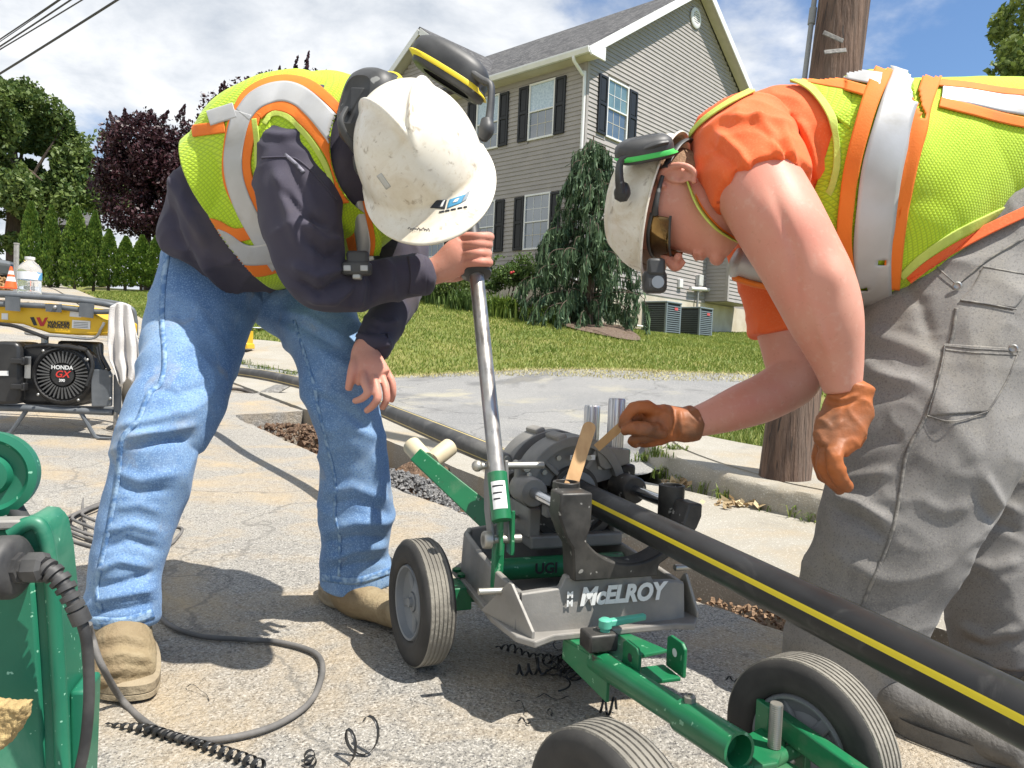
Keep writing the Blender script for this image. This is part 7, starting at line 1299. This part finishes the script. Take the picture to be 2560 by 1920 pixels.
# hard hat, glasses, ear defender, lamp
H2 = np.array([np.cross(hF, hU), hF, hU]).T; H2s = H2 * np.array([1, 1, .69])
hmb2 = hard_hat(HL(.004, .036, 0), H2s, 1.06, peak=.032); hat2 = mk('hard_hat', hmb2, m_hat, w2, smooth=180, solid=.004)
mk('ratchet_strap', MB().tube([HL(-.02, .022, .094), HL(-.075, .018, .07), HL(-.108, .012, .03), HL(-.115, .01, -.02)], .008, 8, smooth=24, flat=.5), m_hblk, hat2)
m_lens = M('lens_gold', (.30, .20, .08), .08, metal=.9, col2=(.10, .06, .03), vscale=16, vdet=2)
def gl_pt(a, u): return HL(.108 * math.cos(a) ** .8 - .004, u + .010, .082 * math.sin(a))
gls = mk('glasses', MB().grid([[gl_pt(a, u * (1 - .35 * max(0, a - .7))) for u in np.linspace(-.021, .017, 8)] for a in np.linspace(-.95, 1.05, 30)]), m_lens, w2, smooth=180, solid=.002)
mk('frame', MB().tube([gl_pt(a, .018 * (1 - .35 * max(0, a - .7))) for a in np.linspace(-.95, 1.08, 24)], .0042, 8).tube([gl_pt(a, -.021 * (1 - .35 * max(0, a - .7))) for a in np.linspace(.1, 1.08, 16)], .0026, 8).tube([gl_pt(1.05, .010), HL(.045, .020, .083), HL(.014, .022, .087), HL(-.008, .022, .089)], [.0075, .006, .0045, .004], 8, smooth=16, flat=.5), m_hblk, gls)
m_hgrn = M('muff_green', (.08, .62, .12), .45)
mu2 = mk('ear_muff_arm', MB().tube([P(1553, 482, 1.42), P(1548, 440, 1.41), P(1552, 405, 1.41), P(1580, 385, 1.40), P(1640, 362, 1.385), P(1668, 356, 1.39)], [.013, .010, .009, .008, .007, .006], 10, smooth=40, flat=.8), m_hblk, hat2)
mk('slot_mount', bodyloft([(1560, 462, 1.43, 12), (1556, 480, 1.425, 21), (1552, 500, 1.43, 16)], 24, 30), m_hblk, mu2, smooth=60)
ear_cup(P(1618, 385, 1.43), nrm(.90 * CU - .18 * CR + .35 * TC), nrm(CR + .12 * CU), .044, .056, .036, mu2, m_hgrn)
lp2 = P(1636, 705, 1.44); lm2 = np.array([CR, -_fw, CU]).T
hl2 = mk('head_lamp', MB().box(lp2, (.046, .034, .044), lm2), m_hblk, hat2, bevel=.01)
mk('lamp_clip', MB().box(P(1640, 668, 1.43), (.034, .02, .034), lm2), m_hblk, hl2, bevel=.006); mk('lamp_lens', MB().lathe([(0, 0), (.012, 0), (.013, -.004), (.010, -.006)], P(1645, 705, 1.422), TC, 20), m_gsil, hl2)
# ---------------- foreground: green heater stand, cords, shavings ----------------
m_gplas2 = M('green_plastic', (.014, .14, .08), .42, col2=(.02, .19, .105), vscale=4, bump=.08, bscale=60, speck=dict(col=(.25, .5, .36), scale=90, a=.69, b=.71), dirt=dict(col=(.24, .42, .30), scale=5, a=.52, b=.74, amt=.5))
m_cord = M('cord_black', (.028, .028, .029), .55, col2=(.075, .073, .07), vscale=20); m_cordg = M('cord_dusty', (.10, .097, .092), .75, col2=(.17, .16, .15), vscale=16, bump=.3, bscale=90)
ho = P(60, 1800, 1.04); hb_ = np.array([ho[0], ho[1], 0]); hn = nrm(np.array([.25, -1, 0])); hx = np.array([-hn[1], hn[0], 0])
heat = empty('heater_stand', hb_, 'green plastic heater stand with black cord at the lower left edge', 'heater stand')
def hp(px, py, o=0.): return PL(px, py, ho + hn * o, hn)
def hp2(pts): return [((hp(*p) - ho) @ hx, (hp(*p) - ho)[2]) for p in pts]
def hprism(pts, o0, depth): return MB().prism(hp2(pts), depth, ho + hn * (o0 - depth), hx, MZ)
zb = lambda px: 2110
mk('stand_shell', hprism([(-160, 1330), (20, 1322), (60, 1300), (95, 1296), (118, 1330), (132, 1400), (140, 1480), (150, 1600), (160, 1750), (165, 1900), (172, 2095), (-160, 2095)], .0, .10), m_gplas2, heat, bevel=.012)
mk('stand_rib', MB().tube([hp(28, 1335, .005), hp(62, 1312, .005), (hp(95, 1310, .005)), hp(114, 1345, .005), hp(126, 1420, .005), hp(138, 1560, .005), hp(150, 1760, .005), hp(158, 1950, .005)], .010, 12, smooth=50), m_gplas2, heat)
mk('stand_panel', hprism([(-160, 1400), (60, 1390), (88, 1420), (100, 1600), (112, 1800), (118, 2080), (-160, 2080)], .006, .02), m_gplas2, heat, bevel=.006)
mk('stand_foot', hprism([(160, 1745), (208, 1742), (206, 1800), (196, 2095), (160, 2095)], -.02, .07), m_gplas2, heat, bevel=.006)
rc = hp(-22, 1185, -.05)
mk('carry_ring', MB().lathe([(.060, -.012), (.062, .010), (.052, .014), (.046, .006), (.030, .004), (.026, .016), (.012, .018), (0, .018)], rc, hn, 48).lathe([(.060, -.012), (.03, -.012)], rc, hn, 48), m_gplas2, heat, smooth=35)
mk('ring_neck', MB().tube([hp(30, 1262, -.05), hp(60, 1310, -.05)], .012, 10), m_cord, heat)
mk('hinge_plate', hprism([(-160, 1300), (60, 1296), (92, 1306), (60, 1318), (-160, 1330)], .012, .03), m_alu, heat, bevel=.003)
ax_ = nrm(hp(110, 1418, .06) - hp(40, 1420, .05))
mk('cord_boot', MB().lathe([(0, -.03), (.034, -.026), (.042, -.01), (.042, .008), (.034, .016), (.018, .018)], hp(18, 1418, .045), ax_, 32), m_cord, heat, smooth=50)
mk('cable_gland', MB().lathe([(.0155, 0), (.021, .0), (.021, .010), (.017, .011), (.017, .016), (.0205, .017), (.0205, .036), (.014, .04)], hp(42, 1420, .05), ax_, 8), m_cord, heat, smooth=20)
cpath = catmull([hp(104, 1418, .055), hp(128, 1430, .06), hp(158, 1460, .065), hp(180, 1500, .07), hp(200, 1540, .07)], 90)
tor = MB(); T = np.gradient(cpath, axis=0); T /= np.linalg.norm(T, axis=1)[:, None]; rows = []
for i in range(90):
    e1 = nrm(np.cross(T[i], hn)); e2 = np.cross(T[i], e1); ph = i / 90 * 7.5; r = (.0145 - .004 * i / 90) * (.72 + .36 * (math.sin(ph * 2 * math.pi) > -.1)); rows.append([cpath[i] + r * (e1 * math.cos(a) + e2 * math.sin(a)) for a in np.linspace(0, 2 * math.pi, 20, endpoint=False)])
mk('strain_relief', MB().grid(rows, closed=True), m_cord, heat, smooth=50)
mk('strain_collar', MB().tube([hp(192, 1525, .07), hp(206, 1556, .07)], .0125, 16), m_cord, heat)
gnd = lambda px, py, z=.007: G(px, py, z)
mk('cord', MB().tube([hp(203, 1548, .07), hp(216, 1600, .07), hp(222, 1680, .065), hp(222, 1760, .06), hp(214, 1850, .06), hp(198, 1930, .06), hp(170, 2040, .06)], .0072, 14, smooth=60), m_cord, heat)
cpts = [P(222, 1560, 1.30), P(232, 1600, 1.32), P(255, 1665, 1.30), gnd(310, 1755), gnd(390, 1822), gnd(490, 1850), gnd(600, 1840), gnd(700, 1808), gnd(775, 1755), gnd(805, 1690), gnd(800, 1645), gnd(765, 1622), gnd(690, 1604), gnd(600, 1598), gnd(500, 1590), gnd(430, 1566), gnd(398, 1535), gnd(384, 1490), gnd(392, 1440), gnd(400, 1400), gnd(340, 1330), gnd(250, 1270)]
mk('extension_cord', MB().tube(cpts, .0058, 14, smooth=260), m_cordg, None, 'dusty black extension cord looping across the road in front of the boots', 'cord')
loops = []
for k in range(5):
    for t in np.linspace(0, 2 * math.pi, 16, endpoint=False): loops.append(gnd(292 + 10 * math.sin(k * 2.1) + (150 - 16 * k + 10 * math.sin(3 * t + k)) * math.cos(t + .5 * k), 1318 - 8 * k + (62 - 5 * k) * math.sin(t + .5 * k) + 10 * math.sin(2 * t + k), .006 + .006 * k))
mk('coiled_cord', MB().tube([gnd(275, 1150), gnd(232, 1200), gnd(208, 1250), gnd(212, 1310), gnd(245, 1355)] + loops, .0052, 10, smooth=640), m_cordg, None, 'coil of dusty cord lying behind the near jeans leg', 'cord')
# suede rag end at the left edge
sp_ = [(-90, 1768), (48, 1772), (40, 1815), (22, 1845), (-10, 1880), (-90, 1890)]
rg = MB().prism([((PL(x, y, P(0, 1820, .93), TC) - P(0, 1820, .93)) @ CR, (PL(x, y, P(0, 1820, .93), TC) - P(0, 1820, .93)) @ CU) for x, y in sp_][::-1], .03, P(0, 1820, .93) - TC * .03, CR, CU)
rme = remesh(rg, .002, 3); Vr, Fr = me_arrays(rme); Vr = shape_cloth(Vr, Fr, noise=[(.004, 60, (1, 1, 1)), (.0025, 200, (1, 1, 1))]); mk('suede_pad', MB().add(Vr, Fr), M('suede', (.50, .37, .17), .95, col2=(.36, .25, .11), vscale=60, bump=.9, bscale=300), None, 'tan suede pad poking in at the lower left edge', 'pad', smooth=60)
# plastic shavings
m_shav = M('shaving_black', (.012, .012, .012), .35, col2=(.03, .03, .03), vscale=30)
def curl(p0, p1, turns, r, w, label, jit=.3, sag=0., n=None):
    n = n or int(turns * 18); p0, p1 = np.asarray(p0, float), np.asarray(p1, float); d = nrm(p1 - p0); e1 = nrm(np.cross(d, MZ)); e2 = np.cross(e1, d); g = []
    for i in range(n):
        t = i / (n - 1); a = t * turns * 2 * math.pi; rr = r * (1 + jit * math.sin(t * 9)) * min(1, .25 + t * 3); c = p0 + (p1 - p0) * t + e1 * (sag * math.sin(t * 3.1)) + MZ * rr
        q = c + rr * (e1 * math.cos(a) + e2 * math.sin(a)); g.append([q - d * w / 2, q + d * w / 2])
    return mk('plastic_shaving', MB().grid(g), m_shav, None, label, 'shaving', 'black plastic shavings on the road', smooth=180, solid=.0006)
curl(G(268, 1813), G(660, 1930), 19, .0085, .0085, 'longest black corkscrew shaving along the bottom edge', .1, -.01)
curl(G(468, 1718), G(525, 1752), .8, .006, .003, 'short thin black shaving lying in the head shadow')
curl(G(765, 1900), G(775, 1925), 2, .010, .008, 'small black shaving curl at the bottom edge, left of the big one'); curl(G(870, 1912), G(930, 1868), 1.4, .022, .007, 'open black shaving hook standing at the bottom edge')
curl(G(1240, 1620), G(1400, 1665), 9, .008, .006, 'black corkscrew shaving trailing left under the green bracket'); curl(G(1290, 1690), G(1360, 1685), 3, .016, .006, 'loose black shaving rings below the trailing corkscrew')
tg_ = MB()
for k in range(16):
    p0, p1 = G(1420 + rng.normal() * 40, 1655 + rng.normal() * 28), G(1440 + rng.normal() * 45, 1675 + rng.normal() * 30); n = 70; pts = [p0 + (p1 - p0) * t + .035 * np.array([math.sin(t * 11 + k), math.cos(t * 9 + 2 * k), .6 + .5 * math.sin(t * 13 + k)]) * (.4 + .6 * math.sin(t * 3.1)) for t in np.linspace(0, 1, n)]
    tg_.tube(pts, .0018, 4, caps=False, flat=.25)
mk('shaving_tangle', tg_, m_shav, kind='stuff', label='tangle of black plastic shavings under the green bracket')
curl(G(1500, 1785), G(1540, 1790), 1.6, .014, .005, 'little black shaving curl left of the tongue sleeve')
for (a, b, c, d_, lb) in ((1290, 1755, 1325, 1790, 'slanting black shaving scrap on the sunlit patch left of the tongue'), (1370, 1780, 1385, 1795, 'smallest black scrap above the lower left cart wheel'), (1295, 1805, 1330, 1812, 'flat black scrap touching the lower left cart wheel'), (1815, 1700, 1845, 1705, 'lone black scrap close to the lower right cart wheel'), (1340, 1745, 1420, 1750, 'long thin black scrap below the shaving tangle'), (1535, 1700, 1560, 1712, 'black scrap between green saddle and tongue tube')): curl(G(a, b), G(c, d_), 1.2, .004, .004, lb)
mk('twig', MB().tube([G(478, 1190, .006), G(505, 1192, .012), G(512, 1175, .01), G(516, 1130, .006)], .0016, 6, smooth=20), m_iron, None, 'thin bent wire lying on the road between the legs', 'wire')
